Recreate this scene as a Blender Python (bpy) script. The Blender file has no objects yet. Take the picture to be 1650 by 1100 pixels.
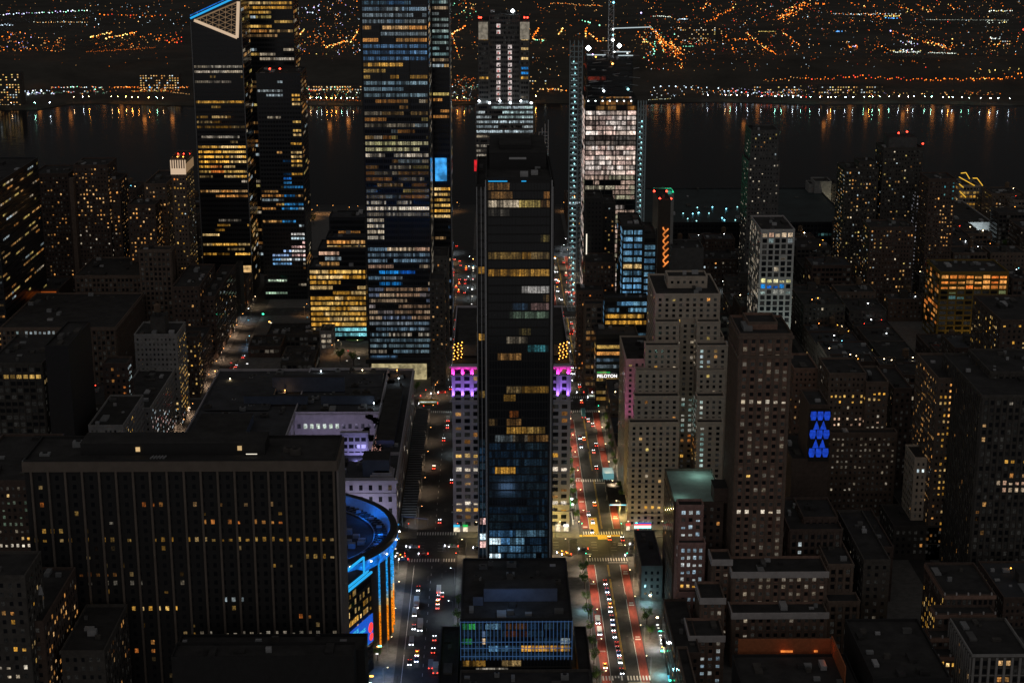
import bpy, math, random
from mathutils import Vector
SC = bpy.context.scene
COL = SC.collection
R_ = random.Random(7)

# ------------------------------------------------------------------ camera
FPX = 2700.0                       # focal length in pixels of the 1650 px wide photograph
PITCH = math.radians(15.8)
YAW = 0.01070
CAM_H = 340.0
cam_data = bpy.data.cameras.new('camera')
cam_data.sensor_width = 36.0
cam_data.lens = FPX / 1650.0 * 36.0
cam_data.clip_start = 5.0
cam_data.clip_end = 20000.0
cam = bpy.data.objects.new('camera', cam_data)
COL.objects.link(cam)
cam.location = (0, 0, CAM_H)
cam.rotation_euler = (math.pi / 2 - PITCH, 0, -YAW)
SC.camera = cam

# ------------------------------------------------------------------ world, tower glow, exposure
world = bpy.data.worlds.new('World')
SC.world = world
world.use_nodes = True
wn = world.node_tree
wn.nodes.clear()
sky = wn.nodes.new('ShaderNodeTexSky')
sky.sky_type = 'NISHITA'
sky.sun_disc = False
sky.sun_elevation = math.radians(-6)
sky.sun_rotation = math.radians(180)
bg1 = wn.nodes.new('ShaderNodeBackground')
bg1.inputs['Strength'].default_value = 0.05
bg2 = wn.nodes.new('ShaderNodeBackground')
# the glow of the city lies behind the camera (east); the sky over the river is darker
wtc = wn.nodes.new('ShaderNodeTexCoord'); wsx = wn.nodes.new('ShaderNodeSeparateXYZ'); wmr = wn.nodes.new('ShaderNodeMapRange'); wsc = wn.nodes.new('ShaderNodeVectorMath')
wsc.operation = 'SCALE'; wsc.inputs[0].default_value = (1.0, 0.955, 0.93)
wmr.inputs['From Min'].default_value = 1.0; wmr.inputs['From Max'].default_value = -0.6
wmr.inputs['To Min'].default_value = 0.022; wmr.inputs['To Max'].default_value = 0.15
wn.links.new(wtc.outputs['Generated'], wsx.inputs[0]); wn.links.new(wsx.outputs['Y'], wmr.inputs['Value'])
wn.links.new(wmr.outputs[0], wsc.inputs['Scale']); wn.links.new(wsc.outputs[0], bg2.inputs['Color'])
bg2.inputs['Strength'].default_value = 1.0
wadd = wn.nodes.new('ShaderNodeAddShader')
wout = wn.nodes.new('ShaderNodeOutputWorld')
wn.links.new(sky.outputs[0], bg1.inputs['Color'])
wn.links.new(bg1.outputs[0], wadd.inputs[0])
wn.links.new(bg2.outputs[0], wadd.inputs[1])
wn.links.new(wadd.outputs[0], wout.inputs['Surface'])
tower_glow_d = bpy.data.lights.new('tower_glow', 'SUN')
tower_glow_d.energy = 0.05
tower_glow_d.angle = math.radians(12)
tower_glow_d.color = (1.0, 0.88, 0.8)
tower_glow = bpy.data.objects.new('tower_glow', tower_glow_d)
COL.objects.link(tower_glow)
# added sun lamp for the low light of the lit tower behind the camera, falling on the faces turned towards it
tower_glow.rotation_euler = Vector((0.05, 1.0, -0.22)).to_track_quat('-Z', 'Y').to_euler()
SC.view_settings.view_transform = 'Standard'
SC.view_settings.look = 'None'
SC.view_settings.exposure = 0.0
SC.view_settings.gamma = 1.0
SC.render.engine = 'CYCLES'
cy = SC.cycles
cy.use_denoising = True
try:
    cy.denoiser = 'OPENIMAGEDENOISE'
except Exception:
    pass
cy.max_bounces = 4
cy.diffuse_bounces = 1
cy.glossy_bounces = 3
cy.transmission_bounces = 1
cy.sample_clamp_indirect = 1.5
cy.use_light_tree = True
cy.use_adaptive_sampling = False

# ------------------------------------------------------------------ surveying helpers (bearings read off the photograph -> metres)
_cy, _sy, _ct, _st = math.cos(YAW), math.sin(YAW), math.cos(PITCH), math.sin(PITCH)
FW = (_sy * _ct, _cy * _ct, -_st); RT = (_cy, -_sy, 0.0); UP = (_sy * _st, _cy * _st, _ct)
def ray(px, py):
    c = (px - 825) / FPX; r = (550 - py) / FPX
    return [FW[i] + c * RT[i] + r * UP[i] for i in range(3)]
def PY(px, py, Y):
    d = ray(px, py); t = Y / d[1]
    return d[0] * t, CAM_H + d[2] * t
def PG(px, py, z=0.0):
    d = ray(px, py); t = (z - CAM_H) / d[2]
    return d[0] * t, d[1] * t
def PROJ(x, y, z):
    v = (x, y, z - CAM_H); w = sum(v[i] * FW[i] for i in range(3))
    return 825 + FPX * sum(v[i] * RT[i] for i in range(3)) / w, 550 - FPX * sum(v[i] * UP[i] for i in range(3)) / w, w

# ------------------------------------------------------------------ materials
MATS = {}
def principled(name, col, rough=0.8, metal=0.0, spec=0.3, noise=0.25, scale=0.6, emis=None, es=1.0, sampling='AUTO', stretch=None):
    m = bpy.data.materials.new(name); m.use_nodes = True
    nt = m.node_tree; b = nt.nodes['Principled BSDF']
    b.inputs['Roughness'].default_value = rough
    b.inputs['Metallic'].default_value = metal
    b.inputs['Specular IOR Level'].default_value = spec
    if noise > 0:
        tc = nt.nodes.new('ShaderNodeTexCoord')
        mp = nt.nodes.new('ShaderNodeMapping')
        if stretch: mp.inputs['Scale'].default_value = stretch
        n1 = nt.nodes.new('ShaderNodeTexNoise'); n1.inputs['Scale'].default_value = scale
        n1.inputs['Detail'].default_value = 8
        n1.inputs['Roughness'].default_value = 0.7
        mr = nt.nodes.new('ShaderNodeMapRange')
        mr.inputs['From Min'].default_value = 0.3; mr.inputs['From Max'].default_value = 0.7
        mr.inputs['To Min'].default_value = 1 - noise; mr.inputs['To Max'].default_value = 1 + noise
        mx = nt.nodes.new('ShaderNodeVectorMath'); mx.operation = 'SCALE'
        mx.inputs[0].default_value = col[:3]
        nt.links.new(tc.outputs['Object'], mp.inputs[0]); nt.links.new(mp.outputs[0], n1.inputs['Vector'])
        nt.links.new(n1.outputs['Fac'], mr.inputs['Value'])
        nt.links.new(mr.outputs[0], mx.inputs['Scale'])
        nt.links.new(mx.outputs[0], b.inputs['Base Color'])
    else:
        b.inputs['Base Color'].default_value = (*col[:3], 1)
    if emis:
        b.inputs['Emission Color'].default_value = (*emis, 1)
        b.inputs['Emission Strength'].default_value = es
    m.cycles.emission_sampling = sampling if emis else 'NONE'
    MATS[name] = m
    return m
principled('limestone', (0.50, 0.43, 0.355), 0.85, noise=0.22, scale=0.35)
principled('pale_stone', (0.42, 0.40, 0.40), 0.85, noise=0.18, scale=0.3)
principled('lilac_stone', (0.42, 0.40, 0.44), 0.85, noise=0.18, scale=0.3)
principled('tan_brick', (0.14, 0.105, 0.085), 0.9, noise=0.3, scale=0.5)
principled('red_brick', (0.24, 0.15, 0.115), 0.9, noise=0.3, scale=0.5)
principled('pink_brick', (0.33, 0.2, 0.18), 0.9, noise=0.3, scale=0.5)
principled('dark_brick', (0.09, 0.065, 0.055), 0.9, noise=0.35, scale=0.5)
principled('dark_stone', (0.07, 0.065, 0.06), 0.9, noise=0.35, scale=0.4)
principled('concrete', (0.26, 0.255, 0.25), 0.9, noise=0.25, scale=0.3)
principled('grey_concrete', (0.1, 0.1, 0.1), 0.9, noise=0.3, scale=0.3)
principled('bronze_metal', (0.05, 0.042, 0.036), 0.45, 0.3, noise=0.2, scale=0.5)
principled('black_metal', (0.022, 0.022, 0.023), 0.6, 0.0, noise=0.2, scale=0.5)
principled('spandrel', (0.02, 0.022, 0.026), 0.3, 0.0, spec=0.5, noise=0.3, scale=0.4)
principled('aluminium', (0.45, 0.46, 0.48), 0.4, 0.4, noise=0.1)
principled('steel', (0.25, 0.26, 0.27), 0.5, 0.3, noise=0.15)
principled('roof_tar', (0.035, 0.034, 0.034), 0.95, noise=0.5, scale=0.12)
principled('roof_grey', (0.05, 0.052, 0.058), 0.95, noise=0.4, scale=0.1)
principled('roof_green', (0.22, 0.25, 0.24), 0.9, noise=0.25, scale=0.15)
principled('asphalt', (0.04, 0.04, 0.041), 0.8, noise=0.4, scale=0.08)
principled('road_grey', (0.05, 0.05, 0.05), 0.75, noise=0.35, scale=0.2)
principled('pavement', (0.14, 0.136, 0.13), 0.9, noise=0.35, scale=0.3)
principled('white_paint', (0.6, 0.6, 0.58), 0.7, noise=0.35, scale=1.2)
principled('yellow_paint', (0.55, 0.36, 0.04), 0.7, noise=0.3, scale=1.2)
principled('red_lane', (0.27, 0.055, 0.04), 0.8, noise=0.5, scale=0.35, stretch=(1, 0.25, 1))
principled('soil', (0.05, 0.047, 0.04), 1.0, noise=0.5, scale=0.01)
principled('leaf', (0.1, 0.18, 0.04), 0.8, noise=0.5, scale=1.5)
principled('bark', (0.07, 0.05, 0.035), 0.9)
principled('wood', (0.13, 0.09, 0.06), 0.9)
principled('rubber', (0.02, 0.02, 0.02), 0.9, noise=0)
principled('car_glass', (0.01, 0.012, 0.014), 0.1, spec=0.6, noise=0)
for n, c in dict(paint_black=(0.012, 0.012, 0.014), paint_white=(0.7, 0.7, 0.68), paint_silver=(0.35, 0.36, 0.38), paint_red=(0.35, 0.02, 0.02),
                 paint_yellow=(0.75, 0.42, 0.03), paint_blue=(0.03, 0.10, 0.35), paint_teal=(0.12, 0.4, 0.42)).items():
    principled(n, c, 0.3, 0.1, spec=0.5, noise=0.05)
def emitter(name, col, strength, sampling='NONE', var=0.0, vscale=0.3):
    m = bpy.data.materials.new(name); m.use_nodes = True
    nt = m.node_tree; b = nt.nodes['Principled BSDF']
    b.inputs['Base Color'].default_value = (0.05, 0.05, 0.05, 1)
    b.inputs['Emission Color'].default_value = (*col, 1)
    b.inputs['Emission Strength'].default_value = strength
    if var:
        tc = nt.nodes.new('ShaderNodeTexCoord')
        n1 = nt.nodes.new('ShaderNodeTexNoise'); n1.inputs['Scale'].default_value = vscale; n1.inputs['Detail'].default_value = 5
        mr = nt.nodes.new('ShaderNodeMapRange'); mr.inputs['From Min'].default_value = 0.35; mr.inputs['From Max'].default_value = 0.65
        mr.inputs['To Min'].default_value = strength * (1 - var); mr.inputs['To Max'].default_value = strength * (1 + var)
        nt.links.new(tc.outputs['Object'], n1.inputs['Vector']); nt.links.new(n1.outputs['Fac'], mr.inputs['Value'])
        nt.links.new(mr.outputs[0], b.inputs['Emission Strength'])
    m.cycles.emission_sampling = sampling
    MATS[name] = m
    return m
emitter('lamp_warm', (1.0, 0.72, 0.38), 14)
emitter('lamp_white', (0.85, 0.95, 1.0), 14)
emitter('lamp_orange', (1.0, 0.38, 0.08), 9)
emitter('lamp_violet', (0.55, 0.35, 1.0), 8)
emitter('lamp_cyan', (0.2, 0.75, 1.0), 6)
emitter('red_beacon', (1.0, 0.04, 0.02), 9)
emitter('green_signal', (0.05, 1.0, 0.5), 7)
emitter('red_signal', (1.0, 0.08, 0.03), 7)
emitter('headlight', (0.85, 0.9, 1.0), 10)
emitter('taillight', (1.0, 0.06, 0.03), 5)
emitter('amber_light', (1.0, 0.4, 0.05), 7)
emitter('led_blue', (0.003, 0.17, 0.72), 0.75, 'AUTO', 0.75, 0.3)
emitter('led_cyan', (0.03, 0.42, 0.95), 0.9, 'AUTO', 0.25, 0.2)
emitter('led_line', (0.02, 0.45, 0.95), 0.9)
emitter('gold_light', (1.0, 0.66, 0.3), 0.6, 'NONE', 0.3, 0.2)
emitter('teal_light', (0.05, 0.6, 0.45), 0.35, 'NONE', 0.5, 0.2)
emitter('sign_white', (1.0, 0.97, 0.95), 1.6)
emitter('sign_red', (1.0, 0.05, 0.04), 1.3)
emitter('sign_green', (0.02, 0.7, 0.12), 0.8)
emitter('sign_blue', (0.01, 0.10, 0.62), 0.9)
emitter('sign_cyan', (0.05, 0.55, 0.85), 1.0)
emitter('sign_skin', (0.16, 0.05, 0.02), 0.8)
emitter('strip_white', (1.0, 0.9, 0.72), 1.2)
emitter('blue_panel', (0.006, 0.06, 0.62), 0.7, 'NONE', .35, .5)

def window_material(name, rough=0.12, spec=0.5, cell=(0.62, 0.62, 0.25)):
    """Glass pane; a lit room or painted reflection glows in its own colour (attribute), broken up by blinds and furniture."""
    m = bpy.data.materials.new(name); m.use_nodes = True
    nt = m.node_tree; b = nt.nodes['Principled BSDF']
    b.inputs['Base Color'].default_value = (0.012, 0.014, 0.018, 1)
    b.inputs['Roughness'].default_value = rough
    b.inputs['Specular IOR Level'].default_value = spec
    at = nt.nodes.new('ShaderNodeAttribute'); at.attribute_name = 'wc'
    tc = nt.nodes.new('ShaderNodeTexCoord')
    mp = nt.nodes.new('ShaderNodeVectorMath'); mp.operation = 'MULTIPLY'; mp.inputs[1].default_value = cell
    fl = nt.nodes.new('ShaderNodeVectorMath'); fl.operation = 'FLOOR'
    wt = nt.nodes.new('ShaderNodeTexWhiteNoise'); wt.noise_dimensions = '3D'
    nz = nt.nodes.new('ShaderNodeTexNoise'); nz.inputs['Scale'].default_value = 1.3; nz.inputs['Detail'].default_value = 4; nz.inputs['Roughness'].default_value = 0.8
    m1 = nt.nodes.new('ShaderNodeMapRange'); m1.inputs['To Min'].default_value = 0.55; m1.inputs['To Max'].default_value = 1.25
    m2 = nt.nodes.new('ShaderNodeMapRange'); m2.inputs['From Min'].default_value = 0.36; m2.inputs['From Max'].default_value = 0.64
    m2.inputs['To Min'].default_value = 0.12; m2.inputs['To Max'].default_value = 1.8
    mm = nt.nodes.new('ShaderNodeMath'); mm.operation = 'MULTIPLY'
    L = nt.links.new
    L(tc.outputs['Object'], mp.inputs[0]); L(mp.outputs[0], fl.inputs[0]); L(fl.outputs[0], wt.inputs['Vector'])
    L(tc.outputs['Object'], nz.inputs['Vector'])
    L(wt.outputs['Value'], m1.inputs['Value']); L(nz.outputs['Fac'], m2.inputs['Value'])
    L(m1.outputs[0], mm.inputs[0]); L(m2.outputs[0], mm.inputs[1])
    L(at.outputs['Color'], b.inputs['Emission Color']); L(mm.outputs[0], b.inputs['Emission Strength'])
    m.cycles.emission_sampling = 'NONE'
    MATS[name] = m
window_material('window_glass')
window_material('lamp_glow', cell=(0.01, 0.01, 0.01))

# water
m = bpy.data.materials.new('river_water'); m.use_nodes = True
nt = m.node_tree; b = nt.nodes['Principled BSDF']
b.inputs['Base Color'].default_value = (0.006, 0.008, 0.011, 1)
b.inputs['Roughness'].default_value = 0.12
b.inputs['IOR'].default_value = 1.12
b.inputs['Specular IOR Level'].default_value = 0.5
tc = nt.nodes.new('ShaderNodeTexCoord'); mp = nt.nodes.new('ShaderNodeMapping'); mp.inputs['Scale'].default_value = (0.05, 0.12, 0.1)
n1 = nt.nodes.new('ShaderNodeTexNoise'); n1.inputs['Scale'].default_value = 1.0; n1.inputs['Detail'].default_value = 5
bp = nt.nodes.new('ShaderNodeBump'); bp.inputs['Strength'].default_value = 0.5; bp.inputs['Distance'].default_value = 0.35
nt.links.new(tc.outputs['Object'], mp.inputs[0]); nt.links.new(mp.outputs[0], n1.inputs['Vector'])
nt.links.new(n1.outputs['Fac'], bp.inputs['Height']); nt.links.new(bp.outputs[0], b.inputs['Normal'])
MATS['river_water'] = m

# ------------------------------------------------------------------ mesh builder
class MB:
    def __init__(self): self.v = []; self.f = []; self.m = []; self.c = []; self.mats = []
    def mi(self, mat):
        if mat not in self.mats: self.mats.append(mat)
        return self.mats.index(mat)
    def face(self, pts, mat, col=None):
        i = len(self.v); self.v += [tuple(p) for p in pts]; self.f.append(tuple(range(i, i + len(pts))))
        self.m.append(self.mi(mat)); self.c.append(col or (0, 0, 0))
    def box(self, x0, x1, y0, y1, z0, z1, mat, top=None, bottom=False, col=None):
        p = [(x0, y0, z0), (x1, y0, z0), (x1, y1, z0), (x0, y1, z0), (x0, y0, z1), (x1, y0, z1), (x1, y1, z1), (x0, y1, z1)]
        i = len(self.v); self.v += p
        F = [(0, 1, 5, 4), (1, 2, 6, 5), (2, 3, 7, 6), (3, 0, 4, 7), (4, 5, 6, 7)] + ([(3, 2, 1, 0)] if bottom else [])
        a = self.mi(mat); t = self.mi(top) if top else a
        for k, q in enumerate(F):
            self.f.append(tuple(i + j for j in q)); self.m.append(t if k == 4 else a); self.c.append(col or (0, 0, 0))
    def prism(self, pts, z0, z1, mat, top=None):
        n = len(pts); a = [(x, y, z0) for x, y in pts]; b_ = [(x, y, z1) for x, y in pts]
        for k in range(n): self.face([a[k], a[(k + 1) % n], b_[(k + 1) % n], b_[k]], mat)
        self.face(b_, top or mat)
    def cyl(self, x, y, z0, z1, r0, r1, n, mat, top=None):
        a = [(x + r0 * math.cos(2 * math.pi * k / n), y + r0 * math.sin(2 * math.pi * k / n), z0) for k in range(n)]
        b_ = [(x + r1 * math.cos(2 * math.pi * k / n), y + r1 * math.sin(2 * math.pi * k / n), z1) for k in range(n)]
        for k in range(n): self.face([a[k], a[(k + 1) % n], b_[(k + 1) % n], b_[k]], mat)
        if r1 > 0.01: self.face(b_, top or mat)
    def bar(self, p, q, w, mat, col=None):
        p = Vector(p); q = Vector(q); d = (q - p).normalized()
        s = d.cross(Vector((0, 0, 1)))
        if s.length < 1e-3: s = Vector((1, 0, 0))
        s.normalize(); u = s.cross(d).normalized(); s *= w / 2; u *= w / 2
        A = [p + s + u, p - s + u, p - s - u, p + s - u]; B = [a + (q - p) for a in A]
        for k in range(4): self.face([A[k], A[(k + 1) % 4], B[(k + 1) % 4], B[k]], mat, col)
        self.face(A[::-1], mat, col); self.face(B, mat, col)
    def octa(self, x, y, z, r, mat, col=None, sz=1.0):
        i = len(self.v); self.v += [(x + r, y, z), (x, y + r, z), (x - r, y, z), (x, y - r, z), (x, y, z + r * sz), (x, y, z - r * sz)]
        for a, b_ in ((0, 1), (1, 2), (2, 3), (3, 0)):
            for t in ((i + a, i + b_, i + 4), (i + b_, i + a, i + 5)):
                self.f.append(t); self.m.append(self.mi(mat)); self.c.append(col or (0, 0, 0))
    def mesh(self, name, attr=True):
        me = bpy.data.meshes.new(name)
        me.from_pydata(self.v, [], self.f)
        for mt in self.mats: me.materials.append(MATS[mt])
        me.polygons.foreach_set('material_index', self.m)
        if attr and any(c[0] or c[1] or c[2] for c in self.c):
            at = me.attributes.new('wc', 'FLOAT_COLOR', 'FACE')
            flat = []
            for c in self.c: flat += [c[0], c[1], c[2], 1.0]
            at.data.foreach_set('color', flat)
        me.update()
        return me
def obj(name, mb, parent=None, kind=None, label=None):
    me = mb.mesh(name) if isinstance(mb, MB) else mb
    o = bpy.data.objects.new(name, me); COL.objects.link(o)
    if parent: o.parent = parent
    if kind: o['kind'] = kind
    if label: o['label'] = label
    return o
def thing(name, label, cat, loc=(0, 0, 0), group=None):
    o = bpy.data.objects.new(name, None); COL.objects.link(o); o.location = loc; o.empty_display_size = 2
    o['label'] = label; o['category'] = cat
    if group: o['group'] = group
    return o
def copy_tree(o, parent=None):
    c = o.copy(); COL.objects.link(c)
    if parent: c.parent = parent
    for ch in list(o.children): copy_tree(ch, c)
    return c
def light(name, kind, loc, energy, color, parent=None, radius=0.3, rot=None, spot=None):
    d = bpy.data.lights.new(name, kind); d.energy = energy; d.color = color
    if kind in ('POINT', 'SPOT'): d.shadow_soft_size = radius
    if kind == 'SPOT': d.spot_size = spot or math.radians(120); d.spot_blend = 0.6
    if kind == 'AREA': d.size = radius
    o = bpy.data.objects.new(name, d); COL.objects.link(o); o.location = loc
    if rot is not None: o.rotation_euler = rot
    if parent: o.parent = parent
    return o

# ------------------------------------------------------------------ buildings
PAL = {'W': [(1, .50, .15), (1, .58, .24), (1, .42, .10)], 'Y': [(1, .52, .09), (1, .60, .15), (.95, .46, .06), (1, .66, .26)], 'O': [(1, .34, .07), (1, .42, .1), (1, .28, .05)],
       'C': [(.75, .92, 1), (.85, .97, 1), (.7, .95, .95)], 'B': [(.14, .42, .85), (.2, .5, .85), (.26, .55, .8)], 'N': [(1, .82, .58), (1, .88, .7), (.95, .8, .62)],
       'G': [(.6, .9, .62), (.75, .95, .7)], 'R': [(1, .05, .03), (1, .12, .06)], 'P': [(.95, .9, .85), (1, .6, .55), (.7, .9, 1)], 'D': [(.01, .05, .3), (.01, .09, .4)],
       'M': [(1, .50, .15), (1, .6, .22), (1, .82, .58), (.75, .92, 1), (1, .42, .1), (1, .74, .22)], 'T': [(.12, .6, .7), (.3, .8, .8)],
       'K': [(.2, .45, .8), (.85, .95, 1), (1, .7, .4), (.4, .6, 1)]}
def pick(pal, inten, rng):
    c = rng.choice(PAL[pal]); k = inten * rng.uniform(0.55, 1.3)
    return (c[0] * k, c[1] * k, c[2] * k)
FOOT = []
STY = {  # bay, floor, width share, height share, sill share, piers, mode
    'punch': (3.0, 3.5, .42, .46, .28, 0, 'room'), 'fine': (2.4, 3.2, .42, .42, .3, 0, 'room'), 'pair': (4.6, 3.9, .62, .52, .26, 0, 'room'),
    'pier': (3.0, 3.6, .52, .58, .22, .45, 'room'), 'office': (2.2, 3.9, .86, .55, .25, 0, 'run'), 'band': (1.5, 4.0, .94, .62, .2, 0, 'band'),
    'loft': (3.4, 4.0, .74, .56, .24, .3, 'run'), 'blank': (9e9, 9e9, 0, 0, 0, 0, 'room')}
def facade(out, wall, p0, u, width, z0, z1, nrm, sty, prob, pal, inten, zones, rng, wallmat, piermat=None, skip_ends=0.8):
    bay, fl, ws, hs, ss, pier, mode = sty
    W = width - 2 * skip_ends
    n = int(round(W / bay)) if bay < 1e6 else 0
    nf = int((z1 - z0 - 0.6) / fl + 0.15) if fl < 1e6 else 0
    if n < 1 or nf < 1: return
    b_ = W / n; fid = len(out)
    for i in range(nf):
        zt = z1 - 0.9 - i * fl; za = zt - fl + ss * fl; zb = za + hs * fl
        if mode != 'room':
            pf = max(0.0, min(1.0, prob * rng.choice((0.1, 0.4, 1.0, 1.6, 2.6))))
        run = 0; rc = (0, 0, 0); lastz = None
        for j in range(n):
            s = skip_ends + (j + 0.5) * b_; hw = b_ * ws / 2
            cx, cy_ = p0[0] + u[0] * s, p0[1] + u[1] * s
            px, py, w_ = PROJ(cx, cy_, (za + zb) / 2)
            zn = None
            for q in zones:
                if q[0] <= px <= q[2] and q[1] <= py <= q[3]: zn = q
            if zn:
                if mode == 'room': col = pick(zn[5], zn[6], rng) if rng.random() < zn[4] else (0, 0, 0); run = 0
                else:
                    if run <= 0 or lastz is not zn:
                        run = rng.randint(3, 12); rb = pick(zn[5], zn[6], rng) if rng.random() < zn[4] else (0, 0, 0)
                    run -= 1; lastz = zn; k = rng.choice((.25, .55, .8, 1, 1.05, 1.3)) * rng.uniform(.8, 1.2)
                    col = tuple(c * k for c in rb)
            elif mode == 'room':
                col = pick(pal, inten * rng.choice((.25, .6, 1, 1.2)), rng) if rng.random() < prob else (0, 0, 0)
            else:
                if run <= 0:
                    run = rng.randint(2, 9); on = rng.random() < pf
                    rb = pick(pal, inten, rng) if on else (0, 0, 0)
                run -= 1
                k = rng.choice((.12, .4, .75, 1, 1.15)) * rng.uniform(.8, 1.2)
                col = tuple(c * k for c in rb)
            if sum(col) < .01 and wallmat not in ('black_metal', 'spandrel') and rng.random() < .45: q_ = rng.uniform(.003, .016); col = (q_, q_ * .95, q_ * .85)
            o = 0.05
            pts = []; zb_ = zb
            if mode == 'room' and sum(col) > .05 and rng.random() < .4: zb_ = za + (zb - za) * rng.uniform(.45, .85)   # blind partly drawn
            for ds, z in ((-hw, za), (hw, za), (hw, zb_), (-hw, zb_)):
                pts.append((cx + u[0] * ds + nrm[0] * o, cy_ + u[1] * ds + nrm[1] * o, z))
            if nrm[0] > 0: pts = pts[::-1] if u[1] < 0 else pts
            out.append(((fid, i), pts, col, w_))
    if pier:
        for j in range(n + 1):
            s = skip_ends + j * b_; hw = b_ * (1 - ws) * 0.32
            a = (p0[0] + u[0] * (s - hw), p0[1] + u[1] * (s - hw)); c = (p0[0] + u[0] * (s + hw), p0[1] + u[1] * (s + hw))
            a2 = (a[0] + nrm[0] * pier, a[1] + nrm[1] * pier); c2 = (c[0] + nrm[0] * pier, c[1] + nrm[1] * pier)
            wall.box(min(a[0], c[0], a2[0], c2[0]), max(a[0], c[0], a2[0], c2[0]), min(a[1], c[1], a2[1], c2[1]), max(a[1], c[1], a2[1], c2[1]), z0 + 0.2, z1 - 0.3, piermat or wallmat)
def T(xl, xr, yt, Y, depth, ybot=None, top=None):
    """a block of building whose east face spans xl..xr and tops out at yt as sighted at distance Y"""
    x0, z = PY(xl, yt, Y); x1, _ = PY(xr, yt, Y)
    z0 = 0.0 if ybot is None else PY(xl, ybot, Y)[1]
    return [x0, x1, Y, Y + depth, z0, top or z]
def building(name, label, tiers, wall='dark_brick', style='punch', prob=.12, pal='W', inten=.5, zones=(), seed=0, roof='roof_tar', parapet=1.1,
             top=None, extras=None, cat='building', sides='auto', indiv=True, pier_mat=None, glass='window_glass', cornice=0, sprob=None, sty=None, clutter=True):
    rng = random.Random(seed * 77 + len(label))
    if isinstance(tiers[0], (int, float)): tiers = [tiers]
    x0 = min(t[0] for t in tiers); x1 = max(t[1] for t in tiers); y0 = min(t[2] for t in tiers); y1 = max(t[3] for t in tiers)
    ox, oy = (x0 + x1) / 2, (y0 + y1) / 2
    FOOT.append((x0, x1, y0, y1))
    root = thing(name, label, cat, (ox, oy, 0))
    w = MB(); wins = []
    st = sty or STY[style]
    for (a, b_, c, d, z0, z1) in tiers:
        w.box(a, b_, c, d, z0, z1, wall, top=roof)
        if parapet:
            t = 0.45; h = parapet
            w.box(a - .1, b_ + .1, c - .1, c + t, z1, z1 + h, pier_mat or wall, bottom=True); w.box(a - .1, b_ + .1, d - t, d + .1, z1, z1 + h, wall)
            w.box(a - .1, a + t, c + t, d - t, z1, z1 + h, pier_mat or wall, bottom=True); w.box(b_ - t, b_ + .1, c + t, d - t, z1, z1 + h, pier_mat or wall, bottom=True)
        if clutter and st[6] == 'room' and z1 - z0 > 18 and st[1] < 10:
            k = rng.randint(3, 7); zz = z1 - st[1] * rng.randint(1, 2) - .7
            while zz > max(z0, 3) + 3:
                w.box(a - .22, b_ + .22, c - .22, c - .01, zz - .28, zz + .12, pier_mat or wall, bottom=True)
                if (a + b_) > 0: w.box(a - .22, a - .01, c, d, zz - .28, zz + .12, pier_mat or wall, bottom=True)
                else: w.box(b_ + .01, b_ + .22, c, d, zz - .28, zz + .12, pier_mat or wall, bottom=True)
                zz -= st[1] * k
        if cornice:
            w.box(a - cornice, b_ + cornice, c - cornice, c - .1, z1 - 1.2, z1 + .2, pier_mat or wall, bottom=True)
            if (a + b_) > 0: w.box(a - cornice, a - .1, c - .1, d, z1 - 1.2, z1 + .2, pier_mat or wall, bottom=True)
            else: w.box(b_ + .1, b_ + cornice, c - .1, d, z1 - 1.2, z1 + .2, pier_mat or wall, bottom=True)
        zz0 = max(z0, 0.5)
        facade(wins, w, (a, c), (1, 0), b_ - a, zz0, z1, (0, -1), st, prob, pal, inten, zones, rng, wall, pier_mat)
        sp = prob if sprob is None else sprob
        if sides == 'both' or (sides == 'auto' and a > 0): facade(wins, w, (a, d), (0, -1), d - c, zz0, z1, (-1, 0), st, sp, pal, inten, zones, rng, wall, pier_mat)
        if sides == 'both' or (sides == 'auto' and b_ < 0): facade(wins, w, (b_, c), (0, 1), d - c, zz0, z1, (1, 0), st, sp, pal, inten, zones, rng, wall, pier_mat)
    for (a, b_, c, d, z0, z1) in (tiers if clutter else ()):
        if (b_ - a) * (d - c) < 260 or roof == 'roof_green': continue
        for _ in range(min(14, int((b_ - a) * (d - c) / 150))):
            m_ = MB(); x = rng.uniform(a + 2.5, b_ - 2.5); y = rng.uniform(c + 2.5, d - 2.5); s = rng.uniform(.6, 2.0); l = rng.choice((.6, .8, 2.5)); h = rng.uniform(.6, 2.2)
            m_.box(max(a + 1, x - s), min(b_ - 1, x + s), max(c + 1, y - s * l), min(d - 1, y + s * l), z1, z1 + h, rng.choice(('grey_concrete', 'steel', 'dark_stone', 'roof_tar', 'aluminium')))
            obj('roof_unit', rel(m_, ox, oy), root)
    if extras: extras(w, root, ox, oy)
    def shift(mb): mb.v = [(x - ox, y - oy, z) for x, y, z in mb.v]; return mb
    obj('wall', shift(w), root)
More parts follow.
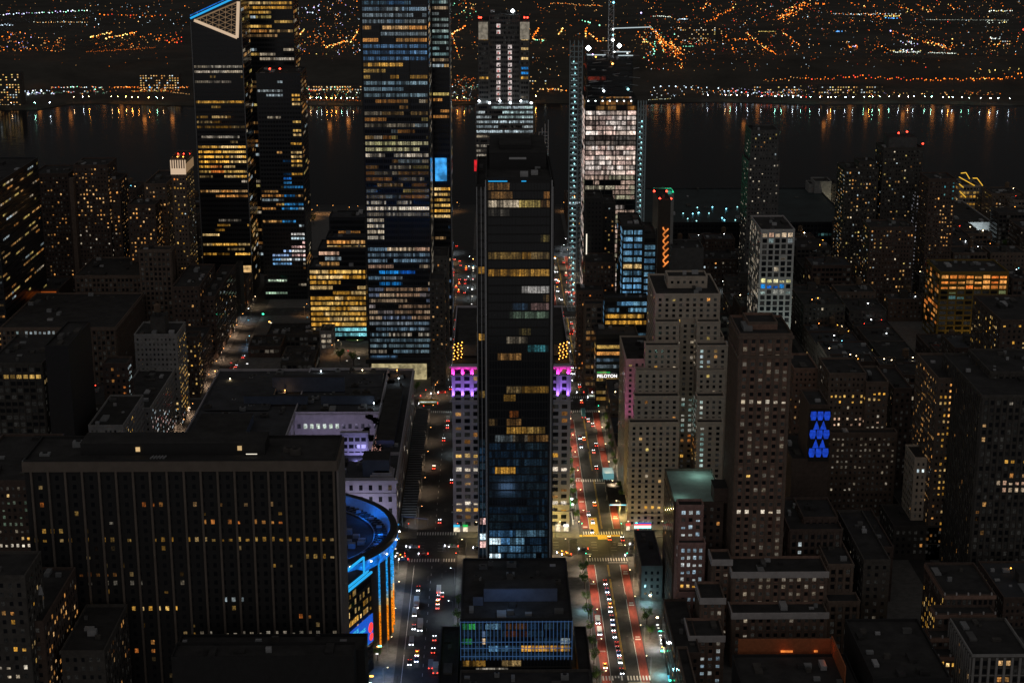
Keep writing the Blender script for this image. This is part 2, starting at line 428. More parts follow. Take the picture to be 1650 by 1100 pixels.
    if wins:
        if st[6] == 'band':
            fl = {}
            for i, pts, col, w_ in wins: fl.setdefault(i, []).append((pts, col))
            rest = MB()
            for q, k in enumerate(fl):
                m_ = MB() if q < 99 else rest
                for pts, col in fl[k]: m_.face(pts, glass, col)
                if q < 99: obj('window_band', shift(m_), root)
            if rest.f: obj('window_band', shift(rest), root, kind='stuff')
        else:
            wl = []
            for i, pts, col, w_ in wins:
                px, py, _ = PROJ(*pts[0]); 
                vis = 0 <= px <= 1650 and 0 <= py <= 1100
                wpx = max(abs(pts[1][0] - pts[0][0]), .35 * abs(pts[1][1] - pts[0][1])) * FPX / w_ * .62
                hpx = abs(pts[2][2] - pts[1][2]) * FPX / w_ * .62
                big = vis and min(wpx, hpx) > 2.2 and indiv
                wl.append((-(sum(col) > .05) if big else 1, -wpx * hpx, pts, col))
            wl.sort(key=lambda q: (q[0], q[1]))
            rest = MB(); k = 0
            for q in wl:
                if q[0] < 1 and k < 100:
                    k += 1; m_ = MB(); m_.face(q[2], glass, q[3]); obj('window', shift(m_), root)
                else: rest.face(q[2], glass, q[3])
            if rest.f: obj('window', shift(rest), root, kind='stuff')
    return root, ox, oy
def rel(mb, ox, oy): mb.v = [(x - ox, y - oy, z) for x, y, z in mb.v]; return mb
def water_tank(root, ox, oy, x, y, z, r=2.2, h=4.2, mat='wood'):
    m_ = MB()
    for dx in (-1.2, 1.2):
        for dy in (-1.2, 1.2): m_.box(x + dx - .15, x + dx + .15, y + dy - .15, y + dy + .15, z, z + 3, 'black_metal')
    m_.cyl(x, y, z + 3, z + 3 + h, r, r * .95, 14, mat); m_.cyl(x, y, z + 3 + h, z + 4.4 + h, r * 1.05, 0.0, 14, mat)
    obj('water_tank', rel(m_, ox, oy), root)
def roof_box(root, ox, oy, x0, x1, y0, y1, z0, z1, mat='dark_stone', name='roof_housing'):
    m_ = MB(); m_.box(x0, x1, y0, y1, z0, z1, mat, top='roof_tar'); m_.box(x0 - .15, x1 + .15, y0 - .15, y1 + .15, z1, z1 + .35, mat, bottom=True, top='roof_tar')
    obj(name, rel(m_, ox, oy), root)
def fans(root, ox, oy, x0, x1, y0, y1, z, n, seed=1):
    rng = random.Random(seed)
    for k in range(n):
        m_ = MB(); x = rng.uniform(x0, x1); y = rng.uniform(y0, y1); s = rng.uniform(1, 2.6); h = rng.uniform(1, 2.4)
        m_.box(x - s, x + s, y - s * .7, y + s * .7, z, z + h, rng.choice(('grey_concrete', 'steel', 'dark_stone')))
        m_.cyl(x, y, z + h, z + h + .4, s * .5, s * .5, 10, 'black_metal')
        obj('roof_unit', rel(m_, ox, oy), root)
def beacon(root, ox, oy, x, y, z, mat='red_beacon', r=.5, h=3):
    m_ = MB(); m_.box(x - .12, x + .12, y - .12, y + .12, z, z + h, 'black_metal'); m_.octa(x, y, z + h + r * .8, r, mat)
    obj('beacon_light', rel(m_, ox, oy), root)

# more window and lamp colours
PAL['T2'] = [(.45, .75, .68), (.6, .8, .75), (.8, .8, .7)]
PAL['BW'] = [(.35, .5, .62), (.45, .6, .7), (.6, .65, .65)]
emitter('blue_mullion', (.07, .2, .5), .32)
principled('pier_stone', (.135, .112, .095), .8, noise=.2, scale=.2)
principled('pier_light', (.26, .24, .24), .7, noise=.2, scale=.2)
PAL['DB'] = [(.01, .12, .45), (.02, .22, .6), (.04, .3, .7)]
PAL['TC'] = [(.3, .9, 1)]; PAL['P2'] = [(1, .6, .4), (1, .75, .5)]
PAL['BW2'] = [(.35, .55, .75), (.5, .65, .75), (.7, .8, .8)]; PAL['BL'] = [(.16, .38, .72), (.2, .42, .75), (.14, .34, .66)]; PAL['BL2'] = [(.3, .5, .65), (.36, .55, .66)]; PAL['Y2'] = [(.9, .85, .4), (1, .9, .5)]
PAL['BL3'] = [(.3, .5, .7), (.5, .6, .7), (.4, .6, .8)]; PAL['BLX'] = [(.01, .2, .95), (.02, .35, 1)]; PAL['P3'] = [(1, .6, .36), (.7, .6, .6), (.4, .5, .75), (1, .7, .45)]
PAL['TG'] = [(.35, .6, .62), (.6, .8, .75), (1, .7, .4), (.5, .6, .6)]
PAL['P4'] = [(1, .78, .66), (1, .86, .78), (.95, .8, .72), (1, .7, .6), (.35, .25, .22)]; PAL['RO'] = [(1, .12, .04), (.8, .25, .1)]; PAL['Y3'] = [(.95, .85, .6), (.8, .75, .5), (1, .7, .55)]
PAL['SB'] = [(.16, .42, .72), (.22, .5, .78), (.2, .45, .65)]
PAL['O2'] = [(1, .45, .12), (1, .6, .2)]
PAL['LV'] = [(.8, .8, .95), (.9, .85, .9)]
emitter('gold_glow', (1, .72, .48), .62); emitter('gold_glow_dim', (1, .62, .32), .2)  # lit fins and truss: the light on them is put in as glow
emitter('lobby_glow', (1, .62, .25), .55, 'AUTO', .6, .4)
emitter('lobby_pale', (1, .82, .42), .35, 'AUTO', .5, .3)
emitter('blue_screen', (.05, .38, .9), .9, 'NONE', .6, .16)
emitter('lamp_pale', (.9, 1, .95), 5); emitter('louvre_glow', (.9, .78, .6), .2, 'NONE', .4, .4); emitter('red_glow', (1, .02, .03), .6, 'NONE', .6, .2)
emitter('teal_lamp', (.4, .95, 1), 2.2)
emitter('lamp_pale_dim', (.8, .95, 1), .6)
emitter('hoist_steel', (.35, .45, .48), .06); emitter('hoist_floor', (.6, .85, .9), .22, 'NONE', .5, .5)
emitter('lattice_orange', (1, .28, .05), .9, 'NONE', .4, .3)
principled('teal_roof', (.022, .034, .036), .5, noise=.5, scale=.05)
principled('bluegrey', (.09, .11, .16), .9, noise=.25, scale=.2); emitter('twinkle', (1, .5, .4), 1.1)
PAL.update({'GR': [(.03, .7, .1), (.05, .5, .1)], 'OR': [(1, .3, .05), (1, .42, .1), (1, .24, .04)], 'LT': [(.3, .7, .7), (.6, .7, .3)]})
principled('yellow_stone', (.2, .13, .03), .8)
emitter('strip_yellow', (1, .55, .05), .9)
principled('orange_wall', (.36, .12, .05), .9)
emitter('orange_band', (1, .2, .02), .22, 'NONE', .6, .06)
emitter('sign_cyan_soft', (.25, .7, .75), .35)
# ------------------------------------------------------------------ the ground, roads, river, far shore
ST_X = [-423, -345, -267, -189, -110, -32, 56, 136, 216, 296, 376, 456, 536, 616]
AV_Y = [300, 560, 810, 1050, 1290, 1500, 1705]
def sheet(name, rects, mat, z, kind='structure'):
    m_ = MB()
    for x0, x1, y0, y1 in rects: m_.face([(x0, y0, z), (x1, y0, z), (x1, y1, z), (x0, y1, z)], mat)
    return obj(name, m_, kind=kind)
sheet('ground', [(-1800, 1800, 200, 1728)], 'asphalt', 0.0)
half = {-32: 12.5, 56: 11.5}
def hw(x): return half.get(x, 5.5)
pads = MB()
xs = [-520] + ST_X + [700]
for j in range(len(AV_Y) - 1):
    y0 = AV_Y[j] + 11.5; y1 = AV_Y[j + 1] - 11.5
    for i in range(len(xs) - 1):
        a = xs[i] + hw(xs[i]); b_ = xs[i + 1] - hw(xs[i + 1])
        if xs[i] == -110: continue
        if xs[i + 1] == -110: b_ = -32 - 12.5
        if j >= 2 and b_ == -32 - 12.5: b_ = -41.5
        pads.box(a, b_, y0, y1, -0.5, 0.15, 'pavement')
obj('pavement', pads, kind='structure')
rd = []
for x in ST_X: rd.append((x - hw(x) + .02, x + hw(x) - .02, 300, 1700))
sheet('road', rd, 'road_grey', 0.004)
sheet('avenue', [(-1800, 1800, y - 11.4, y + 11.4) for y in AV_Y[1:]], 'road_grey', 0.008)
# 34th street: red bus lanes, yellow centre line, white lane lines; crossings
def seg(y0, y1): return [(a, b_) for a, b_ in ((y0, y1),)]
runs = [(575, 786), (834, 1032), (1068, 1272), (1308, 1485)]
red = []; yel = []; wht = []
for a, b_ in runs:
    red += [(46.2, 50.0, a, b_), (63.4, 67.0, a, b_)]
    yel += [(56.55, 56.75, a, b_), (57.05, 57.25, a, b_)]
    wht += [(50.2, 50.4, a, b_), (63.0, 63.2, a, b_)]
    y = a
    while y < b_: wht.append((-32.2, -32.0, y, y + 3)); y += 9
    wht += [(-41.2, -41.0, a, b_)] if a < 800 else []
red.append((63.4, 67.0, 930, 1000))
sheet('bus_lane', red[:-1], 'red_lane', 0.012)
for a in (790.5, 826.0, 1032.5, 1062.5, 1268, 1302, 660.5, 905.0):
    x = 46.6
    while x < 67: wht.append((x, x + .62, a, a + 4.2)); x += 1.35
    wht.append((57.3, 67, a - 2.2, a - 1.7)) if a in (790.5, 660.5, 905.0) else None
for a in (790.5, 826.0, 1032.5):
    x = -44.2
    while x < -20: wht.append((x, x + .62, a, a + 4)); x += 1.35
    for x0, x1 in ((-50.5, -46.5), (-19, -15), (38.5, 42.5), (70.5, 74.5)):
        y = 799.5
        while y < 820: wht.append((x0, x1, y, y + .6)); y += 1.3
for k in range(8):   # letters of the lane stencils read as pale bars
    for y in (700 + k * 37,):
        wht += [(63.9, 66.4, y, y + 1.2), (64.2, 66.2, y + 2.6, y + 3.6), (46.9, 49.4, y - 12, y - 10.8)]
for y0 in AV_Y[2:6]:
    for dx in (-6, 0, 6): pass
    x = -500
    while x < 500:
        for dy in (-5.6, -1.9, 1.9, 5.6): wht.append((x, x + 3, y0 + dy - .08, y0 + dy + .08))
        x += 10
sheet('road_marking', wht, 'white_paint', 0.018)
sheet('centre_line', yel, 'yellow_paint', 0.016)
sheet('yellow_box', [(42, 66, 823.0, 825.5), (50.4, 55, 826.5, 850), (54, 60, 819, 823)], 'yellow_paint', 0.022)
sheet('green_space', [(-18, 40, 1700, 1726)], 'soil', 0.03)
# water with an irregular far bank
wt = MB(); 
wt.face([(-4000, 1728.5, -1.5), (4000, 1728.5, -1.5), (4000, 2620, -1.5), (-4000, 2620, -1.5)], 'river_water')
obj('water', wt, kind='structure')
bank = MB(); bank.face([(-1800, 1728, 0), (1800, 1728, 0), (1800, 1728.3, -2), (-1800, 1728.3, -2)], 'grey_concrete')
obj('bank', bank, kind='structure')
def hgt(x, Y):
    P = [(2400, -3), (2500, 1.5), (2650, 3), (2820, 30), (3400, 33), (4300, 30), (12000, 60)]
    for (a, h0), (b_, h1) in zip(P, P[1:]):
        if Y <= b_:
            t = (Y - a) / (b_ - a); h = h0 + (h1 - h0) * t; break
    else: h = 60
    if Y > 2700: h += 3 * math.sin(x * .004 + Y * .002) + 2 * math.sin(x * .011 - Y * .005)
    return h
def shore(x): return 2508 + 14 * math.sin(x * .006) + 9 * math.sin(x * .021 + 1) - (60 if x < -640 else 0)
gv = []; gf = []; NX = 140; ys = [0, 12, 60, 150, 200, 240, 280, 310, 340, 400, 500, 650, 800, 1000, 1300, 1700, 2500, 4000, 8000]
for j, dy in enumerate(ys):
    for i in range(NX + 1):
        x = -2600 + 5200 * i / NX; s = shore(x); Y = s + dy
        gv.append((x * (1 + dy / 4000), Y, -2.5 if j == 0 else max(0.8, hgt(x, Y - (s - 2500)))))
for j in range(len(ys) - 1):
    for i in range(NX):
        a = j * (NX + 1) + i; gf.append((a, a + 1, a + NX + 2, a + NX + 1))
me = bpy.data.meshes.new('far_shore_land'); me.from_pydata(gv, [], gf); me.materials.append(MATS['soil']); me.update()
o = obj('terrain', me, kind='structure')

# ------------------------------------------------------------------ landmark towers along the middle
# tall dark glass slab between the two bright streets, with its set-back wings
def slab_extra(w, root, ox, oy):
    fx = MB()
    a = PY(783, 290, 700)[0]; b_ = PY(889, 290, 700)[0]; zt = PY(820, 290, 700)[1]
    for x in (a - .15, b_ + .15):
        fx.box(x - .18, x + .18, 699.3, 699.9, 38, zt, 'aluminium')
    for x0, x1 in ((PY(767, 290, 706)[0], a), (b_, PY(894, 290, 706)[0])):
        k = 0
        for x in (x0 + .3, (x0 + x1) / 2, x1 - .6): fx.box(x - .14, x + .14, 705.2, 705.85, 38, zt - 4, 'aluminium')
    obj('corner_fin', rel(fx, ox, oy), root)
    # the mullion grid between the panes
    g = MB(); n = 24
    for k in range(1, n):
        x = a + (b_ - a) * k / n; g.box(x - .07, x + .07, 699.72, 699.97, 38, zt - 1, 'spandrel')
    obj('mullion', rel(g, ox, oy), root, kind='stuff')
    roof_box(root, ox, oy, a + 1.5, b_ - 1.5, 726, 776, zt, zt + 7, 'black_metal')
    roof_box(root, ox, oy, a + 6, b_ - 8, 735, 765, zt + 7.4, zt + 9, 'black_metal', 'roof_unit')
    m_ = MB(); m_.box(a + 10, a + 17.5, 725.6, 725.95, zt + 4.4, zt + 5.3, 'aluminium'); obj('louvre', rel(m_, ox, oy), root)
    for s in ((a + 1, a + 9), (a + 15, a + 17)):
        m_ = MB(); m_.box(s[0], s[1], 699.5, 699.9, zt - .7, zt - .35, 'led_line'); obj('edge_light', rel(m_, ox, oy), root)
A0 = PY(783, 290, 700)[0]; B0 = PY(889, 290, 700)[0]; ZT = PY(820, 290, 700)[1]
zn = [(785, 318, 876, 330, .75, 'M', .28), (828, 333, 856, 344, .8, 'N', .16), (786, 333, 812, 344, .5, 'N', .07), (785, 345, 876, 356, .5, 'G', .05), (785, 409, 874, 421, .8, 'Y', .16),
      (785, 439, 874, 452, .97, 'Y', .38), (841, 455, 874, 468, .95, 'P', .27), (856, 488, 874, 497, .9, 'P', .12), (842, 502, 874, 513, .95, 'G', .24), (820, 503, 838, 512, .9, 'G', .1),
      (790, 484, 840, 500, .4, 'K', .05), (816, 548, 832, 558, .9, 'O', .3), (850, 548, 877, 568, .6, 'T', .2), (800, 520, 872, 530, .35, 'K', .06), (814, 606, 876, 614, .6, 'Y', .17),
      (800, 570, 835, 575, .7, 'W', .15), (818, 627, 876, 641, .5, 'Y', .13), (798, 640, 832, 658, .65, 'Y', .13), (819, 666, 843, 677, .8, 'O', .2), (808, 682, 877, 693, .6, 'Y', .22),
      (785, 712, 882, 860, 1, 'B', .02), (785, 860, 882, 912, 1, 'B', .07), (799, 756, 832, 768, .95, 'Y', .4), (808, 799, 836, 811, .95, 'N', .3), (786, 799, 850, 811, .5, 'B', .09), (786, 757, 798, 768, .9, 'B', .05),  # blue and white at the foot: reflections put into the pane glow
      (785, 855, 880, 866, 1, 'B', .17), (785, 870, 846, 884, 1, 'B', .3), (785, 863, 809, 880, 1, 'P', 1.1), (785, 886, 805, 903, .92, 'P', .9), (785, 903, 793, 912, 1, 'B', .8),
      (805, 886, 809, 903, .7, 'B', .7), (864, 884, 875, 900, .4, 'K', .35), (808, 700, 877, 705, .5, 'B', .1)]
sl = building('glass_slab_skyscraper', 'tall narrow black glass skyscraper at the centre with a blue-lit foot',  # blue-lit foot: reflections put into the pane glow
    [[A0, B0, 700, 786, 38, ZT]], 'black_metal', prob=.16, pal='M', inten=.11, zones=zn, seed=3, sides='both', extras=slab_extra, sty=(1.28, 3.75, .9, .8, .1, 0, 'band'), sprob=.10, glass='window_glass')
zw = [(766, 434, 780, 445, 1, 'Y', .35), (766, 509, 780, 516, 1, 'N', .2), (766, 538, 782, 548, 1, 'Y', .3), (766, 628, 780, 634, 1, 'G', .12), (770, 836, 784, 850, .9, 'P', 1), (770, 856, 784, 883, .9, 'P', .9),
      (770, 700, 785, 905, 1, 'B', .035), (878, 433, 892, 442, 1, 'N', .3), (878, 448, 892, 458, 1, 'N', .3), (878, 492, 892, 503, 1, 'G', .25), (878, 655, 892, 667, 1, 'W', .4), (878, 758, 893, 768, 1, 'Y', .3),  # white, red and blue near the foot: painted reflections
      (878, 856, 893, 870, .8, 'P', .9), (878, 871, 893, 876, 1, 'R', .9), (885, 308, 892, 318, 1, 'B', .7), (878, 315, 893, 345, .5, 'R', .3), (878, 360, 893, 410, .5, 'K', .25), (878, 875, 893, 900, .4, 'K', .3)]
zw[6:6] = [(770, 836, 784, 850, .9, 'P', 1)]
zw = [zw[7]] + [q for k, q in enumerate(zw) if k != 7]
xl0 = PY(767, 290, 706)[0]; xr0 = PY(894, 290, 706)[0]
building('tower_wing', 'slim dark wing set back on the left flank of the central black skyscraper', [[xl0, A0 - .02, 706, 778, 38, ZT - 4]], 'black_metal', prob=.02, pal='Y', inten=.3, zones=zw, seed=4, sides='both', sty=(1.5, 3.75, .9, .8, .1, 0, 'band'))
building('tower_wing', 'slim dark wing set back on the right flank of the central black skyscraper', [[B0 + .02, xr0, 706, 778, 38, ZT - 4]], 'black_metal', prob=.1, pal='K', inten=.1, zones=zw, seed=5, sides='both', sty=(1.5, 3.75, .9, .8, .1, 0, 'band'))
# podium with the blue glass front
def pod_extra(w, root, ox, oy):
    z = 40; x0, _ = PY(742, 1000, 636); x1, _ = PY(922, 1000, 636)
    for nm, a, b_, y0, y1, z1, mt in (('roof_screen', x0 + 9.5, x1 - 5.5, 655, 656, 45.5, 'roof_grey'), ('roof_screen', x0 + 5, x0 + 9.2, 651, 652, 43.5, 'roof_grey')):
        m_ = MB(); m_.box(a, b_, y0, y1, z, z1, 'bluegrey'); obj(nm, rel(m_, ox, oy), root)
    roof_box(root, ox, oy, x0 + 10, x1 - 6, 656.2, 668, z, 44, 'dark_stone')
    light('roof_lamp', 'AREA', (x0 + 20 - ox, 640 - oy, 52), 700, (.3, .55, 1), root, 6, rot=Vector((0, 1, -.45)).to_track_quat('-Z', 'Y').to_euler())
    n = 30; g = MB()
    zb = PY(830, 1062, 636)[1]
    for k in range(n + 1):
        x = x0 + (x1 - x0) * k / n; g.box(x - .1, x + .1, 635.6, 635.95, zb, z, 'blue_mullion')
    for q in (1000.5, 1033, 1043, 1056): 
        zz = PY(830, q, 636)[1]; g.box(x0, x1, 635.55, 635.6, zz - .14, zz + .14, 'blue_mullion')
    obj('window_frame', rel(g, ox, oy), root, kind='stuff')
    fans(root, ox, oy, x0 + 4, x1 - 5, 672, 694, z, 7, 8)
building('podium_building', 'low flat-roofed block with a blue-lit gridded glass front below the black skyscraper',
    [T(742, 922, 1000, 636, 63, top=40)], 'black_metal', prob=.12, pal='Y', inten=.2, seed=9,
    zones=[(742, 1001, 922, 1057, 1, 'B', .03), (744, 1007, 762, 1017, .9, 'G', .01), (744, 1006, 764, 1018, 1, 'GR', .4), (744, 1024, 762, 1034, 1, 'GR', .5), (776, 1012, 781, 1036, 1, 'K', .8), (783, 1002, 806, 1016, .8, 'B', .35),
           (812, 1002, 850, 1036, .5, 'O', .05), (878, 1010, 888, 1022, .8, 'C', .6), (790, 1040, 832, 1048, 1, 'B', .33), (842, 1040, 918, 1048, .8, 'Y', .55), (905, 1030, 921, 1038, .8, 'C', .3), (852, 1056, 866, 1064, 1, 'Y', .5),
           (760, 1057, 842, 1060, 1, 'B', .3), (868, 1056, 918, 1063, .5, 'Y', .3), (810, 1026, 860, 1034, .5, 'N', .25), (768, 1069, 812, 1080, .8, 'N', .25), (862, 1069, 920, 1078, .9, 'O', .45)],
    sides='both', extras=pod_extra, sty=(1.35, 3.35, .9, .78, .12, 0, 'band'))
building('low_block', 'black flat-roofed block under the left end of the blue glass front', [[PY(712, 1012, 690)[0], PY(741, 1012, 690)[0], 600, 690, 0, PY(728, 1012, 690)[1]]], 'black_metal', style='blank', seed=10)
building('low_block', 'dark low block with a bare side roof right of the blue glass front', [[PY(925, 1012, 690)[0], PY(944, 1012, 690)[0], 600, 690, 0, PY(930, 1012, 690)[1]]], 'black_metal', style='blank', seed=11)
b3, ox, oy = building('low_block', 'black foreground roof along the bottom edge beneath the blue glass front', [[PY(742, 1082, 633)[0], PY(950, 1082, 633)[0], 600, 633, 0, PY(800, 1082, 633)[1]]], 'dark_stone', prob=.06, seed=12, pal='W', inten=.3)
fans(b3, ox, oy, -10, 30, 606, 630, PY(800, 1082, 633)[1], 6, 4)

# stone office block behind the slab with pink and purple floodlit crown
def stone_extra(w, root, ox, oy):
    Y = 830; n = 0
    zc = PY(800, 644, Y)[1]; zp = PY(800, 604, Y)[1]; zt = PY(800, 590, Y)[1]
    x0 = PY(728, 645, Y)[0]; x1 = PY(920, 645, Y)[0]
    c = MB(); c.box(x0 - 1, x1 + 1, Y - 1.3, Y - .06, zc - .6, zc, 'lilac_stone', bottom=True); c.box(x0 - .7, x1 + .7, Y - 1, Y - .06, zp - .4, zp, 'lilac_stone', bottom=True)
    c.box(x0 - .9, x1 + .9, Y - 1.2, Y - .06, zt - .5, zt + .3, 'lilac_stone', bottom=True)
    z2 = PY(800, 823, Y)[1]; c.box(x0 - .7, x1 + .7, Y - .9, Y - .06, z2 - .5, z2, 'lilac_stone', bottom=True)
    z3 = PY(800, 812, Y)[1]; c.box(x0 - .3, x1 + .3, Y - .5, Y - .06, z3 - .3, z3, 'lilac_stone', bottom=True)
    obj('cornice', rel(c, ox, oy), root)
    for px in (730.5, 745.5, 761, 776, 868, 884, 898.5, 915):
        x = PY(px, 640, Y)[0]
        m_ = MB(); m_.box(x - .75, x + .75, Y - .7, Y - .03, zc, zt - .5, 'lilac_stone'); obj('pilaster', rel(m_, ox, oy), root)
        if 762 < px < 890: continue
        light('floodlight', 'SPOT', (x - ox, Y - 2.6 - oy, zc + .3), 9000, (.42, .18, 1), root, .5, rot=Vector((0, .22, 1)).to_track_quat('-Z', 'Y').to_euler(), spot=math.radians(60))
        light('floodlight', 'SPOT', (x - ox, Y - 2.0 - oy, zp + .1), 3200, (1, .03, .5), root, .2, rot=Vector((0, .5, 1)).to_track_quat('-Z', 'Y').to_euler(), spot=math.radians(95))
    rb = MB(); rb.box(x0 + 3, x1 - 3, 846, 900, zt + 1, zt + 7, 'grey_concrete', top='roof_tar'); obj('roof_housing', rel(rb, ox, oy), root)
    for cx in (737, 907):
        for r in range(6):
            for q in range(3):
                m_ = MB(); x = PY(cx - 6 + q * 6, 575, 838)[0]; z = zt + 1.5 + r * 1.6
                m_.octa(x + (r % 2) * .5, 838 + q * 2, z, .34, 'amber_light'); obj('festoon_light', rel(m_, ox, oy), root)
zs = [(727, 592, 921, 603, .35, 'Y', .1), (727, 600, 921, 604, .7, 'Y', .35), (727, 733, 921, 743, .95, 'Y', .75), (727, 771, 767, 777, .6, 'Y', .55), (727, 895, 767, 897, .5, 'Y', .5), (727, 753, 921, 763, .12, 'W', .4),
      (727, 755, 921, 761, .97, 'N', .7), (727, 803, 921, 812, 1, 'N', .85), (727, 815, 921, 822, .85, 'Y', .7), (893, 845, 921, 865, .6, 'N', .7), (727, 848, 765, 866, .35, 'C', .5), (727, 642, 921, 650, .0, 'Y', 0)]
building('stone_office_block', 'pale stone office block behind the black skyscraper, its crown floodlit pink and purple',
    [T(728, 920, 590, 830, 120)], 'lilac_stone', prob=.10, pal='W', inten=.25, zones=zs, seed=21, sides='both', extras=stone_extra, sty=(4.55, 3.83, .62, .58, .2, 0, 'room'))

# big dark office tower lower left with bronze piers
x0, z0 = PY(38, 745, 605); x1, _ = PY(541, 745, 605)
def penn_extra(w, root, ox, oy):
    n = 18; zt = z0
    for k in range(n + 1):
        x = x0 + 1 + (x1 - x0 - 2.6) * (k + .25) / n if k < n else x1 - .9
        m_ = MB(); m_.box(x - .4, x + .4, 604, 604.95, .5, zt - 3.5, 'pier_stone'); obj('pier', rel(m_, ox, oy), root)
    m_ = MB(); m_.box(x0 - .5, x1 + .5, 603.9, 604.97, zt - 3.5, zt + .4, 'pier_stone'); m_.box(x1 + .03, x1 + .9, 605, 633, zt - 3.5, zt + .4, 'pier_stone'); obj('cornice', rel(m_, ox, oy), root)
    g = MB()
    for k in range(19): y = 606 + k * 1.5; g.box(x1 + .05, x1 + .75, y - .28, y + .28, .5, zt - 3.5, 'pier_light')
    obj('side_fin', rel(g, ox, oy), root, kind='stuff')
    roof_box(root, ox, oy, x0 + 20, x1 - 28, 613, 626, zt, zt + 4.5, 'black_metal')
    for px, py, wd in ((222, 724, 1.6), (386, 722, 1.6)):
        x, z = PY(px, py, 612.6); m_ = MB(); m_.box(x - .8, x + .8, 612.5, 612.9, z - .8, z + .9, 'gold_light'); obj('roof_door', rel(m_, ox, oy), root)
    x, z = PY(253, 736, 608)
    for k in range(5): m_ = MB(); m_.bar((x - 2.6 + k * 1.2, 608, zt + .3), (x - 1.9 + k * 1.2, 611, zt + .35), .5, 'aluminium'); obj('skylight', rel(m_, ox, oy), root)
    m_ = MB(); m_.box(PY(396, 727, 610)[0], PY(414, 727, 610)[0], 610, 610.3, zt + 1.2, zt + 1.4, 'strip_white'); obj('rail_light', rel(m_, ox, oy), root)
    fans(root, ox, oy, x0 + 5, x1 - 5, 612, 628, zt, 8, 14)
zp = [(60, 866, 250, 880, .35, 'Y', 0.12), (250, 866, 545, 881, .93, 'Y', 0.22), (480, 884, 545, 896, .9, 'Y', 0.21), (320, 837, 470, 849, .55, 'O', 0.30), (310, 806, 480, 820, .3, 'W', 0.15), (60, 855, 110, 867, .8, 'Y', 0.22),
      (60, 806, 80, 820, .7, 'O', 0.22), (90, 912, 195, 925, .7, 'O', 0.06), (95, 932, 310, 944, .5, 'N', 0.08), (138, 976, 285, 990, .97, 'Y', 0.56), (170, 992, 200, 1003, .4, 'Y', 0.38), (220, 1018, 250, 1048, .4, 'O', 0.38),
      (290, 1018, 330, 1032, .7, 'Y', 0.26), (325, 1018, 545, 1033, .95, 'N', 0.22), (325, 1035, 370, 1047, .7, 'Y', 0.22), (480, 990, 520, 1002, .6, 'O', 0.26), (360, 958, 395, 968, .5, 'C', 0.22), (230, 808, 265, 818, .5, 'O', 0.19), (100, 750, 545, 800, .0, 'Y', 0.00), (170, 836, 215, 842, .4, 'N', 0.11)]
r2, ox, oy = building('office_tower', 'wide black office slab with evenly spaced pale vertical piers filling the lower left', [[x0, x1, 605, 633, 0, z0]], 'black_metal', prob=.03, pal='Y', inten=.12, zones=zp, seed=31, extras=penn_extra,
         sty=(3.22, 3.62, .42, .5, .24, 0, 'room'), sprob=.02, sides='none', clutter=False)

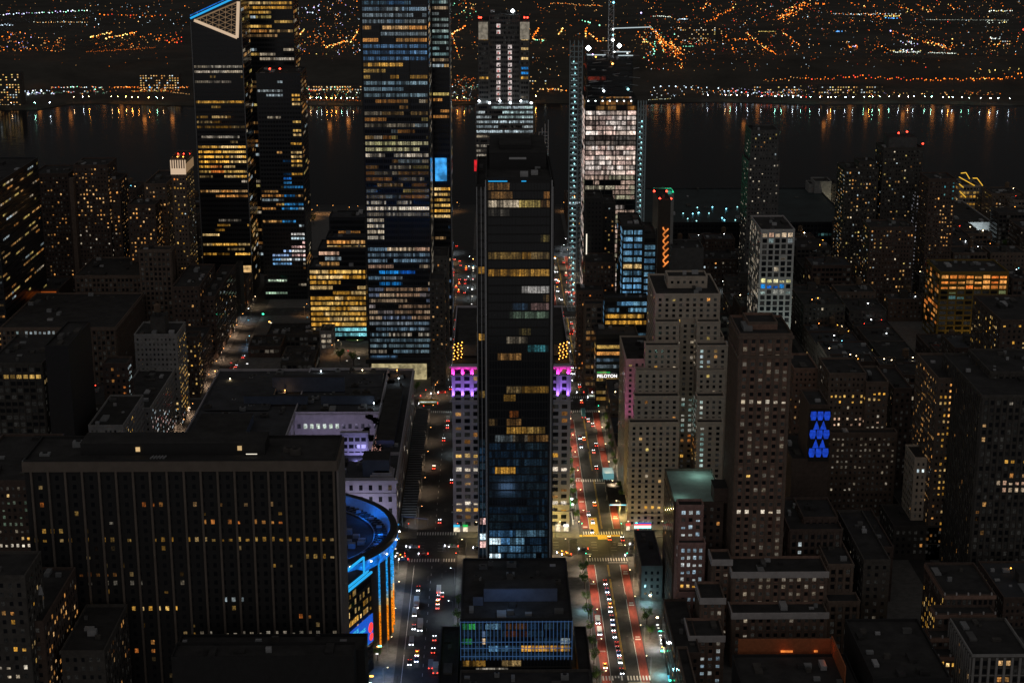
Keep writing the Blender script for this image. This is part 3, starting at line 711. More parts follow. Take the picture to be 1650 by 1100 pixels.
# round arena with its blue rim and light fins
def arena():
    cx, cy_, r = -94.3, 712.0, 50.0; zt = PY(637, 850, 712)[1]; zt = max(zt, 34) - 5
    root = thing('round_arena', 'round arena with a glowing blue rim and blue to orange light fins', 'arena', (cx, cy_, 0))
    FOOT.append((cx - r, cx + r, cy_ - r, cy_ + r))
    N = 96; w = MB()
    w.cyl(0, 0, 0, zt, r - 3.2, r - 3.2, N, 'dark_brick', top='roof_tar'); obj('wall', w, root)
    rim = MB(); P = lambda k, rr, z: (rr * math.cos(2 * math.pi * k / N), rr * math.sin(2 * math.pi * k / N), z)
    for k in range(N):
        rim.face([P(k, r - .6, zt - 2), P(k + 1, r - .6, zt - 2), P(k + 1, r, zt + 3), P(k, r, zt + 3)], 'led_blue')
        rim.face([P(k, r - 3.2, zt - 2.6), P(k + 1, r - 3.2, zt - 2.6), P(k + 1, r - .6, zt - 2), P(k, r - .6, zt - 2)], 'led_blue')
    obj('lit_rim', rim, root)
    cap = MB()
    for k in range(N):
        cap.face([P(k, r, zt + 3), P(k + 1, r, zt + 3), P(k + 1, r - .5, zt + 5), P(k, r - .5, zt + 5)], 'black_metal')
        cap.face([P(k, r - .5, zt + 5), P(k + 1, r - .5, zt + 5), P(k + 1, r - 3.6, zt + 5), P(k, r - 3.6, zt + 5)], 'black_metal')
        cap.face([P(k, r - 3.6, zt + 5), P(k + 1, r - 3.6, zt + 5), P(k + 1, r - 5.0, zt), P(k, r - 5.0, zt)], 'steel')
    obj('parapet', cap, root)
    ring = MB(); rng = random.Random(5)
    for k in range(N):
        a = P(k, r - 5.2, zt + .3); b_ = P(k + 1, r - 5.2, zt + .3); c = P(k + 1, r - 11, zt + .3); d = P(k, r - 11, zt + .3)
        ring.face([a, b_, c, d], 'concrete' if (k * 7) % 5 else 'roof_tar')
        ring.bar(P(k, r - 5.3, zt + 1), P(k + 1, r - 11, zt + .6), .5, 'black_metal'); ring.bar(P(k + 1, r - 5.3, zt + 1), P(k, r - 11, zt + .6), .3, 'black_metal')
        if k % 4 == 0: ring.box(-.01 + (r - 8) * math.cos(2 * math.pi * k / N) - 1.2, (r - 8) * math.cos(2 * math.pi * k / N) + 1.2, (r - 8) * math.sin(2 * math.pi * k / N) - .8, (r - 8) * math.sin(2 * math.pi * k / N) + .8, zt + .3, zt + 1.8, 'steel')
        ring.bar(P(k, r - 11, zt + .8), P(k + 1, r - 11, zt + .8), .3, 'steel')
    obj('roof_truss', ring, root)
    hub = MB(); hub.cyl(0, 0, zt, zt + 3, 17, 16, 40, 'dark_stone', top='roof_tar'); hub.cyl(0, 0, zt + 3, zt + 5, 7, 6, 24, 'dark_stone', top='roof_tar'); obj('roof_dome', hub, root)
    for k in range(18):
        m_ = MB(); a = rng.uniform(0, 6.28); q = rng.uniform(20, 36); m_.box(q * math.cos(a) - 1.6, q * math.cos(a) + 1.6, q * math.sin(a) - 1, q * math.sin(a) + 1, zt, zt + rng.uniform(1, 2.6), 'steel'); obj('roof_unit', m_, root)
    for k in range(10):
        a = 2 * math.pi * k / 10; light('rim_lamp', 'POINT', ((r - 9) * math.cos(a), (r - 9) * math.sin(a), zt + 3.5), 1900, (.004, .2, 1), root, .4)
    for k in range(20):
        a = -1.5 + k * .12; m_ = MB(); m_.octa((r + .5) * math.cos(a), (r + .5) * math.sin(a), zt + 1 + (k % 3), .45, 'lamp_white' if k % 2 else 'led_cyan'); obj('rim_light', m_, root)
    for k in range(36):
        a0 = 2 * math.pi * k / 36 + .07
        c_, s_ = math.cos(a0), math.sin(a0); m_ = MB(); R0 = r - 3.2; R1 = r - 2.4; t = .17; n = 24
        for i in range(n):
            za = 1 + (zt - 3.6) * i / n; zb = 1 + (zt - 3.6) * (i + 1) / n; f = (i + .5) / n
            if f > .62: col = (.02, .38, .95)
            elif f > .5: u = (f - .5) / .12; col = (.3 * (1 - u) + .02 * u, .42 * (1 - u) + .38 * u, .35 * (1 - u) + .95 * u)
            elif f > .42: col = (.85, .5, .16)
            else: col = (1, .27, .01)
            for sgn in (1,):
                p = lambda rr, dt, z: (rr * c_ - dt * s_, rr * s_ + dt * c_, z)
                m_.face([p(R1, -t, za), p(R1, t, za), p(R1, t, zb), p(R1, -t, zb)], 'lamp_glow', col)
                m_.face([p(R0, -t, za), p(R1, -t, za), p(R1, -t, zb), p(R0, -t, zb)], 'lamp_glow', col)
                m_.face([p(R1, t, za), p(R0, t, za), p(R0, t, zb), p(R1, t, zb)], 'lamp_glow', col)
        obj('light_fin', m_, root)
arena()
# entrance block with the advertising screen: its face stands at an angle to the street grid
def entrance():
    P0, P1 = (-63.4, 650.0), (-53.8, 672.5); L_ = math.hypot(P1[0] - P0[0], P1[1] - P0[1]); u = ((P1[0] - P0[0]) / L_, (P1[1] - P0[1]) / L_); n = (u[1], -u[0])
    ox, oy = -70, 660; root = thing('entrance_block', 'glass entrance block beside the arena with lit blue frame and yellow floors', 'building', (ox, oy, 0)); FOOT.append((-84, -53, 650, 681))
    w = MB(); w.prism([P0, P1, (-63, 677), (-84, 668), (-84, 650)], 0, 46, 'black_metal', top='roof_tar'); obj('wall', rel(w, ox, oy), root)
    out = []; zn = [(500, 950, 620, 975, .5, 'Y', .2), (500, 975, 620, 990, .7, 'Y', .4), (500, 990, 583, 1018, .8, 'Y', .8), (583, 990, 620, 1008, .5, 'W', .12), (500, 1018, 620, 1100, 0, 'Y', 0)]
    facade(out, w, P0, u, L_, 1, 46, n, (1.5, 4.2, .9, .6, .2, 0, 'room'), 0, 'Y', 0, zn, random.Random(2), 'black_metal')
    for i_, pts, col, w_ in out:
        m_ = MB(); m_.face(pts, 'window_glass', col); obj('window', rel(m_, ox, oy), root)
    f = MB(); q = lambda s, z: (P0[0] + u[0] * s + n[0] * .4, P0[1] + u[1] * s + n[1] * .4, z)
    for a, b_ in ((q(1, 47), q(1, 56)), (q(17, 48), q(17, 56)), (q(1, 56), q(17, 56)), (q(0, 46.4), q(24, 46.4)), (q(2, 48.2), q(20, 48.2))): f.bar(a, b_, .8, 'led_line')
    obj('lit_frame', rel(f, ox, oy), root)
entrance()
def text(body, size, mat, parent, loc, rot, name='lettering', ext=.05, spacing=1.0, sx=1.0):
    c = bpy.data.curves.new(name, 'FONT'); c.body = body; c.size = size; c.extrude = ext; c.space_character = spacing; c.offset = size * .02
    t = bpy.data.objects.new(name, c); COL.objects.link(t)
    bpy.context.view_layer.update()
    me = bpy.data.meshes.new_from_object(t.evaluated_get(bpy.context.evaluated_depsgraph_get()))
    bpy.data.objects.remove(t); me.materials.clear(); me.materials.append(MATS[mat])
    o = bpy.data.objects.new(name, me); COL.objects.link(o); o.parent = parent; o.location = loc; o.rotation_euler = rot; o.scale = (sx, 1, 1)
    return o
# advertising screen hung on that face
ax = thing('advertising_screen', 'bright blue advertising screen with cyan lettering and two players beside the orange light fins', 'screen', (-62.9, 649.8, 11)); ax.rotation_euler = (0, 0, -math.atan2(9.6, 22.5))
m_ = MB(); m_.box(.1, .45, 0, 23, 3.5, 16.5, 'sign_blue'); obj('panel', m_, ax)
rz = (math.pi / 2, 0, math.pi / 2)
for k, (s, z) in enumerate((('HERE IS', 13.6), ('CHAMPIONS', 11.2), ('LIVE', 8.8))): text(s, 2.5, 'sign_cyan', ax, (.5, .8, z), rz, spacing=1.0, sx=1.05)
def ell(m_, cy0, cz, ry, rz_, mat, x=.55):
    m_.face([(x, cy0 + ry * math.cos(t * math.pi / 8), cz + rz_ * math.sin(t * math.pi / 8)) for t in range(16)], mat)
m_ = MB(); ell(m_, 20.6, 10.8, 2.2, 2.4, 'sign_red'); ell(m_, 21, 6.3, 1.8, 1.8, 'sign_red', .56); obj('red_emblem', m_, ax)
for q, cy0 in enumerate((15.2, 9.6)):
    m_ = MB(); ell(m_, cy0, 9.3 - q * 2.6, .9, 1.1, 'sign_skin', .6); m_.face([(.58, cy0 - 2.4, 3.6), (.58, cy0 + 2.4, 3.6), (.58, cy0 + 1.8, 8.4 - q * 2.6), (.58, cy0 - 1.8, 8.4 - q * 2.6)], 'sign_cyan'); obj('player_figure', m_, ax)

# ------------------------------------------------------------------ stepped hotel across the avenue
def hotel():
    tiers = []; Ys = [832, 839, 847, 852, 860, 868]
    L = [(1014, 1095, 683), (1022, 1095, 641), (1024, 1095, 599), (1040, 1095, 559), (1056, 1095, 521)]
    Rr = [(1123, 1166, 683), (1123, 1168, 641), (1123, 1169, 599), (1123, 1173, 559), (1123, 1161, 521)]
    for k in range(5):
        for (a, b_, y) in (L[k], Rr[k]):
            if k and a == Rr[k][0]: Yk = Ys[k]
            else: Yk = Ys[k]
            t = T(a, b_, y, Yk, (Ys[k + 1] - Yk - .02) if k < 4 else 8)
            tiers.append(t)
    core = T(1056, 1161, 476, 868, 46); tiers.append(core)
    flank = T(1045, 1175, 559, 868.5, 46); flank[5] = tiers[6][5] - 4; 
    t2 = T(1095.2, 1122.8, 560, 866, 1.9); t2[5] = core[5] - 14; tiers.append(t2)
    side = [tiers[0][0] + .5, tiers[1][1] - .5, 868.2, 915, 0, tiers[2][5] - 8]; 
    tiers.append([tiers[0][0] + .6, core[0] - .02, 868, 915, 0, tiers[4][5]])
    tiers.append([core[1] + .02, tiers[7][1], 868, 915, 0, tiers[7][5]])
    tp = T(1076, 1140, 448, 884, 14); tp[4] = core[5]; tiers.append(tp)
    return tiers
hz = [(1094, 560, 1124, 760, .0, 'G', 0), (1094, 548, 1124, 590, .35, 'N', .4), (1094, 636, 1124, 700, .85, 'T2', .33), (1094, 700, 1124, 720, .5, 'O', .3), (1094, 722, 1124, 740, .4, 'Y', .6), (1128, 560, 1137, 594, 1, 'C', .7), (1127, 646, 1137, 680, .95, 'T2', .6), (1127, 684, 1137, 760, .95, 'T2', .5),
      (1027, 802, 1036, 880, .0, 'Y', 0), (1034, 809, 1080, 817, .95, 'Y', .85), (1095, 513, 1106, 522, .9, 'Y', .6), (1050, 587, 1062, 593, .9, 'Y', .9)]
def hotel_extra(w, root, ox, oy):
    Y = 831.4; z1 = PY(1040, 830, Y)[1]; z2 = PY(1040, 871, Y)[1]
    xa = PY(1014, 850, Y)[0]; xb = PY(1075, 850, Y)[0]
    c = MB(); c.box(xa - .4, xb + 25, 831.2, 831.98, z1, z1 + .8, 'limestone', bottom=True); obj('cornice', rel(c, ox, oy), root)
    x, _ = PY(1040, 850, Y)
    g = MB(); 
    for q in range(3): g.box(x - 3.6 + q * 2.6, x - 1.6 + q * 2.6, 831.75, 831.93, z2 + 1, z1 - 3, 'window_glass', col=(.09, .12, .09))
    obj('arched_window', rel(g, ox, oy), root)
    for a in (0, 1, 2, 3):
        light('flood', 'SPOT', (xa + 4 + a * 8 - ox, 826 - oy, 3), 900, (1, .75, .45), root, .4, rot=Vector((0, .3, 1)).to_track_quat('-Z', 'Y').to_euler(), spot=math.radians(80))
    light('violet_flood', 'SPOT', (-22 + 76 - ox, 850 - oy, 40), 32000, (.6, .12, .45), root, 1, rot=Vector((1, .4, 1.3)).to_track_quat('-Z', 'Y').to_euler(), spot=math.radians(75))
    # roof sign frame
    f = MB(); zc = PY(1100, 440, 880)[1]
    xx0, xx1 = PY(1085, 440, 881)[0], PY(1125, 440, 881)[0]
hh = building('stepped_hotel', 'tall stepped limestone hotel tower with dark central strip, right of the bright avenue', hotel(), 'limestone', 'punch', .07, 'M', .45, zones=hz, seed=51, extras=hotel_extra,
    sty=(3.55, 2.95, .42, .52, .25, 0, 'room'), parapet=1.0, sprob=.03)
# teal-lit roof in front of it
g, ox, oy = building('low_block', 'low block whose pale roof glows green under a lamp in front of the stepped hotel', [T(1086, 1166, 815, 716, 44, top=60)], 'dark_brick', prob=.05, roof='roof_green', seed=52)
light('roof_lamp', 'POINT', (4, 14, 66), 1800, (.5, .9, .75), g, .5)
light('roof_lamp', 'POINT', (-8, -14, 64), 500, (.5, .9, .75), g, .5)
roof_box(g, ox, oy, ox + 7, ox + 14, 716.8, 728, 60, 67, 'dark_brick')

# ------------------------------------------------------------------ stepped brick tower at right with its lower wings
tw = []
sh = T(1192, 1277, 541, 702, 31); tw.append(sh)
tw.append([sh[0] + 5, sh[1] - 5, 712, 728, sh[5], sh[5] + 2.5])
tw.append(T(1180, 1334, 925, 684, 17.9))
tw.append([PY(1180, 991, 672)[0], PY(1334, 991, 672)[0], 672, 683.9, 0, PY(1180, 991, 672)[1]])
tw.append(T(1148, 1179, 905, 690, 12))
tw.append(T(1129, 1168, 967, 672, 17.9))
tw.append(T(1111, 1167, 1028, 654, 17.9))
def nel_extra(w, root, ox, oy):
    for t in tw[2:]:
        c = MB(); c.box(t[0] - .5, t[1] + .5, t[2] - .55, t[2] - .02, t[5] - 1.6, t[5] + 1.3, 'pale_stone', bottom=True); c.box(t[0] - .55, t[0] - .02, t[2], t[3], t[5] - 1.6, t[5] + 1.3, 'pale_stone', bottom=True)
        obj('cornice', rel(c, ox, oy), root)
    t = tw[0]
    for dz in (0, 9): 
        c = MB(); c.box(t[0] - .7, t[1] + .7, t[2] - .7, t[2] - .02, t[5] - 1.2 - dz, t[5] + .2 - dz, 'tan_brick', bottom=True); c.box(t[0] - .7, t[0] - .02, t[2], t[3], t[5] - 1.2 - dz, t[5] + .2 - dz, 'tan_brick', bottom=True); obj('cornice', rel(c, ox, oy), root)
nz_ = [(1190, 575, 1275, 583, .55, 'N', .7), (1190, 645, 1275, 656, .85, 'N', .55), (1190, 756, 1212, 766, .9, 'Y', .8), (1190, 817, 1275, 828, .85, 'N', .75), (1190, 866, 1222, 876, .9, 'N', .6), (1130, 1005, 1168, 1012, 1, 'Y', .85), (1130, 1018, 1168, 1026, .8, 'Y', .7),
       (1112, 1040, 1170, 1100, .6, 'BW', .35), (1192, 560, 1275, 900, .32, 'N', .09), (1180, 930, 1334, 985, .3, 'N', .14), (1190, 645, 1275, 656, .85, 'N', .55), (1190, 817, 1275, 828, .85, 'N', .75), (1190, 756, 1212, 766, .9, 'Y', .8), (1190, 575, 1275, 583, .5, 'N', .6)]
building('brick_tower', 'tall brown brick tower with pale-capped stepped wings at its foot, right of the hotel', tw, 'red_brick', zones=nz_, prob=.10, pal='N', inten=.2, seed=61, extras=nel_extra, sty=(3.35, 3.45, .46, .5, .28, .4, 'room'), pier_mat='tan_brick', sprob=.03)
# pink-brick building between avenue and tower
pb = [T(1093, 1134, 817, 708, 7.8), T(1093, 1137, 878, 702, 5.9), [PY(1093, 957, 697)[0], PY(1137, 957, 697)[0], 697, 701.9, 0, PY(1093, 957, 697)[1]]]
building('brick_block', 'slim pink-brick block with pale blue windows left of the stepped brick tower', pb, 'pink_brick', zones=[(1091, 820, 1140, 865, .8, 'BW', .6), (1091, 866, 1140, 876, .9, 'Y', .8), (1091, 880, 1140, 935, .85, 'BW', .65), (1091, 940, 1140, 950, 1, 'Y', .9), (1091, 950, 1140, 1100, .3, 'BW', .3)],
    prob=.25, pal='BW', inten=.4, seed=62, sty=(2.9, 3.5, .5, .5, .28, .3, 'room'))
sb = building('low_block', 'low grey rooftop building beside the bright crossing, below the hotel front', [T(1034, 1068, 905, 745, 45, top=16)], 'grey_concrete', prob=.1, roof='roof_grey', seed=63)
building('low_block', 'narrow dark block with lit shop awnings along the right side of the red bus lane', [[75.5, 86, 640, 694, 0, 22]], 'dark_brick', prob=.12, pal='W', inten=.4, seed=64)
building('low_block', 'dark row building at the bottom between bus lane and stepped brick tower', [[75.5, 80, 575, 638, 0, 26]], 'tan_brick', prob=.1, pal='W', inten=.4, seed=65)
# ------------------------------------------------------------------ far left and Hudson Yards towers
def bld(name, label, t, **k): return building(name, label, t, **k)
bld('glass_tower', 'glass tower at the far left edge crossed by slanting lit floor bands', [T(-120, -8, 300, 1120, 110)], wall='spandrel', style='office', prob=.25, pal='M', inten=.38, seed=101, sty=(1.9, 4.0, .88, .34, .3, 0, 'run'))
bld('apartment_tower', 'dark apartment tower with scattered yellow windows right of the slanting glass tower', [T(52, 110, 282, 1290, 40)], wall='dark_brick', style='fine', prob=.13, pal='W', inten=.65, seed=102, indiv=False)
r, ox, oy = bld('apartment_tower', 'apartment tower with a pale vertical pier on its left corner and many yellow windows', [T(118, 172, 268, 1270, 34), T(172, 192, 292, 1275, 30)], wall='dark_brick', style='fine', prob=.16, pal='W', inten=.6, seed=103, indiv=False,
    zones=[(118, 300, 192, 365, .3, 'W', .8), (118, 370, 192, 455, .1, 'N', .5)])
m_ = MB(); x, z = PY(114, 288, 1262); m_.box(x - 1.6, x + 1.6, 1262, 1268, 0, z, 'tan_brick'); obj('corner_pier', rel(m_, ox, oy), r)
bld('apartment_tower', 'lower apartment block with sparse orange windows left of the lit crown tower', [T(205, 250, 332, 1240, 30)], wall='dark_brick', style='fine', prob=.22, pal='O', inten=.8, seed=104, indiv=False, zones=[(200, 325, 280, 450, .22, 'W', .75)])
bld('apartment_tower', 'dark apartment slab with a plain lit roof edge just left of the lit crown tower', [T(232, 268, 298, 1262, 60)], wall='tan_brick', style='fine', prob=.14, pal='W', inten=.7, seed=105, indiv=False)
def crown(w, root, ox, oy):
    a, z1 = PY(275, 258, 1225); b_, _ = PY(298, 258, 1225); zb = PY(275, 281, 1225)[1]; zm = (z1 + zb) / 2
    for k in range(7):
        x = a + (b_ - a) * k / 6; m_ = MB(); m_.box(x - .35, x + .35, 1224.1, 1224.9, zb, z1, 'gold_glow'); obj('crown_fin', rel(m_, ox, oy), root)
    m_ = MB(); m_.box(a, b_, 1224.3, 1224.95, zb, zm - 1, 'gold_glow'); m_.box(b_ + .05, b_ + .5, 1225, 1257, zb + 1, z1 - 3, 'gold_glow_dim'); obj('crown_panel', rel(m_, ox, oy), root)
    for k in range(6): beacon(root, ox, oy, a + (b_ - a) * k / 5, 1230 + (k % 2) * 14, z1, 'red_beacon' if k % 2 else 'amber_light', .6, 1)
t = T(275, 298, 256, 1225, 32)
bld('apartment_tower', 'slim tower with a brightly lit golden finned crown left of the sloped-roof skyscraper', [t], wall='tan_brick', style='fine', prob=.25, pal='Y', inten=.8, seed=106, indiv=False, extras=crown, zones=[(270, 250, 320, 283, 0, 'Y', 0), (275, 300, 300, 308, .9, 'Y', .8), (275, 288, 300, 294, .8, 'O', .8), (298, 320, 316, 440, .14, 'M', .5), (275, 310, 298, 380, .3, 'Y', .7)])

# skyscraper with sloping roofline and triangular truss
def hy():
    Y = 1340
    xl, zl = PY(307, 31, Y); xr, zr = PY(387, -6, Y); zt = PY(383, 60, Y)[1]
    root = thing('sloped_roof_skyscraper', 'dark glass skyscraper with sloping roof edge lit blue and a golden triangular truss', 'skyscraper', ((xl + xr) / 2, Y, 0)); ox, oy = (xl + xr) / 2, Y
    FOOT.append((xl, xr, Y, Y + 50))
    w = MB(); D = 46
    zl0 = zl
    A = [(xl, Y, 0), (xr, Y, 0), (xr, Y, zr), (xl, Y, zl0)]; B = [(x, Y + D, z) for x, _, z in A]
    w.face(A, 'spandrel'); w.face([A[1], B[1], B[2], A[2]], 'spandrel'); w.face([A[0], A[3], B[3], B[0]], 'spandrel'); w.face([A[3], A[2], B[2], B[3]], 'roof_tar'); w.face(B[::-1], 'spandrel')
    obj('wall', rel(w, ox, oy), root)
    out = []; rng = random.Random(77)
    zn = [(300, 0, 392, 100, 0, 'Y', 0), (300, 104, 388, 112, .85, 'N', .22), (300, 115, 388, 120, .9, 'N', .4), (306, 131, 370, 137, .8, 'N', .14), (318, 163, 378, 168, .97, 'Y', .6), (340, 186, 365, 192, .5, 'Y', .6), (325, 218, 372, 224, .8, 'N', .35),
          (310, 231, 405, 262, .98, 'Y', 1), (316, 262, 340, 284, .95, 'Y', .7), (340, 263, 358, 284, .6, 'O', .5), (362, 262, 405, 285, .8, 'Y', .75), (312, 286, 410, 296, .5, 'N', .35), (312, 302, 410, 316, .65, 'W', .55), (320, 318, 400, 360, .03, 'N', .2),
          (372, 361, 400, 368, .8, 'Y', .5), (345, 378, 398, 384, .85, 'Y', .6), (318, 376, 340, 384, .8, 'Y', .5), (348, 392, 412, 398, .85, 'Y', .7), (318, 392, 344, 398, .8, 'Y', .6), (350, 402, 412, 407, .9, 'Y', .75), (380, 409, 412, 414, .95, 'Y', .9), (318, 405, 345, 412, .9, 'Y', .6), (330, 415, 420, 470, .0, 'Y', 0)]
    facade(out, w, (xl, Y), (1, 0), xr - xl, 8, zr, (0, -1), (1.5, 4.0, .84, .45, .28, 0, 'band'), .3, 'Y', .16, zn, rng, 'spandrel')
    facade(out, w, (xr, Y), (0, 1), D, 8, zr, (1, 0), (1.6, 4.0, .94, .55, .25, 0, 'band'), .22, 'M', .4, [], rng, 'spandrel')
    fl = {}
    for i, pts, col, w_ in out:
        f = (pts[0][0] - xl) / (xr - xl); zlim = zl0 + (zr - zl0) * min(1, f)
        if pts[2][2] < zlim - 1: fl.setdefault(round(pts[0][2]), []).append((pts, col))
    for k in sorted(fl):
        m_ = MB()
        for pts, col in fl[k]: m_.face(pts, 'window_glass', col)
        obj('window_band', rel(m_, ox, oy), root)
    e = MB(); e.bar((xl, Y - .5, zl0 + .6), (xr, Y - .5, zr + .6), 1.5, 'led_line'); e.bar((xl, Y - .3, zl0 + 2.8), (xr, Y - .3, zr + 2.8), .7, 'led_blue'); obj('edge_light', rel(e, ox, oy), root)
    a = PY(313, 33, Y - 1); b_ = PY(384, 3, Y - 1); c = PY(382, 61, Y - 1)
    tr = MB(); V = lambda p: (p[0], Y - 1, p[1])
    tr.bar(V(a), V(c), 2.0, 'gold_glow'); tr.bar(V(b_), V(c), 2.2, 'gold_glow'); tr.bar(V(a), V(b_), 1.1, 'gold_glow_dim')
    mix = lambda p, q, t: (p[0] + (q[0] - p[0]) * t, p[1] + (q[1] - p[1]) * t)
    for k in range(1, 7):
        s = k / 7
        tr.bar(V(mix(a, b_, s)), V(mix(a, c, s)), .35, 'gold_glow_dim'); tr.bar(V(mix(a, b_, s)), V(mix(c, b_, s)), .35, 'gold_glow_dim'); tr.bar(V(mix(a, c, s)), V(mix(b_, c, s)), .35, 'gold_glow_dim')
    obj('truss', rel(tr, ox, oy), root)
    m_ = MB(); x0_ = PY(402, 480, Y)[0]; m_.box(xr - 9, xr - .5, Y - .5, Y - .05, 3, 26, 'lobby_glow'); obj('lobby_window', rel(m_, ox, oy), root)
    ed = MB()
    for x in (xl, xr): ed.bar((x, Y - .2, 1), (x, Y - .2, (zl0 if x == xl else zr) - 2), .5, 'steel')
    obj('corner_fin', rel(ed, ox, oy), root)
hy()
def fixedtop(t, z): t = list(t); t[5] = z; return t
bld('residential_tower', 'tall glass tower with warm lit floors directly right of the golden triangle truss', [fixedtop(T(392, 472, 0, 1440, 40), 365)], wall='spandrel', style='office', prob=.28, pal='M', inten=.4, seed=111, indiv=False,
    zones=[(392, 0, 472, 14, .95, 'Y', .6), (392, 16, 436, 24, .95, 'Y', .6), (392, 36, 436, 43, .9, 'Y', .55), (440, 28, 472, 50, .55, 'Y', .5), (392, 52, 472, 70, .1, 'W', .3), (415, 74, 472, 84, .4, 'N', .35), (420, 86, 472, 100, .7, 'N', .35), (392, 86, 412, 97, .9, 'Y', .7)])
r, ox, oy = bld('residential_tower', 'dark blue-tinted glass tower with a blue glowing vertical strip, left of the open river view', [T(412, 484, 120, 1330, 42)], wall='spandrel', style='office', prob=.22, pal='M', inten=.4, seed=112,
    sty=(2.2, 3.5, .8, .5, .3, 0, 'run'), indiv=False, zones=[(456, 285, 470, 360, .85, 'DB', .6), (440, 395, 460, 430, .7, 'K', .7), (430, 450, 462, 478, .6, 'G', .8), (470, 370, 492, 415, .6, 'P', .7), (414, 176, 448, 300, .04, 'N', .2), (470, 145, 484, 300, .5, 'Y', .6), (455, 120, 470, 285, .12, 'DB', .15), (412, 140, 455, 160, .5, 'C', .25)])  # blue strip: a reflection put in as glowing panes
x, z = PY(423, 186, 1329)
text('EUGENE', 2.4, 'steel', r, (x - ox, -.6, z - 1), (math.pi / 2, 0, 0), 'sign_lettering')
for k in range(2): beacon(r, ox, oy, ox - 7 + k * 8, 1335, 171 + PY(412, 120, 1330)[1] - 171, 'red_beacon', .9, 3)
# yellow lit office block
bld('office_block', 'broad office block glowing yellow on every floor left of the tall banded skyscraper', [T(497, 590, 432, 1205, 30), T(512, 590, 402, 1212, 30), T(525, 590, 384, 1222, 30), T(530, 588, 352, 1240, 25)], wall='spandrel', style='band', prob=.5, pal='Y', inten=.5, seed=113, roof='roof_grey',
    zones=[(497, 436, 590, 452, .97, 'Y', .7), (497, 455, 590, 475, .85, 'Y', .4), (497, 474, 590, 530, 1, 'Y', .75), (530, 530, 590, 540, 1, 'TC', .7), (540, 540, 590, 545, .9, 'Y', 1), (512, 404, 590, 412, .9, 'P2', .6), (525, 386, 590, 393, .95, 'W', .6), (512, 413, 590, 430, .35, 'M', .3), (525, 352, 590, 384, .25, 'W', .3)])
# the tall banded skyscraper
mz = [(578, 0, 692, 7, .6, 'B', .18), (578, 8, 692, 16, .95, 'BW2', .3), (578, 18, 692, 38, .9, 'BW2', .24), (615, 39, 692, 52, .97, 'W', .8), (578, 39, 614, 46, .5, 'W', .3), (578, 53, 692, 61, .7, 'BW2', .22), (578, 62, 692, 71, .96, 'W', .5), (578, 72, 692, 102, .97, 'BL', .34),
      (578, 103, 612, 112, .9, 'Y', .6), (612, 103, 692, 112, .35, 'Y', .6), (578, 113, 692, 132, .45, 'Y', .35), (578, 133, 692, 163, .95, 'BL2', .34), (578, 163, 692, 225, .7, 'M', .14), (578, 229, 692, 241, .85, 'Y2', .42), (580, 241, 600, 251, .95, 'N', .6), (636, 241, 670, 251, .95, 'N', .6),
      (585, 251, 692, 325, .65, 'M', .1), (580, 329, 692, 338, .9, 'N', .6), (580, 339, 692, 347, .9, 'N', .12), (583, 348, 620, 376, .45, 'N', .4), (620, 348, 692, 395, .03, 'N', .2), (583, 396, 692, 412, .75, 'BL3', .25), (624, 397, 692, 405, .85, 'P2', .45), (583, 412, 692, 424, .85, 'BL3', .3),
      (583, 425, 692, 436, .6, 'P2', .2), (610, 433, 655, 444, .8, 'BLX', .5), (583, 445, 692, 453, .85, 'BL3', .25), (610, 453, 640, 464, .8, 'BLX', .4), (650, 454, 692, 463, .7, 'P2', .4), (583, 464, 692, 520, .97, 'P3', .26), (583, 520, 692, 530, .85, 'BL3', .25), (583, 531, 692, 538, .85, 'P2', .3), (583, 539, 692, 566, .97, 'BL2', .26), (583, 549, 692, 553, 0, 'B', 0), (583, 567, 692, 590, .25, 'K', .3)]
def mw_extra(w, root, ox, oy):
    Y = 1110; a = PY(581, 0, Y)[0]; b_ = PY(689, 0, Y)[0]; zt = 305
    f = MB()
    for s in (0, .285, .5, .715, 1): x = a + (b_ - a) * s; f.box(x - .3, x + .3, Y - .7, Y - .06, 6, zt, 'black_metal')
    obj('mullion', rel(f, ox, oy), root)
    e = MB(); e.box(b_ - .1, b_ + .35, Y - .5, Y + .3, 4, zt, 'steel'); obj('corner_fin', rel(e, ox, oy), root)
    lz0 = PY(620, 610, Y - 6)[1]; lz1 = PY(620, 589, Y - 6)[1]
    g = MB(); g.box(a - 2, b_ + 2, Y - 6, Y - .8, 12, 15, 'spandrel', bottom=True); g.box(a + 2, b_ - 4, Y - 5.6, Y - .85, .5, 12, 'lobby_pale'); obj('lobby_window', rel(g, ox, oy), root)
t = fixedtop(T(581, 689, 0, 1110, 46), 306)
bld('banded_skyscraper', 'tallest glass skyscraper left of centre with blue and amber horizontal floor bands', [t], wall='spandrel', prob=.3, pal='N', inten=.3, zones=mz, seed=121, extras=mw_extra, sty=(1.45, 4.0, .84, .56, .2, 0, 'band'), glass='window_glass')
t = fixedtop(T(694, 724, 0, 1190, 40), 300)
r, ox, oy = bld('glass_tower', 'slender glass tower close behind the banded skyscraper with yellow lower floors', [t], wall='spandrel', style='office', prob=.4, pal='K', inten=.3, seed=122, sty=(1.7, 4.0, .85, .5, .3, 0, 'run'), indiv=False,
    zones=[(690, 0, 730, 100, .6, 'TG', .3), (690, 103, 730, 250, .28, 'M', .45), (694, 296, 724, 352, .85, 'Y', .75), (694, 250, 724, 296, 0, 'B', 0), (700, 352, 722, 405, .3, 'W', .5)])
m_ = MB(); a, z1 = PY(701, 255, 1188.8); b_, z0_ = PY(720, 292, 1188.8); m_.box(a, b_, 1188.8, 1189.6, z0_, z1, 'blue_screen'); obj('lit_screen', rel(m_, ox, oy), r)
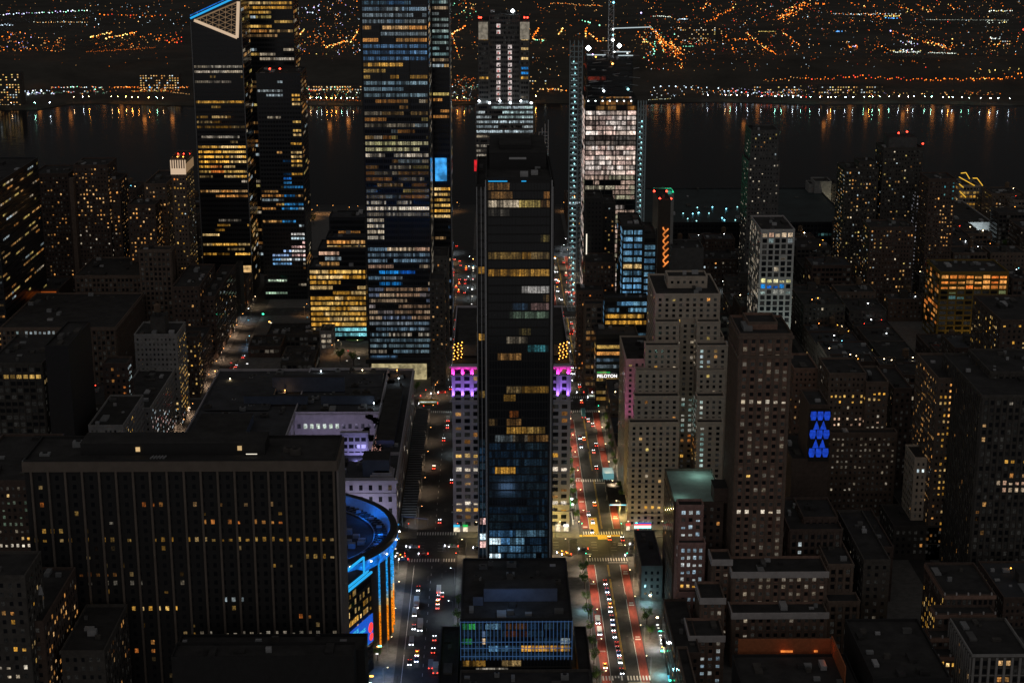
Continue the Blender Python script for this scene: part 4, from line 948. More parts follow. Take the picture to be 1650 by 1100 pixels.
m_ = MB(); m_.bar((t[1] + .1, 1189.6, 4), (t[1] + .1, 1189.6, 300), .7, 'steel'); obj('corner_fin', rel(m_, ox, oy), r)
bld('low_block', 'grey concrete block with small lit openings at the foot of the slender glass tower', [T(690, 722, 415, 1150, 30)], wall='grey_concrete', style='fine', prob=.08, seed=123, indiv=False)
bld('low_block', 'dark stone block with a few amber windows right at the foot of the banded skyscraper', [T(692, 716, 452, 1090, 18)], wall='dark_stone', style='fine', prob=.12, seed=124, indiv=False)

# unfinished tower behind the slab, with flood-lit work decks
def wip_extra(w, root, ox, oy):
    Y = 1400
    for px in (771, 838):
        a, z1 = PY(px, 36, Y - 1); b_, z0_ = PY(px + 15, 64, Y - 1); m_ = MB(); m_.box(a, b_, Y - 1, Y - .2, z0_, z1, 'louvre_glow'); obj('lit_louvre', rel(m_, ox, oy), root)
    for k, y in enumerate((74, 83, 92, 103, 112, 121, 131, 140, 149, 158, 40, 50)):
        for px in (800, 818.5):
            if y < 60 and px > 810: continue
            a, z = PY(px, y, Y - .6); m_ = MB(); m_.box(a, a + 3.2, Y - .6, Y - .2, z - 2.4, z + .6, 'window_glass', col=(.62, .52, .5)); m_.box(a + .8, a + 2.0, Y - .75, Y - .62, z - 2.2, z - .8, 'window_glass', col=(.5, .08, .06) if k % 3 else (.05, .04, .04)); obj('lift_opening', rel(m_, ox, oy), root)
    for y, n in ((190.5, 13), (200, 13), (163, 6), (184, 9), (174, 8), (209, 10)):
        for q in range(n):
            a, z = PY(772 + q * (84 / max(1, n - 1)), y + (q % 2) * (3 if n < 8 else 0), Y - 6); m_ = MB(); m_.octa(a, Y - 6, z, 1.0, 'lamp_white' if n < 8 else 'lamp_pale'); obj('work_light', rel(m_, ox, oy), root)
    a, z = PY(826, 18, Y + 6); m_ = MB(); m_.octa(a, Y + 6, z, 1.7, 'lamp_white'); m_.box(a - .2, a + .2, Y + 5.8, Y + 6.2, z - 14, z, 'black_metal'); obj('mast_light', rel(m_, ox, oy), root)
    for px in (772, 775, 845, 850): a, z = PY(px, 32, Y); beacon(root, ox, oy, a, Y, z, 'red_beacon', .9, 1)
    for y in (168, 176, 184, 195, 205, 212):
        a, z = PY(768, y, Y - 8); b_, _ = PY(859, y, Y - 8); m_ = MB(); m_.box(a, b_, Y - 8, Y - .1, z - .5, z, 'steel', bottom=True); obj('work_deck', rel(m_, ox, oy), root)
    a, z1 = PY(764, 258, Y - 9); b_, z0_ = PY(779, 276, Y - 9); m_ = MB(); m_.box(a, b_, Y - 9, Y - 8.5, z0_, z1, 'red_glow'); obj('red_banner', rel(m_, ox, oy), root)
Y = 1400
wz = [(788, 20, 838, 165, 0, 'Y', 0), (770, 60, 790, 72, .9, 'Y', .5), (836, 60, 860, 100, .45, 'Y', .6), (836, 100, 860, 118, .6, 'BLX', .4), (770, 112, 790, 130, .7, 'Y', .6), (836, 120, 856, 128, .8, 'Y', .6), (766, 163, 862, 215, .8, 'C', .5), (766, 215, 780, 258, .7, 'N', .3)]
bld('unfinished_tower', 'tower under construction behind the central slab with white-lit lift openings and work decks', [T(770, 788, 34, Y, 40), T(788, 838, 24, Y + 3, 36), T(838, 853, 34, Y, 40), [PY(766, 165, Y)[0], PY(860, 165, Y)[0], Y - 8.2, Y - .02, 0, PY(766, 166, Y)[1]]], wall='grey_concrete', style='office', prob=.3, pal='N', inten=.2, zones=wz, seed=131, extras=wip_extra, indiv=False, sty=(1.8, 4.0, .85, .5, .3, 0, 'run'), parapet=0)
r = thing('construction_hoist', 'ragged scaffold hoist with teal lights right of the central slab top', 'hoist', (*[PY(876, 200, 1380)[0], 1380], 0))
m_ = MB(); z1 = PY(876, 203, 1380)[1]
for dx in (-3.8, -1.2, 1.2, 3.8): m_.box(dx - .25, dx + .25, -.25, .25, 0, z1 + dx * 1.3, 'aluminium')
for k in range(int(z1 / 3)): m_.box(-3.8, 3.8, -.2, .2, k * 3, k * 3 + .3, 'aluminium')
obj('lattice', m_, r)
for k in range(10): m_ = MB(); m_.octa(-2.5 + 5 * (k % 2), -.8, z1 - 20 - k * 4, .8, 'teal_lamp'); obj('work_light', m_, r)

# tower under construction to the right with lit open floors and two hoists
def spiral():
    Y = 1330; a, z1 = PY(943, 160, Y); b_, _ = PY(1027, 160, Y); D = 60
    root, ox, oy = building('unfinished_tower', 'half-built tower with open white-lit floors between two lattice hoists', [[a, b_, Y, Y + D, 0, z1], T(946, 1020, 96, Y + 6, 40)], 'black_metal', prob=.96, pal='P4', inten=.85, seed=141, sty=(1.6, 4.0, .95, .74, .12, 0, 'band'), parapet=0,
        zones=[(940, 158, 1027.5, 460, 1, 'P4', .95), (1027.5, 0, 1200, 700, .5, 'P4', .3), (940, 80, 1030, 158, .1, 'R', .1), (948, 98, 985, 122, .5, 'RO', .35), (985, 98, 1010, 108, .5, 'RO', .6), (940, 159, 1030, 176, .55, 'W', .25), (940, 222, 1030, 231, .9, 'P4', .12), (940, 286, 1030, 440, .75, 'Y3', .4), (940, 330, 1030, 340, .3, 'P4', .3)])
    for k in range(1, 6):
        x = a + (b_ - a) * k / 5 - .01; m_ = MB(); m_.box(x - .35, x + .35, Y - .7, Y - .1, 0, z1, 'black_metal'); obj('column', rel(m_, ox, oy), root)
    rng = random.Random(9)
    for k in range(40):
        px, py = rng.uniform(944, 1024), rng.uniform(80, 158); x, z = PY(px, py, Y + 4 if py < 96 else Y - .8); m_ = MB(); m_.bar((x, Y + 2, z), (x + rng.uniform(2, 9), Y + 2, z + rng.uniform(-1, 1)), .4, rng.choice(('steel', 'aluminium', 'black_metal'))); obj('scaffold_bar', rel(m_, ox, oy), root)
    for px, py, mt, rr in ((948, 78, 'lamp_white', 2.2), (998, 74, 'lamp_white', 1.9), (973, 147, 'lamp_white', .9), (1012, 144, 'teal_lamp', 1.2), (960, 92, 'amber_light', .7), (1011, 86, 'lamp_pale', .6), (955, 88, 'lamp_violet', .6), (990, 84, 'lamp_pale', .7), (987, 103, 'lamp_orange', .9)):
        x, z = PY(px, py, Y - 1); m_ = MB(); m_.octa(x, Y - 1, z, rr, mt); obj('work_light', rel(m_, ox, oy), root)
    for k in range(7): x, z = PY(948 + k * 11.5, 163, Y - 1); m_ = MB(); m_.octa(x, Y - 1, z, .7, 'lamp_pale'); obj('work_light', rel(m_, ox, oy), root)
    for y0_, x0_, x1_ in ((89, 946, 976), (90, 996, 1020), (84, 988, 1016)):
        p, z = PY(x0_, y0_, Y + 1); q, _ = PY(x1_, y0_, Y + 1); m_ = MB(); m_.box(p, q, Y + 1, Y + 1.5, z - .3, z + .4, 'lamp_pale_dim'); obj('lit_deck_edge', rel(m_, ox, oy), root)
spiral()
def hoist(name, label, x0, x1, ytop, Y, lamps, seed):
    a, z1 = PY(x0, ytop, Y); b_, _ = PY(x1, ytop, Y); w_ = b_ - a
    root = thing(name, label, 'hoist', ((a + b_) / 2, Y, 0)); h = w_ / 2; m_ = MB(); FOOT.append((a, b_, Y, Y + 5))
    for x in (-h, -h * .3, h * .35, h):
        for y in (0, 5): m_.box(x - .22, x + .22, y - .22, y + .22, 0, z1, 'hoist_steel')
    k = 0
    while k * 4 < z1 - 4:
        z = k * 4
        m_.box(-h, h, -.15, .15, z, z + .35, 'hoist_steel'); m_.box(-h, h, 4.85, 5.15, z, z + .35, 'hoist_steel')
        m_.bar((-h, 0, z), (-h * .3, 0, z + 4), .25, 'hoist_steel'); m_.bar((h, 0, z), (h * .35, 0, z + 4), .25, 'hoist_steel'); k += 1
    obj('lattice', m_, root); rng = random.Random(seed)
    for k in range(lamps):
        z = z1 - 16 - k * (z1 - 20) / lamps
        m_ = MB(); m_.octa(-h * .3 + rng.uniform(-.5, .9), 1.5, z, .75, 'teal_lamp'); obj('work_light', m_, root)
        m_ = MB(); m_.box(-h * .8, h * .2, 1, 4.5, z - 1.6, z - 1.2, 'hoist_floor', bottom=True); obj('landing', m_, root)
    return root
hoist('construction_hoist', 'tall lattice hoist with blue-white lamps up the left side of the half-built tower', 919, 939, 66, 1290, 44, 1)
hoist('construction_hoist', 'shorter lattice hoist with blue-white lamps on the right side of the half-built tower', 1029, 1042, 163, 1315, 34, 2)
# crane mast
x, z = PY(984, 78, 1345); cr = thing('tower_crane', 'tower crane mast with white lights rising from the half-built tower', 'crane', (x, 1345, 0)); m_ = MB()
zt = PY(984, -30, 1345)[1]
for dx in (-2, 2):
    for dy in (-2, 2): m_.box(dx - .2, dx + .2, dy - .2, dy + .2, z - 30, zt, 'aluminium')
k = z - 30
while k < zt: m_.bar((-2, -2, k), (2, -2, k + 4), .25, 'aluminium'); m_.box(-2, 2, -2.2, -1.9, k, k + .25, 'aluminium'); k += 4
obj('mast', m_, cr)
for py, mt, r in ((47, 'lamp_pale', .8), (64, 'lamp_white', 1.2), (56, 'teal_lamp', .8), (4, 'lamp_cyan', .9)): m_ = MB(); m_.octa(1.5, -3, PY(984, py, 1345)[1], r, mt); obj('mast_light', m_, cr)
m_ = MB(); zz = PY(984, 46, 1345)[1]; m_.bar((2, 0, zz), (32, 0, zz + 1), .7, 'lamp_pale_dim'); obj('jib', m_, cr)

# ------------------------------------------------------------------ right of the avenue
r, ox, oy = bld('dark_tower', 'windowless black tower with one white vertical light strip in front of the half-built tower', [T(945, 972, 322, 1150, 30), T(972, 992, 330, 1155, 30)], wall='black_metal', style='fine', prob=.0, seed=151, zones=[(972, 330, 992, 700, .2, 'M', .35)], indiv=False)
m_ = MB(); x, z1 = PY(944.5, 377, 1149); m_.box(x, x + .7, 1148.7, 1149.4, PY(944, 415, 1149)[1], z1, 'strip_white'); obj('light_strip', rel(m_, ox, oy), r)
bld('low_block', 'brown block with a few orange windows beneath the black windowless tower', [T(943, 992, 425, 1120, 30), T(930, 972, 470, 1100, 18)], wall='dark_brick', style='fine', prob=.12, pal='O', inten=.8, seed=152, indiv=False)
bld('low_block', 'small rooftop terrace building lit amber inside, below the blue-lit tower at its left', [T(942, 972, 492, 1085, 12)], wall='tan_brick', style='loft', prob=.3, pal='W', inten=.2, seed=153)
bt = [(1000, 366, 1060, 525, .97, 'SB', .62), (1003, 428, 1060, 436, .98, 'Y', .75), (1038, 365, 1060, 440, .9, 'SB', .4), (1000, 525, 1060, 540, .9, 'SB', .5), (1000, 478, 1060, 486, .15, 'B', .1)]
def bx_(w, root, ox, oy):
    f = MB(); a = PY(1004, 367, 1085)[0]; b_ = PY(1038, 367, 1085)[0]; c = PY(1058, 367, 1085)[0]
    for x in (a, (a + b_) / 2, b_, c): f.box(x - .5, x + .5, 1084.4, 1084.95, 4, PY(1004, 368, 1085)[1], 'black_metal')
    obj('column', rel(f, ox, oy), root)
bld('blue_lit_tower', 'mid-rise tower with pale blue glowing floors and one amber floor', [T(1003, 1037, 367, 1085, 46), T(1037.2, 1058, 380, 1086, 40)], wall='black_metal', prob=.9, pal='SB', inten=.5, zones=bt, seed=154, extras=bx_, sty=(1.4, 4.6, .96, .62, .2, 0, 'band'), sprob=.05)
bld('blue_lit_annex', 'lower glass annex with blue and amber floors at the foot of the blue-lit tower', [T(974, 1044, 482, 1070, 12.5)], wall='black_metal', prob=.5, pal='SB', inten=.3, seed=155, sty=(1.5, 4.3, .96, .6, .2, 0, 'band'),
    zones=[(996, 489, 1050, 502, .97, 'SB', .5), (974, 489, 992, 502, .9, 'SB', .1), (974, 507, 1034, 520, .75, 'Y', .75), (974, 520, 1040, 527, .9, 'O2', .75), (974, 528, 1040, 540, .4, 'SB', .2)])
r, ox, oy = bld('retail_building', 'low black building with two bright amber floors and a white shop sign', [T(960, 1028, 541, 1045, 24.5)], wall='black_metal', prob=.4, pal='Y', inten=.3, seed=156, sty=(2.1, 4.4, .97, .52, .25, 0, 'band'), sprob=.1,
    zones=[(958, 553, 1028, 564, 1, 'Y', .75), (958, 565, 1028, 576, 1, 'W', .75), (958, 577, 1028, 600, .9, 'BW2', .14), (1020, 570, 1028, 600, .1, 'Y', 0)])
x, z = PY(962, 608, 1043); text('PELOTON', 2.9, 'sign_white', r, (x - ox, 1043 - oy, z), (math.pi / 2, 0, 0), 'sign_lettering')
m_ = MB(); m_.box(x - ox, x - ox + 8.5, 1043 - oy, 1043.4 - oy, z + 3.2, z + 3.6, 'sign_green'); obj('sign_strip', m_, r)
# tower with orange lattice and green lit top
def ml(w, root, ox, oy):
    Y = 1140
    for k in range(6):
        a, z0_ = PY(1068.5, 430 - k * 10.5, Y - 1); b_, z1 = PY(1077, 421 - k * 10.5, Y - 1); m_ = MB()
        m_.bar((a, Y - 1, z0_), (b_, Y - 1, z1), .8, 'lattice_orange'); m_.bar((a, Y - 1, z1), ((a + b_) / 2, Y - 1, (z0_ + z1) / 2), .8, 'lattice_orange'); m_.bar((a, Y - 1, z1), (a, Y - 1, z1 + 1), .8, 'lattice_orange'); obj('lit_brace', rel(m_, ox, oy), root)
    for px, py in ((1054, 309), (1074, 309), (1063, 321), (1081, 321)): x, z = PY(px, py + 3, Y + 8); beacon(root, ox, oy, x, Y + 8, z, 'red_beacon', .9, 1)
r, ox, oy = bld('dark_tower', 'slim dark tower with orange-lit zigzag bracing and red beacons', [T(1061, 1081, 324, 1140, 40)], wall='bronze_metal', style='blank', prob=0, seed=157, extras=ml)
r, ox, oy = bld('green_roof_tower', 'distant tower top washed in green light behind the orange zigzag tower', [T(1056, 1086, 312, 1330, 20)], wall='concrete', style='blank', prob=0, seed=158)
light('green_flood', 'POINT', (0, -8, 0 + PY(1056, 305, 1330)[1]), 16000, (.02, 1, .45), r, 1)
m_ = MB(); x, z = PY(1058, 312, 1329); m_.box(x - ox, x - ox + 12, -11, -10.5, z - .5, z + 2, 'teal_light'); obj('edge_light', m_, r)
# long dark convention hall
def hall(w, root, ox, oy):
    Y = 1500; a, z = PY(1105, 315, 1690); b_, _ = PY(1208, 315, 1690)
    m_ = MB(); m_.box(a, b_, 1689, 1690, 9, 11.5, 'teal_light'); obj('edge_light', rel(m_, ox, oy), root)
    rng = random.Random(4)
    for k in range(24):
        px, py = rng.uniform(1100, 1200), rng.uniform(330, 380); x, y_ = PG(px, py, 24.5)
        if 1515 < y_ < 1680: m_ = MB(); m_.octa(x, y_, 25, .7, rng.choice(('lamp_cyan', 'teal_lamp'))); obj('roof_light', rel(m_, ox, oy), root)
bld('convention_hall', 'long low dark glass convention hall with faint teal roof along the river', [[124, 330, 1515, 1686, 0, 24]], wall='spandrel', style='loft', prob=.08, pal='T', inten=.15, seed=159, roof='teal_roof', extras=hall, indiv=False)
bld('box_building', 'blank grey box building with lit edges in front of the convention hall', [T(1082, 1134, 402, 1310, 34)], wall='grey_concrete', style='blank', prob=0, seed=160)
bld('apartment_tower', 'slim apartment tower with gridded balconies and warm windows on the riverfront', [T(1210, 1255, 212, 1330, 30), T(1206, 1257, 262, 1325, 34)], wall='grey_concrete', style='fine', prob=.13, pal='N', inten=.7, seed=161, indiv=False, zones=[(1210, 215, 1255, 252, .22, 'M', .5)])
def gridx(w, root, ox, oy):
    Y = 1120; a = PY(1226, 345, Y)[0]; b_ = PY(1282, 345, Y)[0]; zt = PY(1226, 371, Y)[1]; zb = 4
    light('front_flood', 'AREA', ((a + b_) / 2 - ox, Y - 30 - oy, 8), 9000, (.75, .95, .85), root, 8, rot=Vector((0, .7, 1)).to_track_quat('-Z', 'Y').to_euler())
bld('white_grid_building', 'pale grid-fronted office building with one bright yellow floor and a blue light line', [T(1226, 1281, 372, 1120, 48)], wall='pale_stone', prob=.06, pal='N', inten=.3, seed=162, extras=gridx, sty=(4.3, 4.0, .7, .72, .14, 0, 'room'),
    zones=[(1226, 374, 1281, 381, .85, 'P2', .6), (1226, 425, 1281, 431, .85, 'Y2', .5), (1226, 449, 1275, 460, 1, 'Y2', .85), (1226, 461, 1275, 468, 1, 'BLX', .6), (1226, 468, 1280, 478, .6, 'T2', .3), (1226, 383, 1275, 392, .35, 'C', .3)], sprob=.5)
bld('vent_building', 'pair of pale windowless ventilation blocks standing at the river edge', [T(1313, 1340, 294, 1660, 24), T(1304, 1312.8, 298, 1664, 20)], wall='concrete', style='blank', prob=0, seed=163)
light('wall_wash', 'POINT', (PY(1338, 325, 1640)[0], 1640, 6), 9000, (1, .9, .6), None, .5)
bld('apartment_tower', 'wide apartment tower with dense mixed-colour windows, left of the taller beacon-topped one', [T(1362, 1416, 274, 1400, 34), T(1384, 1412, 262, 1404, 20)], wall='dark_stone', style='fine', prob=.24, pal='M', inten=.65, seed=164, indiv=False, sprob=.3)
r, ox, oy = bld('apartment_tower', 'tall apartment tower with grey roof box and three red beacons', [T(1424, 1488, 240, 1400, 30)], wall='dark_stone', style='fine', prob=.17, pal='M', inten=.65, seed=165, indiv=False)
z = PY(1424, 240, 1400)[1]; roof_box(r, ox, oy, ox - 12, ox + 12, 1404, 1424, z, z + 9, 'grey_concrete')
for dx, dz in ((-4, 12), (3, 13), (17, 3)): beacon(r, ox, oy, ox + dx, 1404, z + dz - 3, 'red_beacon', .9, 3)
bld('apartment_tower', 'dark apartment block full of scattered lights below the beacon-topped tower', [T(1402, 1474, 368, 1290, 30)], wall='dark_brick', style='fine', prob=.18, pal='M', inten=.6, seed=166, indiv=False)
bld('office_building', 'building with a white lattice-like lit facade right of the beacon-topped tower', [T(1476, 1494, 306, 1390, 14)], wall='dark_stone', style='fine', prob=.75, pal='LV', inten=.28, seed=167, indiv=False)
bld('apartment_tower', 'dark slab tower with warm windows down its right half at the right', [T(1497, 1541, 290, 1330, 30)], wall='dark_brick', style='fine', prob=.05, pal='W', inten=.8, seed=168, indiv=False, zones=[(1514, 330, 1541, 400, .5, 'W', .8), (1520, 290, 1541, 330, .3, 'T', .5)])
bld('warehouse_shed', 'large blank pale-walled shed with a lit doorway strip by the river at far right', [T(1543, 1600, 360, 1560, 110)], wall='pale_stone', style='blank', prob=0, seed=169)
light('door_lights', 'AREA', (PY(1572, 395, 1545)[0], 1540, 3), 7000, (.75, .95, 1), None, 12, rot=Vector((0, 1, .4)).to_track_quat('-Z', 'Y').to_euler())
r, ox, oy = bld('orange_lit_building', 'low wide building with three rows of glowing orange windows at the far right', [T(1515, 1626, 440, 1195, 40)], wall='yellow_stone', prob=.0, seed=170, sty=(5.8, 3.9, .8, .62, .18, 0, 'room'), pal='O', inten=.5, sprob=.3, zones=[(1515, 441, 1630, 466, .97, 'OR', .8), (1515, 467, 1630, 482, .5, 'LT', .16), (1595, 482, 1612, 492, .9, 'K', .9)])
for dx in (-12, 0, 12): light('front_flood', 'POINT', (dx, -26, 4), 700, (1, .7, .2), r, .4)
bld('pier_terminal', 'pier buildings with yellow-lit roof outlines near the right edge', [T(1546, 1580, 300, 1690, 36)], wall='concrete', prob=.6, pal='Y', inten=.6, seed=171, style='loft', indiv=False)
pt = thing('pier_roof_lights', 'zigzag yellow rooftop light lines above the pier buildings at right', 'lights', (PY(1560, 285, 1690)[0], 1690, 0)); m_ = MB()
P_ = [(1548, 279), (1556, 278), (1562, 288)]; Q_ = [(1567, 287), (1574, 287), (1583, 299)]; x0_, _ = PY(1560, 285, 1690)
for L in (P_, Q_, [(1545, 285), (1570, 299)], [(1545, 296), (1552, 302)], [(1546, 308), (1556, 318)]):
    for a, b_ in zip(L, L[1:]):
        p = PY(*a, 1690); q = PY(*b_, 1690); m_.bar((p[0] - x0_, -1, p[1]), (q[0] - x0_, -1, q[1]), .8, 'strip_yellow')
obj('light_line', m_, pt)
bld('apartment_block', 'dark apartment block with yellow windows cut by the right edge, above the big dark tower', [T(1613, 1700, 518, 960, 60)], wall='dark_brick', style='punch', prob=.28, pal='Y', inten=.7, seed=172, sprob=.2)
# mid right dark buildings
mr = [('office_block', 'dark setback office block with two yellow window rows right of the blue triangle panel', [T(1336, 1396, 604, 862, 30), T(1396, 1432, 618, 858, 30), T(1338, 1446, 700, 850, 7.9)], 'tan_brick', dict(style='fine', prob=.06, pal='N', inten=.3, zones=[(1336, 632, 1440, 642, .8, 'Y', .8), (1336, 643, 1440, 652, .5, 'Y', .7), (1336, 674, 1440, 685, .55, 'P2', .7), (1336, 685, 1440, 696, .85, 'N', .5), (1336, 700, 1446, 760, .4, 'N', .12)])),
      ('brick_building', 'narrow dark brick building between the brown tower and the blue triangle panel', [T(1279, 1318, 596, 900, 30)], 'red_brick', dict(style='fine', prob=.05, zones=[(1283, 642, 1312, 650, .7, 'N', .5)])),
      ('blank_wall_building', 'tall blank brown party wall building under the blue triangle panel', [T(1276, 1336, 742, 800, 40)], 'dark_brick', dict(style='blank')),
      ('brick_wing', 'red-trimmed brick building with stepped roofs just right of the brown brick tower', [T(1272, 1358, 856, 712, 40), T(1294, 1350, 836, 722, 25)], 'dark_brick', dict(style='pier', prob=.12, pal='C', inten=.4)),
      ('office_block', 'shadowed office building with a thin vertical column of amber windows at right', [T(1512, 1569, 612, 790, 44)], 'tan_brick', dict(style='fine', prob=.3, pal='W', inten=.5, zones=[(1512, 612, 1528, 850, .55, 'Y', .45), (1528, 612, 1541, 850, .95, 'W', .95), (1541, 612, 1570, 690, .35, 'Y', .5), (1541, 690, 1570, 900, .0, 'Y', 0)])),
      ('office_block', 'massive unlit building at the right edge with three short rows of amber windows', [T(1582, 1760, 640, 740, 70), T(1596, 1760, 602, 770, 40)], 'dark_stone', dict(style='pier', prob=.02, pal='W', inten=.4, zones=[(1606, 738, 1660, 753, .4, 'Y', .5), (1606, 756, 1660, 766, .25, 'W', .4), (1600, 776, 1660, 792, .8, 'P2', .45), (1600, 640, 1660, 700, .06, 'N', .3)])),
      ('small_building', 'small pale building with three white windows left of the amber window column', [T(1474, 1503, 740, 800, 20)], 'limestone', dict(style='punch', prob=.02, zones=[(1472, 754, 1505, 764, 1, 'C', .9)])),
      ('loft_building', 'unlit loft building with a dim side wall between the party wall and the amber column', [T(1440, 1470, 628, 880, 40)], 'dark_brick', dict(style='punch', prob=.04)),
      ('loft_building', 'dark low loft with two yellow top windows above the stepped building at lower right', [T(1413, 1440, 884, 740, 50)], 'dark_brick', dict(style='punch', prob=.06, pal='Y', inten=.7)),
      ('loft_building', 'unlit rooftop loft with faint grey side windows right of the red-trimmed wing', [T(1392, 1435, 905, 690, 60)], 'dark_stone', dict(style='punch', prob=.05, pal='N', inten=.3)),
      ('loft_building', 'brown low building with a single amber window beside stepped wing of the brick tower', [T(1334, 1376, 912, 690, 30), T(1334, 1386, 972, 680, 9.9)], 'tan_brick', dict(style='pier', prob=.08, pal='Y', inten=.6)),
      ('dark_block', 'broad unlit rooftop in the shadow below the small pale building', [T(1440, 1560, 850, 790, 30)], 'dark_stone', dict(style='punch', prob=.02)),
      ('dark_block', 'unlit roof with one white skylight in the shadowed middle right', [T(1452, 1500, 820, 850, 30)], 'dark_stone', dict(style='punch', prob=.02))]
sd = 200
for nm, lb, ts, wl, kw in mr:
    sd += 1; building(nm, lb, ts, wl, seed=sd, **kw)
# blue triangle panel
bp_ = thing('blue_triangle_sign', 'blue illuminated panel patterned with dark triangles at right of the brown brick tower', 'sign', (PY(1320, 740, 799)[0], 799, 0)); x0_, _ = PY(1320, 740, 799)
a, z1 = PY(1306, 663, 799); b_, zb = PY(1335, 737, 799); m_ = MB(); m_.box(a - x0_, b_ - x0_, 0.3, 1.0, zb - 2, z1 + 1, 'black_metal'); obj('frame', m_, bp_)
W_ = b_ - a; H_ = z1 - zb
for r in range(5):
    for k in range(3):
        cx = a - x0_ + W_ * (k + .5 + (0 if r % 2 == 0 else .5) - .0) / 3
        if cx > b_ - x0_ - .2: continue
        zt_ = z1 - H_ * r / 5; zc = zt_ - H_ / 5 * .95; q = W_ / 6 * .95; m_ = MB(); qq = q * .45 if r % 2 == 0 else .05
        m_.face([(cx - q, .2, zc), (cx + q, .2, zc), (cx + qq, .2, zt_), (cx - qq, .2, zt_)] if r % 2 else [(cx - q * .6, .2, zc), (cx + q * .6, .2, zc), (cx + q, .2, (zc + zt_) / 2), (cx + q * .8, .2, zt_), (cx - q * .8, .2, zt_), (cx - q, .2, (zc + zt_) / 2)], 'blue_panel'); obj('lit_triangle', m_, bp_)
building('sign_backing_building', 'brown building shaft rising behind the blue triangle panel', [T(1304, 1336, 655, 801, 26)], 'dark_brick', style='blank', seed=230)
# stepped building, lower right
st_t = [T(1522, 1604, 961, 655, 34), T(1508, 1604, 992, 646, 8.9), T(1499, 1604, 1030, 637, 8.9), T(1492, 1564, 1060, 628, 8.9)]
def st_extra(w, root, ox, oy):
    for t in st_t:
        c = MB(); c.box(t[0] - .3, t[1] + .3, t[2] - .4, t[2] - .02, t[5] - 1.0, t[5] + .7, 'red_brick', bottom=True); c.box(t[0] - .4, t[0] - .02, t[2], t[3], t[5] - 1.0, t[5] + .7, 'red_brick', bottom=True); obj('cornice', rel(c, ox, oy), root)
        n = int((t[1] - t[0]) / 5)
        for k in range(n + 1): m_ = MB(); m_.box(t[0] + k * 5 - .3, t[0] + k * 5 + .3, t[2] - .42, t[2] + .2, t[5] + .75, t[5] + 1.9, 'pale_stone'); obj('finial', rel(m_, ox, oy), root)
building('stepped_building', 'stepped brick building with two rows of bright yellow windows near the lower right corner', st_t, 'dark_brick', seed=231, prob=.03, pal='Y', inten=.7, extras=st_extra, sty=(2.35, 3.6, .58, .62, .2, .25, 'room'), sprob=.3, pier_mat='dark_brick',
    zones=[(1520, 1013, 1590, 1024, .8, 'Y', .8), (1580, 998, 1604, 1008, .9, 'Y', .8), (1495, 1063, 1560, 1076, .92, 'Y', .8), (1495, 1077, 1560, 1090, .4, 'T2', .4), (1478, 970, 1507, 1020, .7, 'Y', .6), (1480, 900, 1520, 960, .05, 'Y', .5), (1522, 964, 1604, 985, 0, 'Y', 0)])
building('grey_building', 'grey building with pale vertical piers at the bottom, left corner of the shadowed roof', [T(1566, 1660, 1058, 606, 34)], 'dark_stone', style='pier', pier_mat='concrete', seed=232, prob=.03)
f, ox, oy = building('foreground_block', 'large black flat roof along the bottom right of the stepped brick tower', [[PY(1362, 1000, 650)[0], PY(1478, 1000, 650)[0], 596, 650, 0, PY(1420, 1000, 650)[1]], [PY(1180, 1057, 636)[0], PY(1362, 1057, 636)[0] - .02, 594, 636, 0, PY(1270, 1057, 636)[1]]], 'black_metal', style='blank', seed=233)
m_ = MB(); a, z1 = PY(1190, 1030, 640); b_, zb = PY(1338, 1055, 640); m_.box(a, b_, 640.2, 641, zb - 3, z1, 'orange_wall'); m_.box(b_, b_ + .5, 612, 640, zb - 3, z1 + 1.5, 'orange_wall'); obj('orange_wall', rel(m_, ox, oy), f)
light('orange_lamp', 'POINT', (b_ - 3 - ox, 634 - oy, z1 - 1), 70, (1, .2, .03), f, .4); light('orange_lamp', 'POINT', (b_ - 20 - ox, 637 - oy, z1 - 3), 35, (1, .2, .03), f, .4)
for x_ in (b_ - 21, b_ - 7): m_ = MB(); m_.box(x_, x_ + (5 if x_ < b_ - 10 else 1.5), 639.6, 639.9, zb + 1.6, zb + 2.4, 'lattice_orange'); obj('lamp_tube', rel(m_, ox, oy), f)

